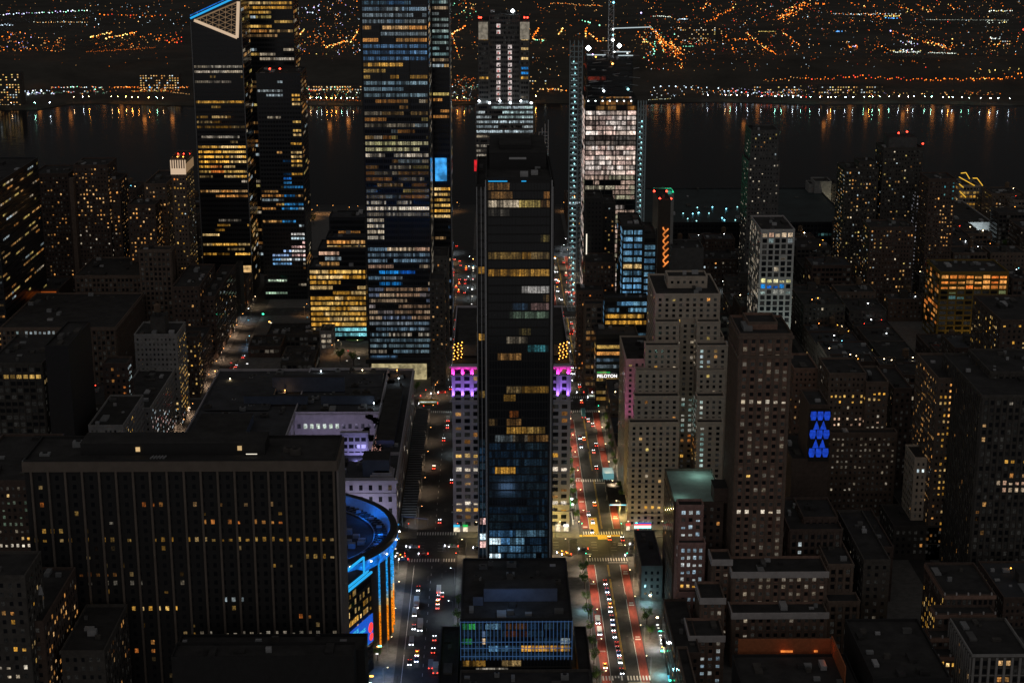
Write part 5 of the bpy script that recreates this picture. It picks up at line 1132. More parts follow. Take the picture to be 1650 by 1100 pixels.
# ------------------------------------------------------------------ left side blocks
lb = [('postal_building', 'huge flat-roofed industrial building with vertical pilasters running back at upper left', [T(0, 186, 530, 1085, 95)], 'tan_brick', dict(style='pier', prob=.03, pal='C', inten=.3, zones=[(25, 532, 130, 538, .8, 'C', .28), (25, 540, 130, 545, .3, 'C', .3), (25, 549, 130, 562, .4, 'G', .25), (110, 585, 150, 600, .7, 'G', .35)], cornice=.8, sprob=.04)),
      ('postal_building', 'taller rear wing of the industrial building with pale pilastered side wall', [T(120, 262, 446, 1195, 60), [PY(120, 530, 1090)[0] + 26, PY(186, 530, 1090)[0] + 22, 1182, 1194.9, 0, 74]], 'tan_brick', dict(style='pier', prob=.0, cornice=.8)),
      ('apartment_block', 'plain grey-fronted block with rooftop tank tower and lit right side windows', [T(216, 285, 541, 1002, 30), [-222, -199.5, 925, 1001.9, 0, 38], [-222, -203, 870, 924.9, 0, 46]], 'concrete', dict(style='fine', prob=.03, pal='Y', inten=.8, sprob=.22, zones=[(216, 540, 285, 700, .0, 'Y', .3), (285, 590, 335, 660, .5, 'Y', .8), (240, 660, 335, 700, .3, 'P', .8)])),
      ('slab_building', 'tall dark slab facing the left street with small white windows on its long side', [T(322, 346, 480, 1157, 100)], 'dark_brick', dict(style='punch', prob=.12, pal='M', inten=.6, sprob=.08)),
      ('slab_building', 'black slab with a bright arch of amber shop lights at its street foot', [T(277, 321, 464, 1150, 70), [-226, -200.5, 1068, 1149.9, 0, 26]], 'dark_brick', dict(style='punch', prob=.04, pal='W', inten=.6)),
      ('dark_block', 'dark narrow block with small yellow windows right of the blank grey-fronted block', [T(296, 318, 545, 1066, 14)], 'dark_brick', dict(style='fine', prob=.35, pal='Y', inten=.8)),
      ('slim_slab', 'very dark slim slab in front of the sloped-roof skyscraper base', [T(377, 386, 432, 1276, 20)], 'dark_stone', dict(style='blank')),
      ('office_row', 'office row with warm windows between the slim slab and the golden lobby', [T(384, 397, 455, 1302, 30)], 'tan_brick', dict(style='punch', prob=.15, pal='O', inten=.4)),
      ('apartment_block', 'unlit block with small orange windows and white stairwell lights left of the grey-fronted block', [T(165, 205, 588, 930, 14)], 'dark_brick', dict(style='punch', prob=.15, pal='O', inten=.6, zones=[(203, 585, 212, 690, .9, 'C', .7)])),
      ('apartment_block', 'shadowed block with large yellow windows at the far left middle', [T(-20, 68, 588, 900, 60)], 'dark_stone', dict(style='loft', prob=.15, pal='Y', inten=.5, zones=[(0, 600, 68, 614, .5, 'Y', .55)])),
      ('dark_block', 'tall unlit block left of the yellow-windowed block and piers tower', [T(72, 110, 560, 860, 50)], 'black_metal', dict(style='blank')),
      ('apartment_block', 'block with white and yellow lit windows at the left edge beside the pier-fronted tower', [T(-60, 46, 778, 660, 60)], 'dark_brick', dict(style='fine', prob=.2, pal='N', inten=.2, zones=[(0, 790, 18, 800, .9, 'Y', .8), (0, 800, 48, 845, .4, 'G', .1), (0, 856, 48, 868, .6, 'Y', .7), (0, 868, 48, 880, .9, 'N', .9), (0, 881, 48, 900, .2, 'N', .1)])),
      ('foreground_building', 'dark foreground building with large yellow windows in the bottom left corner', [T(-80, 40, 932, 545, 22)], 'dark_stone', dict(style='punch', prob=.05, pal='Y', inten=.4, zones=[(0, 975, 40, 990, .5, 'W', .35), (0, 1040, 45, 1056, .6, 'Y', .6), (0, 1072, 45, 1090, .7, 'N', .4)])),
      ('foreground_building', 'dark building with slanting rows of thin lit windows on its side at bottom left', [T(-60, 70, 1005, 552, 48)], 'dark_brick', dict(style='punch', prob=.03, pal='W', inten=.7, sprob=.3)),
      ('foreground_building', 'black rooftop in front of the pier-fronted tower, bottom left', [T(98, 168, 1052, 560, 40)], 'dark_stone', dict(style='punch', prob=.02, sprob=.05)),
      ('foreground_block', 'wide black foreground roof along the bottom edge below the pier-fronted tower', [T(276, 570, 1062, 560, 12), T(282, 588, 1052, 572.2, 14)], 'black_metal', dict(style='blank'))]
for nm, l_, ts, wl, kw in lb:
    sd += 1; q = building(nm, l_, ts, wl, seed=sd, **kw)
    if 'tank tower' in l_:
        r, ox, oy = q; z = ts[0][5]; xx = (ts[0][0] + ts[0][1]) / 2; roof_box(r, ox, oy, xx - 4, xx + 5, 1008, 1020, z, z + 10, 'dark_stone'); water_tank(r, ox, oy, xx, 1012, z + 10)
# small roof with orange lit windows strip
o_, ox, oy = building('orange_lit_block', 'low block with a glowing orange band at the far left behind the industrial roof', [T(18, 95, 468, 1212, 40)], 'dark_brick', style='blank', seed=260)
m_ = MB(); a, z1 = PY(20, 470, 1211); b_, zb = PY(91, 481, 1211); m_.box(a, b_, 1211, 1211.6, zb, z1, 'orange_band'); obj('lit_band', rel(m_, ox, oy), o_)
# white tent frame on the bottom left roof
tf = thing('roof_canopy', 'small pale triangular canopy on posts at the lower left', 'canopy', (PY(58, 945, 560)[0], 560, PY(58, 968, 560)[1] - 3)); m_ = MB()
m_.face([(-2.2, 0, 5.2), (.8, -.5, 5.6), (1.6, .5, 9.4)], 'aluminium'); m_.face([(.8, -.5, 5.6), (2.2, 1.2, 5.0), (1.6, .5, 9.4)], 'aluminium'); m_.bar((-.6, 0, 0), (-.5, 0, 5.4), .25, 'aluminium'); m_.bar((1.9, 1, 1), (1.9, 1, 5.4), .25, 'aluminium'); obj('canopy_sheet', m_, tf)

# ------------------------------------------------------------------ post office hall group (between the left streets)
def farley():
    z = 34
    def gx(px, py): return PG(px, py, z)
    r, ox, oy = building('post_office', 'sprawling low stone post office with dark roofs and a violet-lit inner court', [[-176, -52, 828, 868, 0, 30], [-68, -52, 868.1, 1028, 0, 30], [-176, -118, 868.1, 1028, 0, 30], [-118, -68, 938, 1028, 0, 30.5]], 'lilac_stone', seed=301, roof='roof_grey', prob=.12, pal='N', inten=.5, sides='auto',
        sty=(5.2, 6.5, .36, .45, .3, .0, 'room'), parapet=1.4, cornice=.8, zones=[(560, 780, 620, 802, .6, 'N', .6)])
    m_ = MB()   # inner court wall facing the viewer
    m_.box(-117.9, -68.1, 937.0, 937.9, .5, 30.3, 'lilac_stone'); obj('court_wall', rel(m_, ox, oy), r)
    for k in range(13):
        for q in range(3):
            m_ = MB(); x = -116.3 + k * 3.75; m_.box(x, x + 1.9, 936.75, 936.95, 6 + q * 8, 8.8 + q * 8, 'window_glass', col=(.5, .6, .5) if q == 2 and k in (1, 2, 3, 4, 5, 6) else (.01, .01, .015)); obj('window', rel(m_, ox, oy), r)
    for k in range(5): light('court_flood', 'AREA', (-114 + k * 10 - ox, 905 - oy, 16), 650, (.72, .62, 1), r, 5, rot=Vector((0, 1, .25)).to_track_quat('-Z', 'Y').to_euler())
    for px in (475, 550): x, y_ = PG(px, 619, 33); m_ = MB(); m_.box(x - 1.2, x + 1.2, y_, y_ + .5, 31, 33.5, 'gold_light'); obj('roof_door', rel(m_, ox, oy), r)
    for q, (x0_, x1_, y0_, y1_) in enumerate(((-172, -134, 945, 1020), (-130, -70, 990, 1024))):
        m_ = MB(); c = (y0_ + y1_) / 2
        m_.face([(x0_, y0_, 30.8), (x1_, y0_, 30.8), (x1_, c, 34), (x0_, c, 34)], 'roof_grey'); m_.face([(x0_, y1_, 30.8), (x1_, y1_, 30.8), (x1_, c, 34), (x0_, c, 34)], 'roof_grey')
        m_.face([(x0_, y0_, 30.8), (x0_, c, 34), (x0_, y1_, 30.8)], 'concrete'); m_.face([(x1_, y0_, 30.8), (x1_, c, 34), (x1_, y1_, 30.8)], 'concrete'); obj('hall_roof', rel(m_, ox, oy), r)
    for k, (x0_, x1_, y0_, y1_, h) in enumerate(((-150, -112, 955, 958, 5), (-104, -72, 955, 958, 5), (-136, -92, 980, 984, 9), (-66, -56, 880, 975, 3), (-170, -140, 890, 925, 4), (-140, -90, 836, 848, 5), (-70, -56, 834, 848, 8))):
        roof_box(r, ox, oy, x0_, x1_, y0_, y1_, 31 if k in (0, 1, 2) else 30, 31 + h, 'bluegrey')
    fans(r, ox, oy, -170, -60, 832, 864, 30, 26, 6); fans(r, ox, oy, -172, -122, 930, 1024, 30.5, 24, 16); fans(r, ox, oy, -116, -70, 942, 1024, 31, 26, 17)
    for k, (x, y) in enumerate(((-60, 1000), (-59, 960), (-62, 1018), (-110, 1016), (-84, 1018), (-128, 976), (-72, 950), (-165, 1000), (-61, 900))): m_ = MB(); m_.box(x - .1, x + .1, y - .1, y + .1, 30, 33, 'steel'); m_.octa(x, y, 33.4, .4, ('lamp_white', 'lamp_warm', 'lamp_orange')[k % 3]); obj('roof_lamp', rel(m_, ox, oy), r); light('roof_light', 'POINT', (x - ox, y - oy - 1, 33), 260, ((.8, .95, 1), (1, .75, .4), (1, .5, .2))[k % 3], r, .3); fans(r, ox, oy, -76, -55, 870, 1020, 30, 20, 7)
    # pyramid roof pavilion over the corner
    m_ = MB(); 
    for k in range(6): m_.box(-66 + k * 1.1, -53.5 - k * 1.1, 832 + k * 1.0, 844 - k, 30 + k * 1.1, 31.1 + k * 1.1, 'lilac_stone', bottom=True)
    obj('pavilion_roof', rel(m_, ox, oy), r)
    # violet light well and skylight of red twinkles
    rng = random.Random(3)
    x0_, y0_ = PG(590, 695, 31); m_ = MB()
    for k in range(170):
        t = rng.random(); px = 610 - 18 * t + rng.uniform(0, 16); py = 690 + 52 * t; x, y_ = PG(px, py, 31.4); m_.octa(x, y_, 31.6, .16, 'twinkle')
    obj('skylight_glint', rel(m_, ox, oy), r, kind='stuff')
    light('front_flood', 'AREA', (-70 - ox, 815 - oy, 3), 5000, (.7, .65, 1), r, 6, rot=Vector((0, .5, 1)).to_track_quat('-Z', 'Y').to_euler())
farley()
# violet court in front
vc, ox, oy = building('courtyard_pavilion', 'small violet-lit pavilion with blue-white windows beside the corner of the pier-fronted tower', [T(548, 593, 700, 868.2, 3)], 'lilac_stone', seed=302, style='loft', prob=.2, pal='B', inten=.3)
light('violet_flood', 'AREA', (3, -12, 30), 2600, (.45, .42, 1), vc, 5, rot=Vector((0, 1, .1)).to_track_quat('-Z', 'Y').to_euler())
# low rail-yard structures and plazas beyond
ry = [('yard_structure', 'flat dark yard roof with pale edge lines beyond the post office', [T(400, 452, 560, 1160, 30)], 'dark_brick', .06), ('yard_structure', 'stepped dark terrace block left of the lit plaza', [T(452, 505, 585, 1110, 40)], 'dark_stone', .1), ('yard_structure', 'low roof with rows of small vents behind the post office halls', [T(430, 520, 540, 1190, 30)], 'dark_stone', .05),
      ('round_planter', 'low curved building with pale banded windows beside the yellow-lit office block', [T(515, 536, 535, 1170, 18)], 'concrete', .4)]
for nm, l_, ts, wl, p in ry:
    sd += 1; r, ox, oy = building(nm, l_, ts, wl, seed=sd, style='loft', prob=p, pal='N', inten=.35)
    fans(r, ox, oy, ts[0][0] + 2, ts[0][1] - 2, ts[0][2] + 3, ts[0][3] - 3, ts[0][5], 8, sd)
pl = thing('plaza_garden', 'round green planted bed on the lit plaza below the yellow office block', 'planter', (*PG(572, 546, 1), 0)); m_ = MB()
m_.cyl(0, 0, .15, 1.2, 7, 7, 32, 'concrete', top='leaf'); obj('kerb', m_, pl)
# roofs along the right kerb of the left street (rail cut) + left of the pink crowned block
cut = thing('canopy_roof', 'long grey glass-roofed canopy running beside the left street opposite the pink crowned block', 'roof', (-49, 930, 0)); m_ = MB(); m_.box(-1.5, 6.5, -92, 92, 5.5, 6.1, 'roof_grey', bottom=True)
for k in range(16):
    for x in (-1, 6): m_.box(x - .15, x + .15, -90 + k * 12 - .15, -90 + k * 12 + .15, .15, 5.5, 'steel')
obj('canopy_sheet', m_, cut)
m_ = MB()
for k in range(46): m_.bar((-1.5, -90 + k * 4, 6.25), (6.5, -90 + k * 4, 6.25), .3, 'steel')
obj('roof_rib', m_, cut, kind='stuff')

# ------------------------------------------------------------------ unlit city blocks that fill the grid
rng = random.Random(11)
def clash(a, b_, c, d):
    for f in FOOT:
        if a < f[1] + .5 and b_ > f[0] - .5 and c < f[3] + .5 and d > f[2] - .5: return True
    return False
nf = 0
for j in range(1, 6):
    for i in range(len(xs) - 1):
        if xs[i] in (-110,) or xs[i + 1] == -110: continue
        if xs[i] == -32: continue
        a0 = xs[i] + hw(xs[i]) + 4; b0 = xs[i + 1] - hw(xs[i + 1]) - 4; c0 = AV_Y[j] + 16; d0 = AV_Y[j + 1] - 16
        y = c0
        while y < d0 - 10:
            dpt = rng.uniform(18, 45); y1 = min(d0, y + dpt)
            mid = (a0 + b0) / 2 + rng.uniform(-4, 4)
            for p, q in ((a0, mid - 1.5), (mid + 1.5, b0)):
                px, py, _ = PROJ((p + q) / 2, y, 15)
                if not (-60 < px < 1710 and 250 < py < 1130): continue
                if clash(p, q, y, y1 - .8): continue
                h = rng.choice((12, 15, 18, 20, 24, 28)) * (1.15 if abs(p) > 150 else .9)
                wl = rng.choice(('dark_brick', 'dark_stone', 'tan_brick', 'dark_brick'))
                root, ox, oy = building('dark_block', 'unlit low city building with few lit windows filling the dark side blocks', [[p, q, y, y1 - .8, 0, h]], wl, seed=1000 + nf, style=rng.choice(('punch', 'fine', 'loft')), prob=rng.choice((.01, .02, .04, .07)), pal='M', inten=.6, roof=rng.choice(('roof_tar', 'roof_tar', 'roof_grey')), parapet=.9, indiv=False, sprob=rng.choice((.02, .05)))
                root['group'] = 'unlit low buildings of the side blocks'
                if rng.random() < .6: roof_box(root, ox, oy, ox - 3, ox + 3, oy - 3, oy + 3, h, h + rng.uniform(2.5, 5), 'dark_stone')
                if rng.random() < .35: water_tank(root, ox, oy, ox + 5, oy + 5, h)
                if rng.random() < .25: fans(root, ox, oy, p + 3, q - 3, y + 3, y1 - 4, h, 2, nf)
                for _ in range(rng.choice((0, 1, 2, 3))):
                    m_ = MB(); lx, ly = rng.uniform(p + 1, q - 1), rng.uniform(y + 1, y1 - 2); m_.box(lx - .06, lx + .06, ly - .06, ly + .06, h, h + 2, 'black_metal'); m_.octa(lx, ly, h + 2.2, rng.uniform(.25, .5), rng.choice(('lamp_warm', 'lamp_orange', 'lamp_white', 'amber_light', 'lamp_warm', 'lamp_cyan', 'red_beacon'))); obj('roof_lamp', rel(m_, ox, oy), root)
                nf += 1
            y = y1
print('filler', nf)
# ------------------------------------------------------------------ ordinals for labels
ONE = 'first second third fourth fifth sixth seventh eighth ninth tenth eleventh twelfth thirteenth fourteenth fifteenth sixteenth seventeenth eighteenth nineteenth twentieth'.split()
TENS = {2: 'twenty', 3: 'thirty', 4: 'forty', 5: 'fifty'}
def ordw(n):
    if n <= 20: return ONE[n - 1]
    if n % 10 == 0: return TENS[n // 10][:-1] + 'ieth'
    return TENS[n // 10] + '-' + ONE[n % 10 - 1]

# ------------------------------------------------------------------ street lamps
def lamp_proto(mat, side):
    m1 = MB(); m1.cyl(0, 0, .15, 8.6, .14, .09, 8, 'steel'); m2 = MB(); m2.bar((0, 0, 8.5), (2.2 * side, 0, 9.2), .12, 'steel')
    m3 = MB(); m3.box(2.0 * side - .35, 2.0 * side + .35, -.22, .22, 9.1, 9.25, 'steel'); m4 = MB(); m4.octa(2.0 * side, 0, 9.0, .36, mat, sz=.6)
    return [('pole', m1.mesh('pole')), ('arm', m2.mesh('arm')), ('head', m3.mesh('head')), ('bulb', m4.mesh('bulb'))]
LP = {}
def lamp(x, y, side, mat, col, energy, label, group):
    if (mat, side) not in LP: LP[(mat, side)] = lamp_proto(mat, side)
    t = thing('street_lamp', label, 'street lamp', (x, y, 0), group)
    for n, me_ in LP[(mat, side)]:
        if n == 'bulb': obj(n, me_, hd)
        else: hd = obj(n, me_, t)
    light('lamp_light', 'SPOT', (2.0 * side, 0, 8.3), energy * .42, col, t, .3, rot=(0, 0, 0), spot=math.radians(136))
WARM = (1, .72, .42); WHT = (.82, .93, 1); ORG = (1, .45, .14)
rng = random.Random(21)
def row(xk, side, y0, y1, step, mat, col, e, where, skip=()):
    y = y0; n = 0
    while y < y1:
        if all(abs(y - a) > 13 for a in AV_Y):
            n += 1; lamp(xk, y, side, mat, col, e * rng.uniform(.6, 1.3), f'street lamp on {where}, {ordw(n)} from the bottom', 'street lamps ' + where)
        y += step
row(45.2, 1, 590, 1480, 31, 'lamp_warm', (1, .8, .58), 13000, 'the left kerb of the right-hand street')
row(67.9, -1, 604, 1480, 31, 'lamp_warm', (1, .74, .46), 13000, 'the right kerb of the right-hand street')
row(-48.5, 1, 596, 795, 30, 'lamp_warm', (1, .86, .66), 7500, 'the arena side of the left-hand street')
row(-20.0, -1, 610, 1480, 38, 'lamp_white', (.8, .95, 1), 5200, 'the right kerb of the left-hand street')
row(-41.5, 1, 845, 1480, 44, 'lamp_orange', (1, .7, .45), 5200, 'the left kerb beyond the arena avenue')
row(-40.5, 1, 1070, 1480, 30, 'lamp_orange', (1, .55, .25), 8000, 'the far left kerb of the left-hand street')
row(-196, 1, 930, 1280, 32, 'lamp_orange', (1, .66, .42), 10000, 'the street left of the post office')
k = 0
for Y, xs_, col, mt, e in ((798.5, (-75, -15, 20, 38, 74, 100), WARM, 'lamp_warm', 7000), (822, (-60, -8, 32, 46, 68, 90, 115), (1, .78, .35), 'lamp_warm', 6000), (1040, (-60, -15, 30, 75, 110), WARM, 'lamp_warm', 6000), (1280, (-150, -60, 0, 80), ORG, 'lamp_orange', 5000), (1500, (-40, 30, 75, 300, 420), WHT, 'lamp_white', 7000), (1062, (330, 360, 395), ORG, 'lamp_orange', 6000)):
    for x in xs_:
        k += 1; lamp(x, Y, 1 if k % 2 else -1, mt, col, e, f'avenue street lamp, {ordw(k)} counted row by row from the near crossing', 'street lamps on the cross avenues')
# road and parking lights far right
k = 0
for px, py, mt, col, e in ((1562, 500, 'lamp_white', WHT, 7000), (1592, 512, 'lamp_white', WHT, 7000), (1580, 525, 'lamp_orange', ORG, 6000), (1598, 545, 'lamp_white', WHT, 5000), (1615, 560, 'lamp_warm', WARM, 4000), (1610, 420, 'lamp_warm', WARM, 9000), (1635, 430, 'lamp_white', WHT, 9000), (1640, 460, 'lamp_orange', ORG, 9000), (1625, 475, 'lamp_orange', ORG, 5000),
    (1600, 480, 'lamp_white', WHT, 4000), (1560, 470, 'lamp_orange', ORG, 2500), (1590, 335, 'lamp_white', WHT, 16000), (1612, 350, 'lamp_white', WHT, 16000), (1628, 340, 'lamp_white', WHT, 12000), (1632, 378, 'lamp_violet', (.7, .6, 1), 9000), (1612, 382, 'lamp_warm', WARM, 12000), (1640, 402, 'lamp_warm', WARM, 7000), (1648, 357, 'red_beacon', (1, .2, .1), 5000),
    (1585, 372, 'lamp_white', WHT, 9000), (1555, 350, 'lamp_warm', WARM, 6000), (1180, 398, 'lamp_warm', WARM, 8000), (1150, 392, 'lamp_warm', WARM, 8000), (1215, 402, 'lamp_orange', ORG, 5000), (1292, 318, 'lamp_white', WHT, 6000), (1345, 392, 'lamp_cyan', (.2, .6, 1), 7000), (1330, 400, 'lamp_cyan', (.2, .5, 1), 5000), (1262, 490, 'lamp_cyan', (.3, .7, 1), 2500), (1168, 470, 'lamp_white', WHT, 2500),
    (1285, 342, 'lamp_warm', WARM, 6000), (550, 567, 'lamp_warm', WARM, 5000), (572, 567, 'lamp_warm', WARM, 5000), (540, 575, 'lamp_orange', ORG, 3500), (408, 495, 'lamp_warm', WARM, 6000), (405, 515, 'lamp_white', WHT, 6000), (398, 560, 'lamp_cyan', (.3, .6, 1), 6000), (540, 345, 'lamp_orange', ORG, 9000), (560, 348, 'lamp_orange', ORG, 9000), (515, 345, 'lamp_orange', ORG, 9000), (500, 352, 'lamp_orange', ORG, 7000), (580, 346, 'lamp_orange', ORG, 9000),
    (713, 345, 'lamp_orange', ORG, 9000), (740, 340, 'lamp_orange', ORG, 6000), (905, 340, 'lamp_orange', ORG, 8000), (915, 400, 'lamp_white', WHT, 9000), (905, 410, 'lamp_white', WHT, 9000), (925, 395, 'green_signal', (.3, 1, .7), 3000)):
    k += 1; x, y = PG(px, py, 0)
    lamp(x, y, 1 if k % 2 else -1, mt, col, e, f'distant {"orange" if "orange" in mt else "warm" if "warm" in mt else "white" if "white" in mt else "coloured"} lamp lighting open ground, {ordw(k)} of the outlying lamps', 'outlying lamps on the open ground')

# ------------------------------------------------------------------ vehicles
def vehicle_meshes(kind, paint):
    L, W, H, zb = dict(car=(4.6, 1.85, .78, .35), taxi=(4.7, 1.85, .78, .35), van=(5.8, 2.1, 2.0, .4), truck=(8.2, 2.4, 2.9, .5), bus=(12.2, 2.55, 2.7, .4))[kind]
    h = W / 2; P = []
    b_ = MB()
    if kind in ('car', 'taxi'):
        prof = [(-L / 2, zb), (L / 2, zb), (L / 2, zb + .42), (L / 2 - .25, zb + .55), (L / 2 - 1.2, zb + .66), (-L / 2 + .9, zb + .7), (-L / 2 + .1, zb + .64)]
        n = len(prof)
        for s in (-h, h): b_.face([(s, y, z) for y, z in prof], paint)
        for k_ in range(n): (y0, z0), (y1, z1) = prof[k_], prof[(k_ + 1) % n]; b_.face([(-h, y0, z0), (h, y0, z0), (h, y1, z1), (-h, y1, z1)], paint)
        c = MB(); q = [(-L / 2 + .7, zb + .7), (L / 2 - 1.25, zb + .66), (L / 2 - 1.95, zb + 1.16), (-L / 2 + 1.35, zb + 1.18)]
        hh_ = (h - .08, h - .08, h - .25, h - .25)
        for s in (-1, 1): c.face([(s * hh_[i], q[i][0], q[i][1]) for i in range(4)], 'car_glass')
        for i in range(4): j = (i + 1) % 4; c.face([(-hh_[i], *q[i]), (hh_[i], *q[i]), (hh_[j], *q[j]), (-hh_[j], *q[j])], 'car_glass' if i != 2 else paint)
        P.append(('cabin', c.mesh('cabin')))
        if kind == 'taxi': s_ = MB(); s_.box(-.35, .35, -.2, .1, zb + 1.2, zb + 1.38, 'amber_light'); P.append(('roof_sign', s_.mesh('roof_sign')))
    else:
        cabl = 1.9 if kind == 'truck' else 0
        b_.box(-h, h, -L / 2, L / 2 - cabl, zb, zb + H, paint, bottom=True); b_.box(-h + .1, h - .1, -L / 2 + .4, L / 2 - cabl - .4, zb + H, zb + H + .12, paint)
        if cabl: b_.box(-h + .1, h - .1, L / 2 - cabl + .1, L / 2, zb, zb + 1.7, 'paint_white', bottom=True)
        w_ = MB(); zt = zb + (1.6 if cabl else H * .85)
        w_.face([(-h + .2, L / 2 + .02, zt - .7), (h - .2, L / 2 + .02, zt - .7), (h - .2, L / 2 + .02, zt), (-h + .2, L / 2 + .02, zt)], 'car_glass')
        if kind == 'bus':
            for s in (-h - .02, h + .02): w_.face([(s, -L / 2 + .5, zb + 1.2), (s, L / 2 - .5, zb + 1.2), (s, L / 2 - .5, zb + 2.2), (s, -L / 2 + .5, zb + 2.2)], 'window_glass', (.5, .55, .45))
        P.append(('window', w_.mesh('window')))
    P.insert(0, ('body', b_.mesh('body')))
    wh = MB(); n = 12
    for i in range(n):
        a0, a1 = 2 * math.pi * i / n, 2 * math.pi * (i + 1) / n; r = .36
        A = (0, r * math.cos(a0), r * math.sin(a0)); B = (0, r * math.cos(a1), r * math.sin(a1))
        wh.face([(-.12, *A[1:]), (.12, *A[1:]), (.12, *B[1:]), (-.12, *B[1:])], 'rubber'); wh.face([(.12, 0, 0), (.12, *A[1:]), (.12, *B[1:])], 'steel'); wh.face([(-.12, 0, 0), (-.12, *A[1:]), (-.12, *B[1:])], 'steel')
    wm = wh.mesh('wheel'); hl = MB(); hl.octa(0, 0, 0, .32, 'headlight'); hm = hl.mesh('headlight'); tl = MB(); tl.octa(0, 0, 0, .3, 'taillight'); tm = tl.mesh('taillight')
    X = [('wheel', wm, (s * (h - .1), y, .37)) for s in (-1, 1) for y in (-L / 2 + .9, L / 2 - .95)]
    X += [('headlight', hm, (s * (h - .35), L / 2 + .05, zb + .4)) for s in (-1, 1)] + [('taillight', tm, (s * (h - .3), -L / 2 - .05, zb + .5)) for s in (-1, 1)]
    return P, X
VP = {}
def vehicle(px, py, kind, colour, label, rz=0.0, group=None):
    if (kind, colour) not in VP: VP[(kind, colour)] = vehicle_meshes(kind, 'paint_' + colour)
    x, y = PG(px, py, .6)
    t = thing('bus' if kind == 'bus' else 'taxi' if kind == 'taxi' else 'truck' if kind == 'truck' else 'van' if kind == 'van' else 'parked_car' if 'parked' in label else 'car', label, kind, (x, y, .02), group)
    t.rotation_euler = (0, 0, rz)
    cb = t
    for n, me_ in VP[(kind, colour)][0]:
        q_ = obj(n, me_, cb if n == 'roof_sign' else t)
        if n == 'cabin': cb = q_
    for n, me_, loc in VP[(kind, colour)][1]: o = obj(n, me_, t); o.location = loc
IN = math.pi  # facing the viewer
q34 = [(975, 938, 'car', 'red'), (978, 951, 'car', 'blue'), (981, 962, 'car', 'black'), (983, 975, 'taxi', 'yellow'), (983, 982, 'car', 'silver'), (986, 995, 'car', 'black'), (987, 1003, 'car', 'blue'), (988, 1012, 'car', 'black'), (990, 1023, 'car', 'silver'), (994, 1038, 'car', 'red'),
       (995.5, 1045, 'car', 'black'), (997, 1052, 'car', 'blue'), (999, 1064, 'car', 'white'), (1002, 1081, 'car', 'black')]
for k, (px, py, kd, c) in enumerate(reversed(q34)): vehicle(px, py, kd, c, f'{c} {kd} queueing on the right-hand street, {ordw(k + 1)} from the bottom', IN, 'queue of cars on the right-hand street')
ot = [(937, 647, 'taxi', 'yellow', 0), (940, 668, 'bus', 'teal', 0), (941, 707, 'taxi', 'yellow', 0), (958, 812, 'taxi', 'yellow', 0), (948, 827, 'car', 'silver', IN), (954, 855, 'car', 'black', IN), (982, 867, 'taxi', 'yellow', 0), (1003, 868, 'car', 'black', 0), (906, 508, 'truck', 'red', 0), (920, 535, 'bus', 'red', 0), (943, 592, 'car', 'red', 0), (944, 599, 'car', 'silver', 0), (934, 622, 'car', 'red', 0), (950, 616, 'car', 'black', 0),
      (932, 560, 'taxi', 'yellow', 0), (938, 548, 'car', 'black', 0), (902, 480, 'car', 'black', IN), (898, 455, 'car', 'red', 0), (896, 436, 'bus', 'white', IN), (975, 1072, 'taxi', 'yellow', IN), (963, 1000, 'van', 'silver', IN), (966, 1018, 'van', 'white', IN), (1026, 762, 'car', 'black', 0)]
for k, (px, py, kd, c, r) in enumerate(sorted(ot[:-1], key=lambda q: -q[1])): vehicle(px, py, kd, c, f'{c} {kd} on the right-hand street outside the queue, {ordw(k + 1)} from bottom', r, 'traffic on the right-hand street')
l33 = [(671, 974, 'truck', 'white'), (668, 988, 'van', 'white'), (667, 1010, 'parked', 'silver'), (677, 1010, 'truck', 'white'), (663, 1034, 'van', 'silver'), (672, 1052, 'taxi', 'yellow'), (671, 1062, 'car', 'blue'), (660, 1067, 'car', 'black'), (705, 970, 'taxi', 'yellow'), (705, 977, 'car', 'white'), (707, 951, 'van', 'white'), (700, 1028, 'car', 'silver'), (698, 1048, 'car', 'black'), (694, 1072, 'van', 'silver'),
       (702, 1078, 'truck', 'white'), (674, 948, 'car', 'black'), (707, 962, 'car', 'silver'), (712, 958, 'car', 'silver'), (715, 708, 'car', 'red'), (718, 520, 'car', 'red'), (726, 500, 'car', 'white'), (722, 470, 'car', 'red'), (730, 438, 'truck', 'red'), (741, 420, 'car', 'red'), (728, 395, 'taxi', 'yellow'), (736, 396, 'car', 'red'), (735, 462, 'taxi', 'yellow')]
for k, (px, py, kd, c) in enumerate(sorted(l33, key=lambda q: -q[1])):
    kd2 = 'car' if kd == 'parked' else kd
    vehicle(px, py, kd2, c, f'{c} {kd2} on the left-hand street, {ordw(k + 1)} from the bottom of the picture', IN if px < 690 else 0, 'traffic on the left-hand street')
av = [(682, 892, 'car', 'red'), (645, 896, 'taxi', 'yellow'), (650, 901, 'car', 'blue'), (662, 880, 'car', 'white'), (668, 881, 'car', 'silver'), (724, 879, 'car', 'white'), (731, 880, 'car', 'silver'), (770, 882, 'car', 'black'), (800, 884, 'car', 'white'), (1022, 876, 'car', 'silver'), (1029, 876, 'car', 'black'), (1040, 878, 'taxi', 'yellow'), (905, 890, 'taxi', 'yellow'), (913, 893, 'taxi', 'yellow'), (940, 884, 'car', 'black'), (1015, 894, 'car', 'black')]
for k, (px, py, kd, c) in enumerate(sorted(av)): vehicle(px, py, kd, c, f'{c} {kd} crossing on the near cross avenue, {ordw(k + 1)} from the left', math.pi / 2, 'traffic on the near cross avenue')
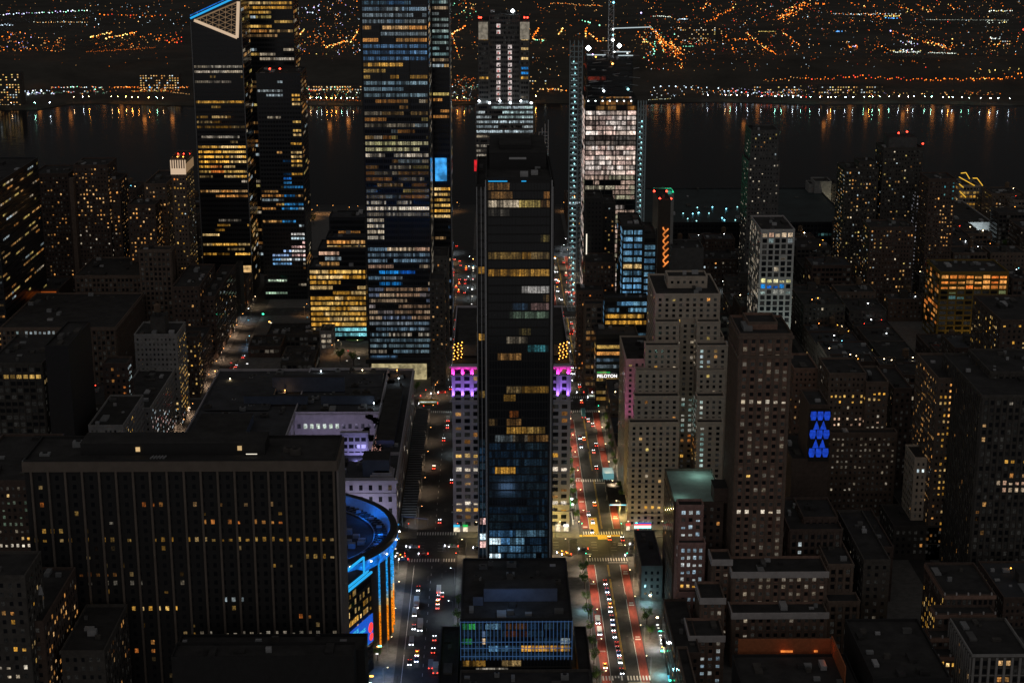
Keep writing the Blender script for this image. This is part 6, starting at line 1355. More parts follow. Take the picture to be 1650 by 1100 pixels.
fx_ = [(648, 642, 'bus', 'yellow'), (690, 650, 'bus', 'yellow'), (672, 638, 'car', 'white'), (700, 634, 'car', 'silver'), (712, 632, 'car', 'red'), (960, 632, 'taxi', 'yellow'), (970, 633, 'taxi', 'yellow'), (962, 640, 'bus', 'white'), (978, 641, 'car', 'blue'), (935, 632, 'car', 'silver')]
for k, (px, py, kd, c) in enumerate(sorted(fx_)): vehicle(px, py, kd, c, f'{c} {kd} on the farther cross avenue, {ordw(k + 1)} from the left', math.pi / 2, 'traffic on the farther cross avenue')
s31 = [(335, 671, 'car', 'red'), (352, 634, 'bus', 'red'), (364, 634, 'taxi', 'yellow'), (372, 600, 'bus', 'red'), (380, 590, 'car', 'white'), (392, 575, 'car', 'blue'), (345, 650, 'car', 'black'), (385, 600, 'van', 'white')]
for k, (px, py, kd, c) in enumerate(sorted(s31)): vehicle(px, py, kd, c, f'{c} {kd} on the street left of the post office, {ordw(k + 1)} from the left', 0, 'traffic left of the post office')

# ------------------------------------------------------------------ trees
def tree_meshes(seed):
    rg = random.Random(seed); t = MB(); t.cyl(0, 0, 0, 3.2, .18, .12, 8, 'bark')
    for k in range(6):
        a = k * 1.05 + rg.random(); t.bar((0, 0, 2.4 + k * .2), (1.3 * math.cos(a), 1.3 * math.sin(a), 4.2 + k * .35), .12, 'bark')
    c = MB(); cl = [(rg.uniform(-1.7, 1.7), rg.uniform(-1.7, 1.7), rg.uniform(3.4, 6.6), rg.uniform(.7, 1.4)) for _ in range(14)]
    for (cx, cy2, cz, r) in cl:
        for _ in range(46):
            a, b_, q = rg.uniform(0, 6.28), rg.uniform(-1, 1), r * rg.uniform(.5, 1) ; s = math.sqrt(1 - b_ * b_)
            p = Vector((cx + q * s * math.cos(a), cy2 + q * s * math.sin(a), cz + q * b_ * .8))
            u = Vector((rg.uniform(-1, 1), rg.uniform(-1, 1), rg.uniform(-1, 1))).normalized() * .2; v = u.cross(Vector((rg.uniform(-1, 1), rg.uniform(-1, 1), rg.uniform(-1, 1)))).normalized() * .16
            c.face([p + u, p + v, p - u, p - v], 'leaf')
    return t.mesh('trunk'), c.mesh('crown')
TM = [tree_meshes(s) for s in (1, 2, 3, 4)]
def tree(x, y, label, group, s=1.0):
    t = thing('street_tree', label, 'tree', (x, y, .15), group); t.scale = (s, s, s); t.rotation_euler = (0, 0, rng.uniform(0, 6)); a, b_ = rng.choice(TM)
    obj('trunk', a, t); obj('crown', b_, t)
def trees(lst, where):
    for k, (x, y) in enumerate(lst): tree(x, y, f'leafy tree on {where}, {ordw(k + 1)} from the bottom', 'street trees on ' + where, rng.uniform(.85, 1.25))
trees([(43.6, y) for y in (612, 632, 655, 676, 690, 706, 722, 738, 756, 772, 845, 862, 878, 893, 908, 926, 944, 962, 985, 1010)], 'the left pavement of the right-hand street')
trees([(70.6, y) for y in (600, 630, 700, 716, 870, 884, 926, 940, 955, 972, 990, 1008, 1100, 1130, 1160, 1195)], 'the right pavement of the right-hand street')
trees([(-17.6, y) for y in (650, 668, 684, 700, 716, 735, 860, 890, 1100, 1140, 1180)], 'the right pavement of the left-hand street')
trees([(-52.5, y) for y in (640, 680, 790, 1075, 1110)], 'the plaza side of the left-hand street')
for k in range(5): light('tree_lamp', 'POINT', (42.2, 868 + k * 27, 7.5), 1500, (.85, 1, .75), None, .3)
for k, (px, py) in enumerate(((570, 590), (548, 585), (1640, 395), (1630, 418), (1620, 405), (1598, 430), (505, 362), (1175, 384))):
    x, y = PG(px, py, 0); tree(x, y, f'single tree standing apart in a lit open space, {ordw(k + 1)} such tree', 'trees in the lit open spaces', 1.5)

# ------------------------------------------------------------------ traffic signals
k = 0
for Y in (790, 830, 1032, 1066, 1272):
    for x, c in ((46, 'green_signal'), (67, 'green_signal'), (-46, 'red_signal'), (-20, 'green_signal' if Y > 900 else 'red_signal')):
        k += 1; t = thing('traffic_signal', f'traffic signal on a street corner, {ordw(k)} counted from the near crossing outward', 'traffic signal', (x, Y, .15), 'traffic signals')
        m1 = MB(); m1.cyl(0, 0, 0, 5.4, .1, .08, 8, 'steel'); obj('pole', m1, t); m2 = MB(); m2.box(-.2, .2, -.35, -.1, 4.4, 5.4, 'black_metal'); obj('housing', m2, t)
        m3 = MB(); m3.octa(0, -.4, 5.0 if c == 'red_signal' else 4.6, .26, c); obj('lens', m3, t)

# ------------------------------------------------------------------ shop fronts and signs
SF = [(75.3, 645, 14, 1.2, 3.8, 'sign_white', 'cool white'), (75.3, 664, 10, .4, 3, 'sign_cyan', 'cyan'), (75.3, 684, 8, 3, 6, 'strip_white', 'pale'), (75.3, 702, 12, .5, 3.2, 'gold_light', 'gold'), (75.3, 752, 16, .5, 3.4, 'gold_light', 'amber'), (75.3, 776, 10, .5, 3.5, 'sign_green', 'green'),
      (75.3, 900, 8, .5, 4, 'sign_red', 'red'), (75.3, 925, 14, .5, 4, 'gold_light', 'gold'), (75.3, 952, 8, .5, 4, 'sign_white', 'white'), (75.3, 990, 16, .5, 4, 'strip_white', 'cream'), (75.3, 1015, 10, .5, 4, 'sign_cyan', 'cyan'), (75.3, 1080, 16, .5, 4, 'gold_light', 'amber'), (75.3, 1110, 20, .5, 4, 'strip_white', 'pale'), (75.3, 1150, 12, .5, 4, 'sign_red', 'red'), (75.3, 1180, 22, .5, 4, 'gold_light', 'warm')]
emitter('shop_glow', (1, .85, .6), 1.0, 'AUTO', .5, .5)
for k, (x, y, w_, z0_, z1, mt, cn) in enumerate(SF):  # glowing shop front and awning only, set against the building wall
    t = thing('shop_front', f'{cn} lit shop front on the right pavement of the right-hand street, {ordw(k + 1)} from bottom', 'shop front', (x, y, .15), 'lit shop fronts of the right-hand street')
    m_ = MB(); m_.box(-.25, 0, -w_ / 2, w_ / 2, z0_, z1, 'shop_glow' if 'gold' in mt or 'strip' in mt else mt); obj('lit_window', m_, t); m_ = MB(); m_.box(-.9, .1, -w_ / 2 - .3, w_ / 2 + .3, z1 + .1, z1 + .5, 'dark_stone', bottom=True); obj('awning', m_, t)
for k, (x, y, w_, mt, cn) in enumerate(((41.6, 845, 14, 'shop_glow', 'cream'), (41.6, 870, 12, 'sign_green', 'green'), (41.6, 900, 14, 'shop_glow', 'pale'), (41.6, 935, 14, 'shop_glow', 'warm'), (41.6, 975, 14, 'sign_cyan', 'cyan'), (41.6, 1085, 20, 'shop_glow', 'warm'), (41.6, 1130, 20, 'sign_red', 'red'), (41.6, 1190, 24, 'shop_glow', 'pale'))):
    t = thing('shop_front', f'{cn} lit shop front on the left pavement of the right-hand street, {ordw(k + 1)} from bottom', 'shop front', (x, y, .15), 'lit shop fronts of the left pavement')
    m_ = MB(); m_.box(0, .25, -w_ / 2, w_ / 2, .5, 3.6, mt); obj('lit_window', m_, t); m_ = MB(); m_.box(-.1, .9, -w_ / 2 - .3, w_ / 2 + .3, 3.7, 4.1, 'dark_stone', bottom=True); obj('awning', m_, t)
# shop signs facing the avenue at the foot of the hotel and of the stone block
x, z = PY(1022, 867, 828); x1, _ = PY(1049, 867, 828)
t = thing('shop_front', 'row of blue, red and green lit sign bands at the foot of the stepped hotel', 'shop front', (x, 829, 0)); W_ = x1 - x
for a, b_, c in ((4.6, 5.2, 'sign_blue'), (3.7, 4.5, 'sign_red'), (2.9, 3.6, 'sign_white'), (2.2, 2.8, 'teal_lamp')): m_ = MB(); m_.box(0, W_, 0, .4, a, b_, c); obj('sign_band', m_, t)
x, z = PY(1008, 868, 829); t = thing('shop_front', 'small orange-red lit sign left of the coloured sign bands under the hotel', 'shop front', (x, 829, 0)); m_ = MB(); m_.box(0, 2.4, 0, .4, 3.6, 4.8, 'sign_red'); obj('sign_panel', m_, t); m_ = MB(); m_.box(.2, 2.2, .1, .4, 1, 3.3, 'shop_glow'); obj('lit_window', m_, t)
for k, (a, b_, c, lb_) in enumerate(((731, 741, 'sign_cyan', 'blue-white'), (746, 754, 'sign_green', 'green'), (895, 903, 'shop_glow', 'cream'), (908, 916, 'sign_white', 'white'))):
    x, _ = PY(a, 870, 828.5); x1, _ = PY(b_, 870, 828.5); t = thing('shop_front', f'{lb_} lit shop front at the foot of the pink crowned block', 'shop front', (x, 829, 0)); m_ = MB(); m_.box(0, x1 - x, 0, .4, 3.2, 4.4, c); obj('sign_panel', m_, t); m_ = MB(); m_.box(.1, x1 - x - .1, .1, .4, .6, 3.0, 'shop_glow'); obj('lit_window', m_, t)
# vertical diner sign on the hotel's street side: faces the viewer, red letters on white
t = thing('vertical_sign', 'tall white sign with red stacked lettering and round clock on the hotel street corner', 'sign', (73.2, 838, 5)); m_ = MB(); m_.box(-1.3, 1.3, 0, .4, 0, 18.5, 'black_metal'); obj('panel', m_, t); m_ = MB(); m_.box(1.0, 1.45, -.1, .35, .5, 18.5, 'sign_white'); obj('tube', m_, t)
for k, ch in enumerate('TICKTOCK'): text(ch, 2.5, 'sign_red', t, (-1.0, -.12, 15.8 - k * 2.1), (math.pi / 2, 0, 0), 'letter')
m_ = MB(); m_.box(-1.9, -1.4, 0, .3, 4, 12, 'sign_white'); obj('side_tube', m_, t); m_ = MB(); m_.octa(-1.7, -.1, 13, 1.0, 'sign_white'); obj('clock_face', m_, t)
# glowing teal kiosk roof and amber-lit arcade beside the right pavement
x, y = PG(980, 757, 4); t = thing('kiosk', 'small kiosk glowing pale teal beside the right-hand street', 'kiosk', (x, y, .15)); m_ = MB(); m_.box(-3, 3, -5, 5, 0, 3.6, 'sign_cyan_soft', bottom=True); obj('booth', m_, t)
x, y = PG(992, 792, 5); t = thing('shop_canopy', 'black roofed canopy with blue edge light over an amber-lit pavement', 'canopy', (x, y, .15)); m_ = MB(); m_.box(-5.2, 4.5, -22, 14, 5.6, 6.1, 'roof_tar', bottom=True); obj('roof', m_, t); m_ = MB(); m_.box(-4.8, 4.2, -22.4, -22.05, 5.5, 6, 'sign_cyan'); obj('edge_light', m_, t)
for dx in (-4.8, 4.2):
    for dy in (-20, 0, 13): m_ = MB(); m_.box(dx - .12, dx + .12, dy - .12, dy + .12, 0, 5.6, 'steel'); obj('post', m_, t)
light('canopy_light', 'POINT', (0, -26, 4.5), 5200, (1, .7, .2), t, .4)
light('crossing_light', 'POINT', (53, 822, 9), 7000, (1, .72, .2), None, .5)
light('crossing_light', 'POINT', (30, 823, 8), 3500, (1, .72, .15), None, .5)
light('screen_spill', 'AREA', (-52, 664, 10), 1500, (.1, .4, 1), None, 14, rot=Vector((1, 0, -.4)).to_track_quat('-Z', 'Y').to_euler())
light('fin_spill', 'AREA', (-50, 745, 14), 2200, (.15, .5, 1), None, 12, rot=Vector((1, 0, -.5)).to_track_quat('-Z', 'Y').to_euler())

# ------------------------------------------------------------------ lights of the far shore
def GT(px, py, up=6):
    z = up
    for _ in range(8):
        x, y = PG(px, py, z); z = max(0, hgt(x, y)) + up
    return x, y, z
FAR = []
rng = random.Random(99)
CL = dict(o=(1, .2, .015), w=(1, .5, .16), c=(.65, .85, 1), v=(.6, .5, 1), g=(.3, 1, .6), r=(1, .06, .03), y=(1, .75, .2), b=(.1, .4, 1), k=(.9, 1, .85))
def clu(x0, x1, y0, y1, n, mix, s=1.0, b=1.0):
    for _ in range(n):
        FAR.append((rng.uniform(x0, x1), rng.uniform(y0, y1), rng.choice(mix), s * rng.uniform(.45, 1.05), b * rng.choice((.3, .5, .8, 1.2, 2))))
def lin(x0, y0, x1, y1, n, mix, s=1.0, b=1.0, j=1.2):
    for k in range(n):
        t = (k + rng.uniform(-.3, .3)) / max(1, n - 1)
        FAR.append((x0 + (x1 - x0) * t + rng.uniform(-j, j), y0 + (y1 - y0) * t + rng.uniform(-j, j), rng.choice(mix), s * rng.uniform(.6, 1.1), b * rng.uniform(.5, 1.6)))
# faint general spread
clu(0, 1650, 0, 98, 520, 'ooowwo', .5, .55); clu(0, 1650, 0, 100, 150, 'owwoc', .55, .6)
clu(1040, 1650, 0, 98, 800, 'oooowwcr', .6, .8)
clu(730, 1050, 0, 110, 260, 'ooww', .6, .8)
clu(480, 580, 0, 88, 120, 'oowwcv', .7, .9)
# left
lin(0, 24, 140, 17, 34, 'cckvg', .9, 1.6); lin(0, 40, 20, 40, 9, 'c', .8, 1); lin(55, 36, 140, 36, 26, 'wk', .7, .9, .6); clu(90, 300, 5, 45, 60, 'wocc', .7, 1); lin(160, 24, 265, 26, 16, 'oor', 1, 1)
clu(0, 60, 52, 84, 60, 'oowov', .9, 1.2); clu(60, 105, 60, 84, 40, 'oow', .8, 1.1); lin(145, 60, 180, 52, 16, 'oy', 1.1, 1.4); lin(170, 62, 220, 52, 18, 'oyw', 1.1, 1.5); clu(150, 260, 55, 78, 50, 'oow', .8, 1); clu(265, 295, 52, 70, 18, 'oor', 1, 1.2); lin(140, 84, 250, 77, 44, 'o', .7, .35, .8)
clu(30, 85, 118, 130, 46, 'ccvk', 1, 1.4); clu(80, 155, 117, 146, 70, 'oorcw', .8, 1); clu(100, 165, 135, 146, 26, 'ckg', .9, 1.2); clu(160, 305, 128, 148, 60, 'oow', .75, 1); lin(190, 138, 300, 136, 30, 'o', .8, .8, .8); lin(212, 147, 270, 147, 26, 'oy', .7, .7, .5); lin(275, 149, 305, 152, 12, 'w', .6, .6, .5); clu(50, 180, 148, 152, 30, 'kg', .5, .5)
clu(230, 283, 117, 134, 60, 'wwyo', .5, .6); FAR.append((240, 115.5, 'b', 1.1, 2)); FAR.append((268, 115, 'b', 1.1, 2))
# between the towers
clu(480, 580, 50, 88, 60, 'oowy', .8, 1.1); lin(525, 76, 560, 66, 20, 'oyw', 1, 1.4); lin(478, 60, 490, 48, 14, 'oy', 1, 1.2); lin(565, 68, 578, 48, 14, 'oy', 1, 1.1); clu(490, 520, 10, 25, 10, 'vc', 1, 1.5)
lin(490, 139, 520, 138, 16, 'y', .8, .8, .4); lin(520, 137, 580, 137, 30, 'kg', .8, .8, .8); clu(490, 580, 140, 158, 90, 'kgoyw', .7, 1); lin(490, 161, 580, 162, 34, 'o', .6, .5, .5); clu(497, 520, 116, 119, 6, 'or', 1, 1.3); clu(515, 560, 128, 136, 16, 'gkc', .7, 1)
lin(729, 55, 750, 42, 14, 'oyw', 1.1, 1.5); lin(728, 56, 740, 92, 14, 'oy', .9, 1.1); clu(730, 770, 5, 30, 30, 'oywg', .8, 1.1); lin(727, 126, 765, 128, 22, 'o', .7, .7); clu(727, 770, 130, 162, 80, 'owkcg', .6, .9); lin(727, 162, 757, 162, 14, 'o', .7, .8, .4)
lin(858, 61, 868, 46, 12, 'o', 1.1, 1.5); lin(858, 62, 876, 66, 10, 'oyg', 1, 1.2); lin(899, 56, 907, 47, 10, 'oy', 1.1, 1.4); lin(943, 60, 945, 46, 9, 'oy', 1.1, 1.4); lin(950, 55, 968, 68, 10, 'oow', 1.2, 1.5); clu(855, 900, 95, 140, 60, 'owwk', .7, .9); lin(860, 141, 912, 146, 13, 'ow', 1.1, 1.3, .3); clu(862, 880, 125, 135, 8, 'ck', .9, 1.1)
lin(888, 5, 970, 10, 36, 'wo', .7, .9, 1.2); lin(937, 33, 952, 37, 4, 'g', 1.2, 1.5, .4); FAR.append((966, 41, 'g', 1.2, 1.5))
# right of the half-built tower: the bright orange road web
for (a, b_, c, d, n) in ((1050, 46, 1065, 66, 26), (1065, 62, 1100, 96, 60), (1055, 50, 1072, 84, 34), (1058, 60, 1100, 80, 40), (1080, 66, 1102, 92, 34), (1028, 54, 1052, 74, 18), (1140, 34, 1180, 14, 30), (1180, 14, 1184, 6, 6), (1130, 14, 1145, 4, 12), (1200, 52, 1246, 85, 34), (1168, 56, 1184, 82, 12), (1184, 66, 1208, 62, 12), (1256, 30, 1292, 12, 34), (1252, 28, 1285, 22, 24), (1262, 22, 1300, 3, 24), (1290, 10, 1330, 4, 20), (1230, 76, 1250, 86, 10), (1262, 52, 1286, 74, 22), (1436, 52, 1530, 78, 34), (1490, 66, 1530, 80, 26), (1410, 72, 1440, 80, 14), (1366, 72, 1380, 76, 8), (1598, 72, 1622, 74, 14), (1532, 78, 1534, 62, 8), (1449, 9, 1470, 19, 12), (1478, 8, 1500, 20, 12), (1527, 9, 1550, 18, 8), (1375, 5, 1395, 12, 8), (1405, 24, 1418, 30, 10)):
    lin(a, b_, c, d, int(n * .7), 'oooooyw', .85, 1.3, 2.8)
clu(1036, 1100, 44, 98, 110, 'ooorwcg', .75, 1.3); clu(1052, 1056, 94, 60, 4, 'g', 1.2, 1); lin(1036, 68, 1045, 68, 6, 'y', 1, 1.2, .8); lin(1102, 75, 1117, 75, 7, 'g', .9, .8, .5); clu(1097, 1140, 44, 72, 80, 'owk', .5, .7); lin(1094, 31, 1108, 31, 9, 'c', .8, 1, .3); lin(1222, 51, 1250, 51, 18, 'y', .6, .6, .3)
for p in ((1033, 21), (1061, 16), (1070, 18), (1078, 20)): FAR.append((*p, 'v', 1.4, 3))
lin(1052, 26, 1080, 27, 14, 'k', .8, .8, .8); lin(1340, 23, 1450, 23, 40, 'kowc', .7, 1, 1); lin(1425, 26, 1448, 26, 9, 'y', 1.1, 1.2, .6); lin(1428, 29, 1445, 30, 6, 'b', 1.2, 1.6, .5); lin(1347, 51, 1356, 51, 4, 'b', 1, 1.4, .3); lin(1493, 32, 1625, 33, 60, 'k', .45, .5, .3); lin(1594, 18, 1630, 18, 12, 'yk', 1, 1.3, .8); clu(1590, 1625, 32, 38, 14, 'yk', .9, 1)
clu(1450, 1480, 66, 86, 30, 'kcv', 1, 1.5); lin(1440, 84, 1482, 84, 20, 'k', .9, .8, .8); lin(1496, 85, 1540, 86, 20, 'k', .9, .8, .6); clu(1596, 1612, 60, 64, 12, 'ck', .9, 1); FAR.append((1649, 48, 'r', 1.4, 2.5)); FAR.append((1435, 50, 'v', 1.3, 2)); clu(1365, 1380, 73, 76, 6, 'ov', 1.2, 1.4)
lin(1230, 104, 1300, 103, 16, 'ow', .7, .9, 1.2); lin(1300, 104, 1500, 104, 44, 'oor', .95, 1.3, 1.0); lin(1500, 104, 1650, 102, 34, 'oo', 1.05, 1.5, 1.0); clu(1555, 1650, 97, 104, 22, 'oy', .9, 1.1); clu(1470, 1485, 91, 96, 4, 'or', 1, 1.2)
clu(1048, 1160, 137, 158, 44, 'kcow', .7, 1); lin(1062, 139, 1155, 142, 8, 'c', 1.2, 1.4, .6); lin(1046, 161, 1080, 159, 16, 'yk', .6, .6, .4); clu(1160, 1290, 142, 156, 130, 'cvowk', .6, .9); lin(1165, 146, 1300, 156, 20, 'cr', 1, 1.2, 1)
clu(1230, 1430, 138, 156, 130, 'owyv', .55, .8); clu(1430, 1620, 146, 153, 50, 'owy', .6, .8)
mats_far = {}
EM = []
fm = {}
for key, c in CL.items():
    for lvl in (0, 1, 2):
        nm = 'far_light_%s' % {'o': 'orange', 'w': 'warm', 'c': 'cool', 'v': 'violet', 'g': 'green', 'r': 'red', 'y': 'yellow', 'b': 'blue', 'k': 'pale'}[key] + ('_dim', '_mid', '_bright')[lvl]
        emitter(nm, c, (.8, 1.7, 4.0)[lvl]); fm[(key, lvl)] = nm
FAR.sort(key=lambda q: -q[3] * q[4]); fmesh = {}; rest = MB()
CN = dict(o='orange', w='warm white', c='cool white', v='violet', g='green', r='red', y='yellow', b='blue', k='pale white')
cnt = {}
for i, (px, py, key, s, b_) in enumerate(FAR):
    try: x, y, z = GT(px, py, 5)
    except ZeroDivisionError: continue
    lvl = 0 if b_ < .7 else 1 if b_ < 1.35 else 2
    r = s * 1.15 * (y / 3000)
    if i < 290:
        kk = (key, lvl, round(r, 1))
        if kk not in fmesh: m_ = MB(); m_.octa(0, 0, 0, kk[2], fm[(key, lvl)]); m_.box(-.15, .15, -.15, .15, -5, -kk[2], 'black_metal'); fmesh[kk] = m_.mesh('far_lamp')
        o = bpy.data.objects.new('far_lamp', fmesh[kk]); COL.objects.link(o); o.location = (x, y, z)
        o['label'] = f'{CN[key]} lamp among the lights of the land beyond the river'; o['category'] = 'lamp'; o['group'] = f'{CN[key]} lamps beyond the river'
    else: rest.octa(x, y, z, r, fm[(key, lvl)])
obj('far_city_lights', rest, kind='stuff')
# lamps right on the far bank, bright enough to streak the water
emitter('bank_orange', (1, .4, .07), 230, 'AUTO'); emitter('bank_white', (.75, .88, 1), 90, 'AUTO'); emitter('bank_green', (.4, 1, .75), 130, 'AUTO'); emitter('bank_warm', (1, .6, .3), 90, 'AUTO')
BK = [(117, 152, 'bank_white'), (152, 152, 'bank_white'), (138, 152, 'bank_warm'), (60, 152, 'bank_warm'), (95, 152, 'bank_green'), (161, 152, 'bank_orange'), (195, 153, 'bank_warm'), (205, 153, 'bank_orange'), (218, 153, 'bank_orange'), (228, 153, 'bank_orange'), (229, 152, 'bank_orange'), (240, 152, 'bank_orange'), (257, 152, 'bank_orange'), (270, 152, 'bank_green'), (280, 152, 'bank_warm'),
      (502, 162, 'bank_warm'), (512, 162, 'bank_white'), (519, 162, 'bank_white'), (528, 162, 'bank_orange'), (536, 162, 'bank_orange'), (543, 162, 'bank_orange'), (552, 162, 'bank_green'), (561, 162, 'bank_white'), (571, 162, 'bank_warm'), (737, 163, 'bank_orange'), (748, 163, 'bank_orange'), (863, 158, 'bank_orange'), (861, 150, 'bank_orange'),
      (1138, 157, 'bank_white'), (1166, 157, 'bank_warm'), (1174, 157, 'bank_green'), (1184, 157, 'bank_white'), (1201, 157, 'bank_white'), (1222, 157, 'bank_white')]
BK += [(1242 + 14 * k + rng.uniform(-3, 3), 157.5, rng.choice(('bank_white', 'bank_white', 'bank_green'))) for k in range(27)] + [(1330 + k * 62, 157, 'bank_orange') for k in range(5)]
bm = {}
for k, (px, py, mt) in enumerate(BK):
    if mt not in bm:
        m_ = MB(); m_.octa(0, 0, 0, .42, mt); m_.box(-.1, .1, -.1, .1, -8, -.7, 'black_metal'); bm[mt] = m_.mesh('bank_lamp')
    x, y = PG(px, py, 3); y = min(y, shore(x) + 4)
    o = bpy.data.objects.new('bank_lamp', bm[mt]); COL.objects.link(o); o.location = (x, max(shore(x) + 2, y - 2), 9)
    o['label'] = f'{mt[5:]} lamp on the far river bank, {ordw(k + 1) if k < 59 else "last"} of the bank lamps from the left'; o['category'] = 'lamp'; o['group'] = 'lamps along the far river bank'
# low buildings beyond the river
rg = random.Random(31); k = 0
def farb(px, py, w_, h_, d_, lit, label):
    x, y, z = GT(px, py, 0); z -= 1; root = thing('distant_building', label, 'building', (x, y, 0)); m_ = MB(); m_.box(-w_ / 2, w_ / 2, 0, d_, z - 3, z + h_, 'dark_stone', top='roof_tar'); obj('wall', m_, root); m2 = MB()
    nx = max(2, int(w_ / 4)); nz_ = max(1, int(h_ / 3.6))
    for i in range(nx):
        for j in range(nz_):
            if rg.random() < lit:
                cx = -w_ / 2 + (i + .5) * w_ / nx; cz = z + h_ * (j + .45) / nz_; m2.face([(cx - .9, -.06, cz - .7), (cx + .9, -.06, cz - .7), (cx + .9, -.06, cz + .7), (cx - .9, -.06, cz + .7)], 'window_glass', pick('M', 1.2, rg))
    if m2.f: obj('window', m2, root, kind='stuff')
farb(257, 134, 62, 26, 20, .6, 'lit apartment house on the far bank behind the orange water streaks')
farb(16, 170, 34, 48, 24, .45, 'dark block with yellow windows on the far pier at the left edge')
farb(110, 128, 60, 8, 26, .3, 'long shed among white yard lamps on the far bank at left')
farb(535, 140, 110, 9, 30, .8, 'long lit ferry hall on the far bank between the two tall towers')
farb(1122, 66, 70, 26, 26, .35, 'apartment slab beyond the river right of the orange road web')
farb(1150, 62, 40, 20, 20, .2, 'smaller slab beside the apartment slab beyond the river')
farb(1060, 27, 60, 14, 40, .3, 'flat hall under violet floodlights near the top edge')
farb(1365, 150, 90, 12, 18, .4, 'row of waterfront houses on the far bank at right')
farb(1470, 84, 80, 7, 40, .2, 'white-lit depot beyond the river at upper right')
farb(970, 66, 26, 24, 16, .1, 'floodlit tower block just behind the crane mast beyond the river')
farb(1545, 74, 30, 8, 18, .3, 'small hall left of the orange-lit yard beyond the river, far right')
farb(1610, 72, 50, 9, 18, .3, 'orange-lit yard hall beyond the river at the right edge')
farb(875, 122, 60, 20, 20, .2, 'pale building on the far slope between the two unfinished towers')
farb(1250, 150, 70, 12, 18, .4, 'waterfront building on the far bank below the orange lamp line')
print('far lights', len(FAR))
x, y = PG(668, 834, 5); t = thing('blue_canopy', 'long blue canopy stretched from the post office corner towards the street', 'canopy', (x, y, .15)); m_ = MB()
for k in range(8): m_.face([(-7 + k * 1.8, -1.2, 6 - k * .22), (-5.2 + k * 1.8, -1.2, 5.78 - k * .22), (-5.2 + k * 1.8, 1.4, 5.3 - k * .22), (-7 + k * 1.8, 1.4, 5.5 - k * .22)], 'paint_blue')
obj('cloth', m_, t)
for dx in (-6.5, 7): m_ = MB(); m_.box(dx - .1, dx + .1, -.1, .1, 0, 5, 'steel'); obj('post', m_, t)
light('canopy_spot', 'SPOT', (0, -9, 10), 2500, (.7, .85, 1), t, .2, rot=Vector((0, 1, -.5)).to_track_quat('-Z', 'Y').to_euler(), spot=math.radians(80))

for k, (x, y, c, e) in enumerate(((72.5, 664, (.3, .9, 1), 1500), (72.5, 690, (.9, .95, 1), 1200), (72.5, 738, (.4, .9, 1), 1300), (72.5, 762, (1, .7, .25), 1600), (42.5, 730, (.5, .9, 1), 900), (72, 902, (1, .3, .2), 700), (72, 930, (1, .8, .5), 1100), (72, 958, (.8, .95, 1), 1100), (72, 1000, (1, .8, .4), 1200), (43, 850, (1, .75, .5), 1000), (43, 905, (1, .3, .25), 600), (72.5, 612, (.5, .95, 1), 1200))):
    light('shop_spill', 'POINT', (x, y, 3.4), e * 1.3, c, None, .6)

# more of the running traffic and the small bright signs of the two streets
extra = []
for Y0, Y1, xs_, n in ((842, 1028, (52.5, 54.5, 59.5, 61.8), 9), (1070, 1270, (52.5, 54.5, 59.5, 61.8), 22), (1310, 1480, (52.5, 54.5, 59.5, 61.8), 18)):
    for _ in range(n): extra.append((rng.choice(xs_), rng.uniform(Y0, Y1), 'right'))
for Y0, Y1, xs_, n in ((840, 1030, (-36, -30, -25), 5), (1070, 1270, (-36, -30, -25), 14), (1310, 1480, (-36, -30, -25), 14)):
    for _ in range(n): extra.append((rng.choice(xs_), rng.uniform(Y0, Y1), 'left'))
extra.sort(key=lambda q: (q[2], q[1])); cc = {'left': 0, 'right': 0}
for x, y, sd_ in extra:
    cc[sd_] += 1; px, py, _ = PROJ(x, y, .6); kd, c = rng.choice((('taxi', 'yellow'), ('car', 'black'), ('car', 'silver'), ('car', 'red'), ('van', 'white'), ('car', 'white')))
    vehicle(px, py, kd, c, f'{c} {kd} in far traffic of the {sd_}-hand street, {ordw(cc[sd_])} from near to far', IN if (sd_ == 'right' and x < 57) else 0, f'far traffic of the {sd_}-hand street')
cols = ('sign_white', 'sign_red', 'lamp_warm', 'sign_cyan', 'amber_light', 'lamp_white', 'green_signal', 'strip_white', 'sign_white', 'strip_white', 'lamp_orange')
cw = dict(sign_white='white', sign_red='red', lamp_warm='warm', sign_cyan='cyan', amber_light='amber', lamp_white='cool', green_signal='green', strip_white='cream', lamp_orange='orange')
sg = []
for _ in range(58): sg.append((rng.uniform(74.4, 75.1), rng.uniform(600, 1480), 'right pavement of the right-hand street'))
for _ in range(34): sg.append((rng.uniform(42.1, 42.9), rng.uniform(835, 1480), 'left pavement of the right-hand street'))
for _ in range(34): sg.append((rng.uniform(-18.9, -18.2), rng.uniform(835, 1480), 'right pavement of the left-hand street'))
for _ in range(20): sg.append((rng.uniform(-60, -50), rng.uniform(640, 800), 'plaza beside the arena'))
for _ in range(40): sg.append((rng.uniform(-195, -60), rng.uniform(1070, 1270), 'yards beyond the post office'))
sg.sort(key=lambda q: (q[2], q[1])); cc = {}
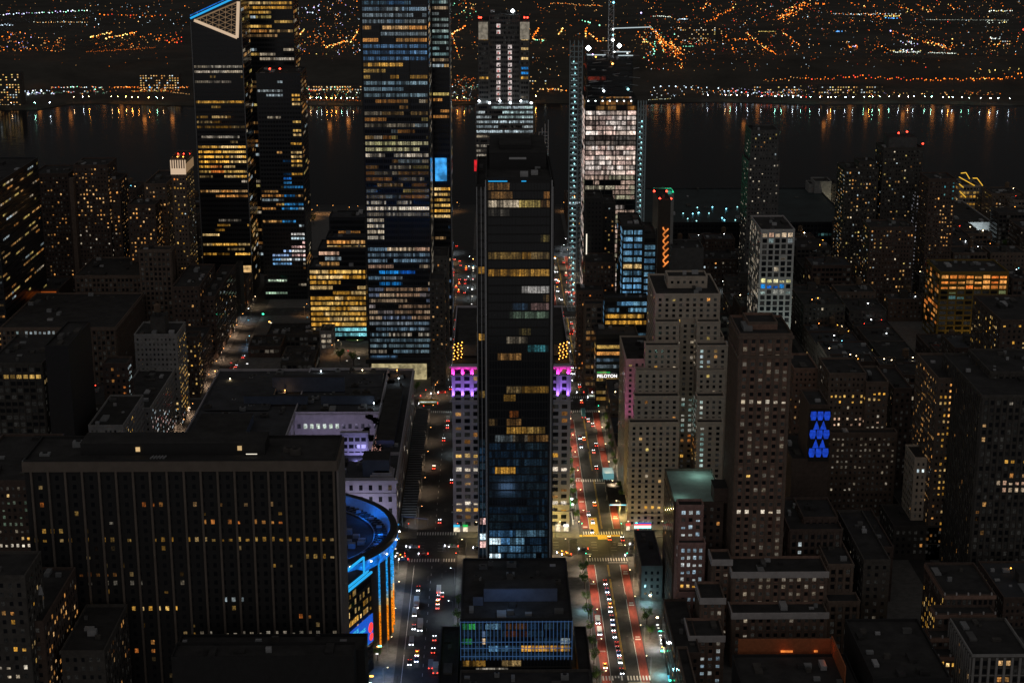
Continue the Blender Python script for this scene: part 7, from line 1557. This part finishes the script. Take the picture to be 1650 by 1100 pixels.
for x, y, wh in sg:
    cc[wh] = cc.get(wh, 0) + 1; mt = rng.choice(cols); z = rng.uniform(2.5, 6)
    if 'pavement' in wh or 'yard' in wh:
        if any(f[0] - .3 < x < f[1] + .3 and f[2] - .3 < y < f[3] + .3 for f in FOOT): continue
    t = thing('sign_post', f'{cw[mt]} post sign, {wh}, {ordw(cc[wh])} from near', 'sign', (x, y, .15), 'lit signs on posts, ' + wh)
    m_ = MB(); m_.box(-.06, .06, -.06, .06, 0, z, 'steel'); obj('post', m_, t); m_ = MB(); m_.box(-rng.uniform(.3, .8), rng.uniform(.3, .8), -.1, .1, z, z + rng.uniform(.3, .7), mt); obj('sign_panel', m_, t)

# orange ground glow of the lamp-lit streets beyond the river
for k, (px, py, e) in enumerate(((30, 66, 1), (85, 72, 1), (160, 56, 1.2), (200, 56, 1.2), (280, 60, .8), (190, 80, 1), (240, 78, .8), (110, 132, .8), (60, 124, 1), (230, 140, 1), (275, 138, 1), (540, 70, 1.2), (485, 55, 1), (530, 152, .8), (560, 142, 1), (735, 60, 1), (740, 128, .8), (862, 60, 1), (903, 55, 1), (944, 55, 1), (960, 62, 1), (1060, 60, 1.4), (1080, 76, 1.6), (1095, 90, 1.4), (1045, 52, 1), (1160, 22, 1.2), (1225, 68, 1.2), (1178, 66, 1), (1275, 20, 1.6), (1268, 62, 1), (1375, 74, 1), (1425, 75, 1), (1470, 60, 1.2), (1510, 72, 1.4), (1535, 70, 1), (1608, 73, 1), (1340, 104, .8), (1400, 104, .8), (1460, 104, .8), (1540, 103, 1), (1600, 102, 1), (1200, 150, .6), (1330, 150, .6), (1470, 30, .8), (1600, 36, .8), (900, 8, .8), (320, 24, .8), (60, 20, .8))):
    x, y, z = GT(px, py, 22); light('street_glow', 'POINT', (x, y, z), 1100 * e, (1, .32, .06), None, 3)

# worn patches, trench scars and manholes of the two streets
rp = random.Random(77); pa = []; pb_ = []
for x0, x1 in ((46.3, 66.7), (-44, -22)):
    for _ in range(70):
        x, y = rp.uniform(x0, x1 - 3), rp.uniform(585, 1270); pa.append((x, x + rp.uniform(.6, 3), y, y + rp.uniform(1.5, 16)))
    for _ in range(50):
        x, y = rp.uniform(x0, x1 - 3), rp.uniform(585, 1270); pb_.append((x, x + rp.uniform(.5, 1.6), y, y + rp.uniform(.8, 7)))
principled('patch_dark', (.022, .022, .023), .6, noise=.4, scale=.5); principled('patch_pale', (.1, .097, .09), .9, noise=.4, scale=.5)
for i, r_ in enumerate(pa): pa[i] = r_
sheet('road_patch', pa[::2], 'patch_dark', 0.026); sheet('road_patch', pb_[::2], 'patch_pale', 0.031)
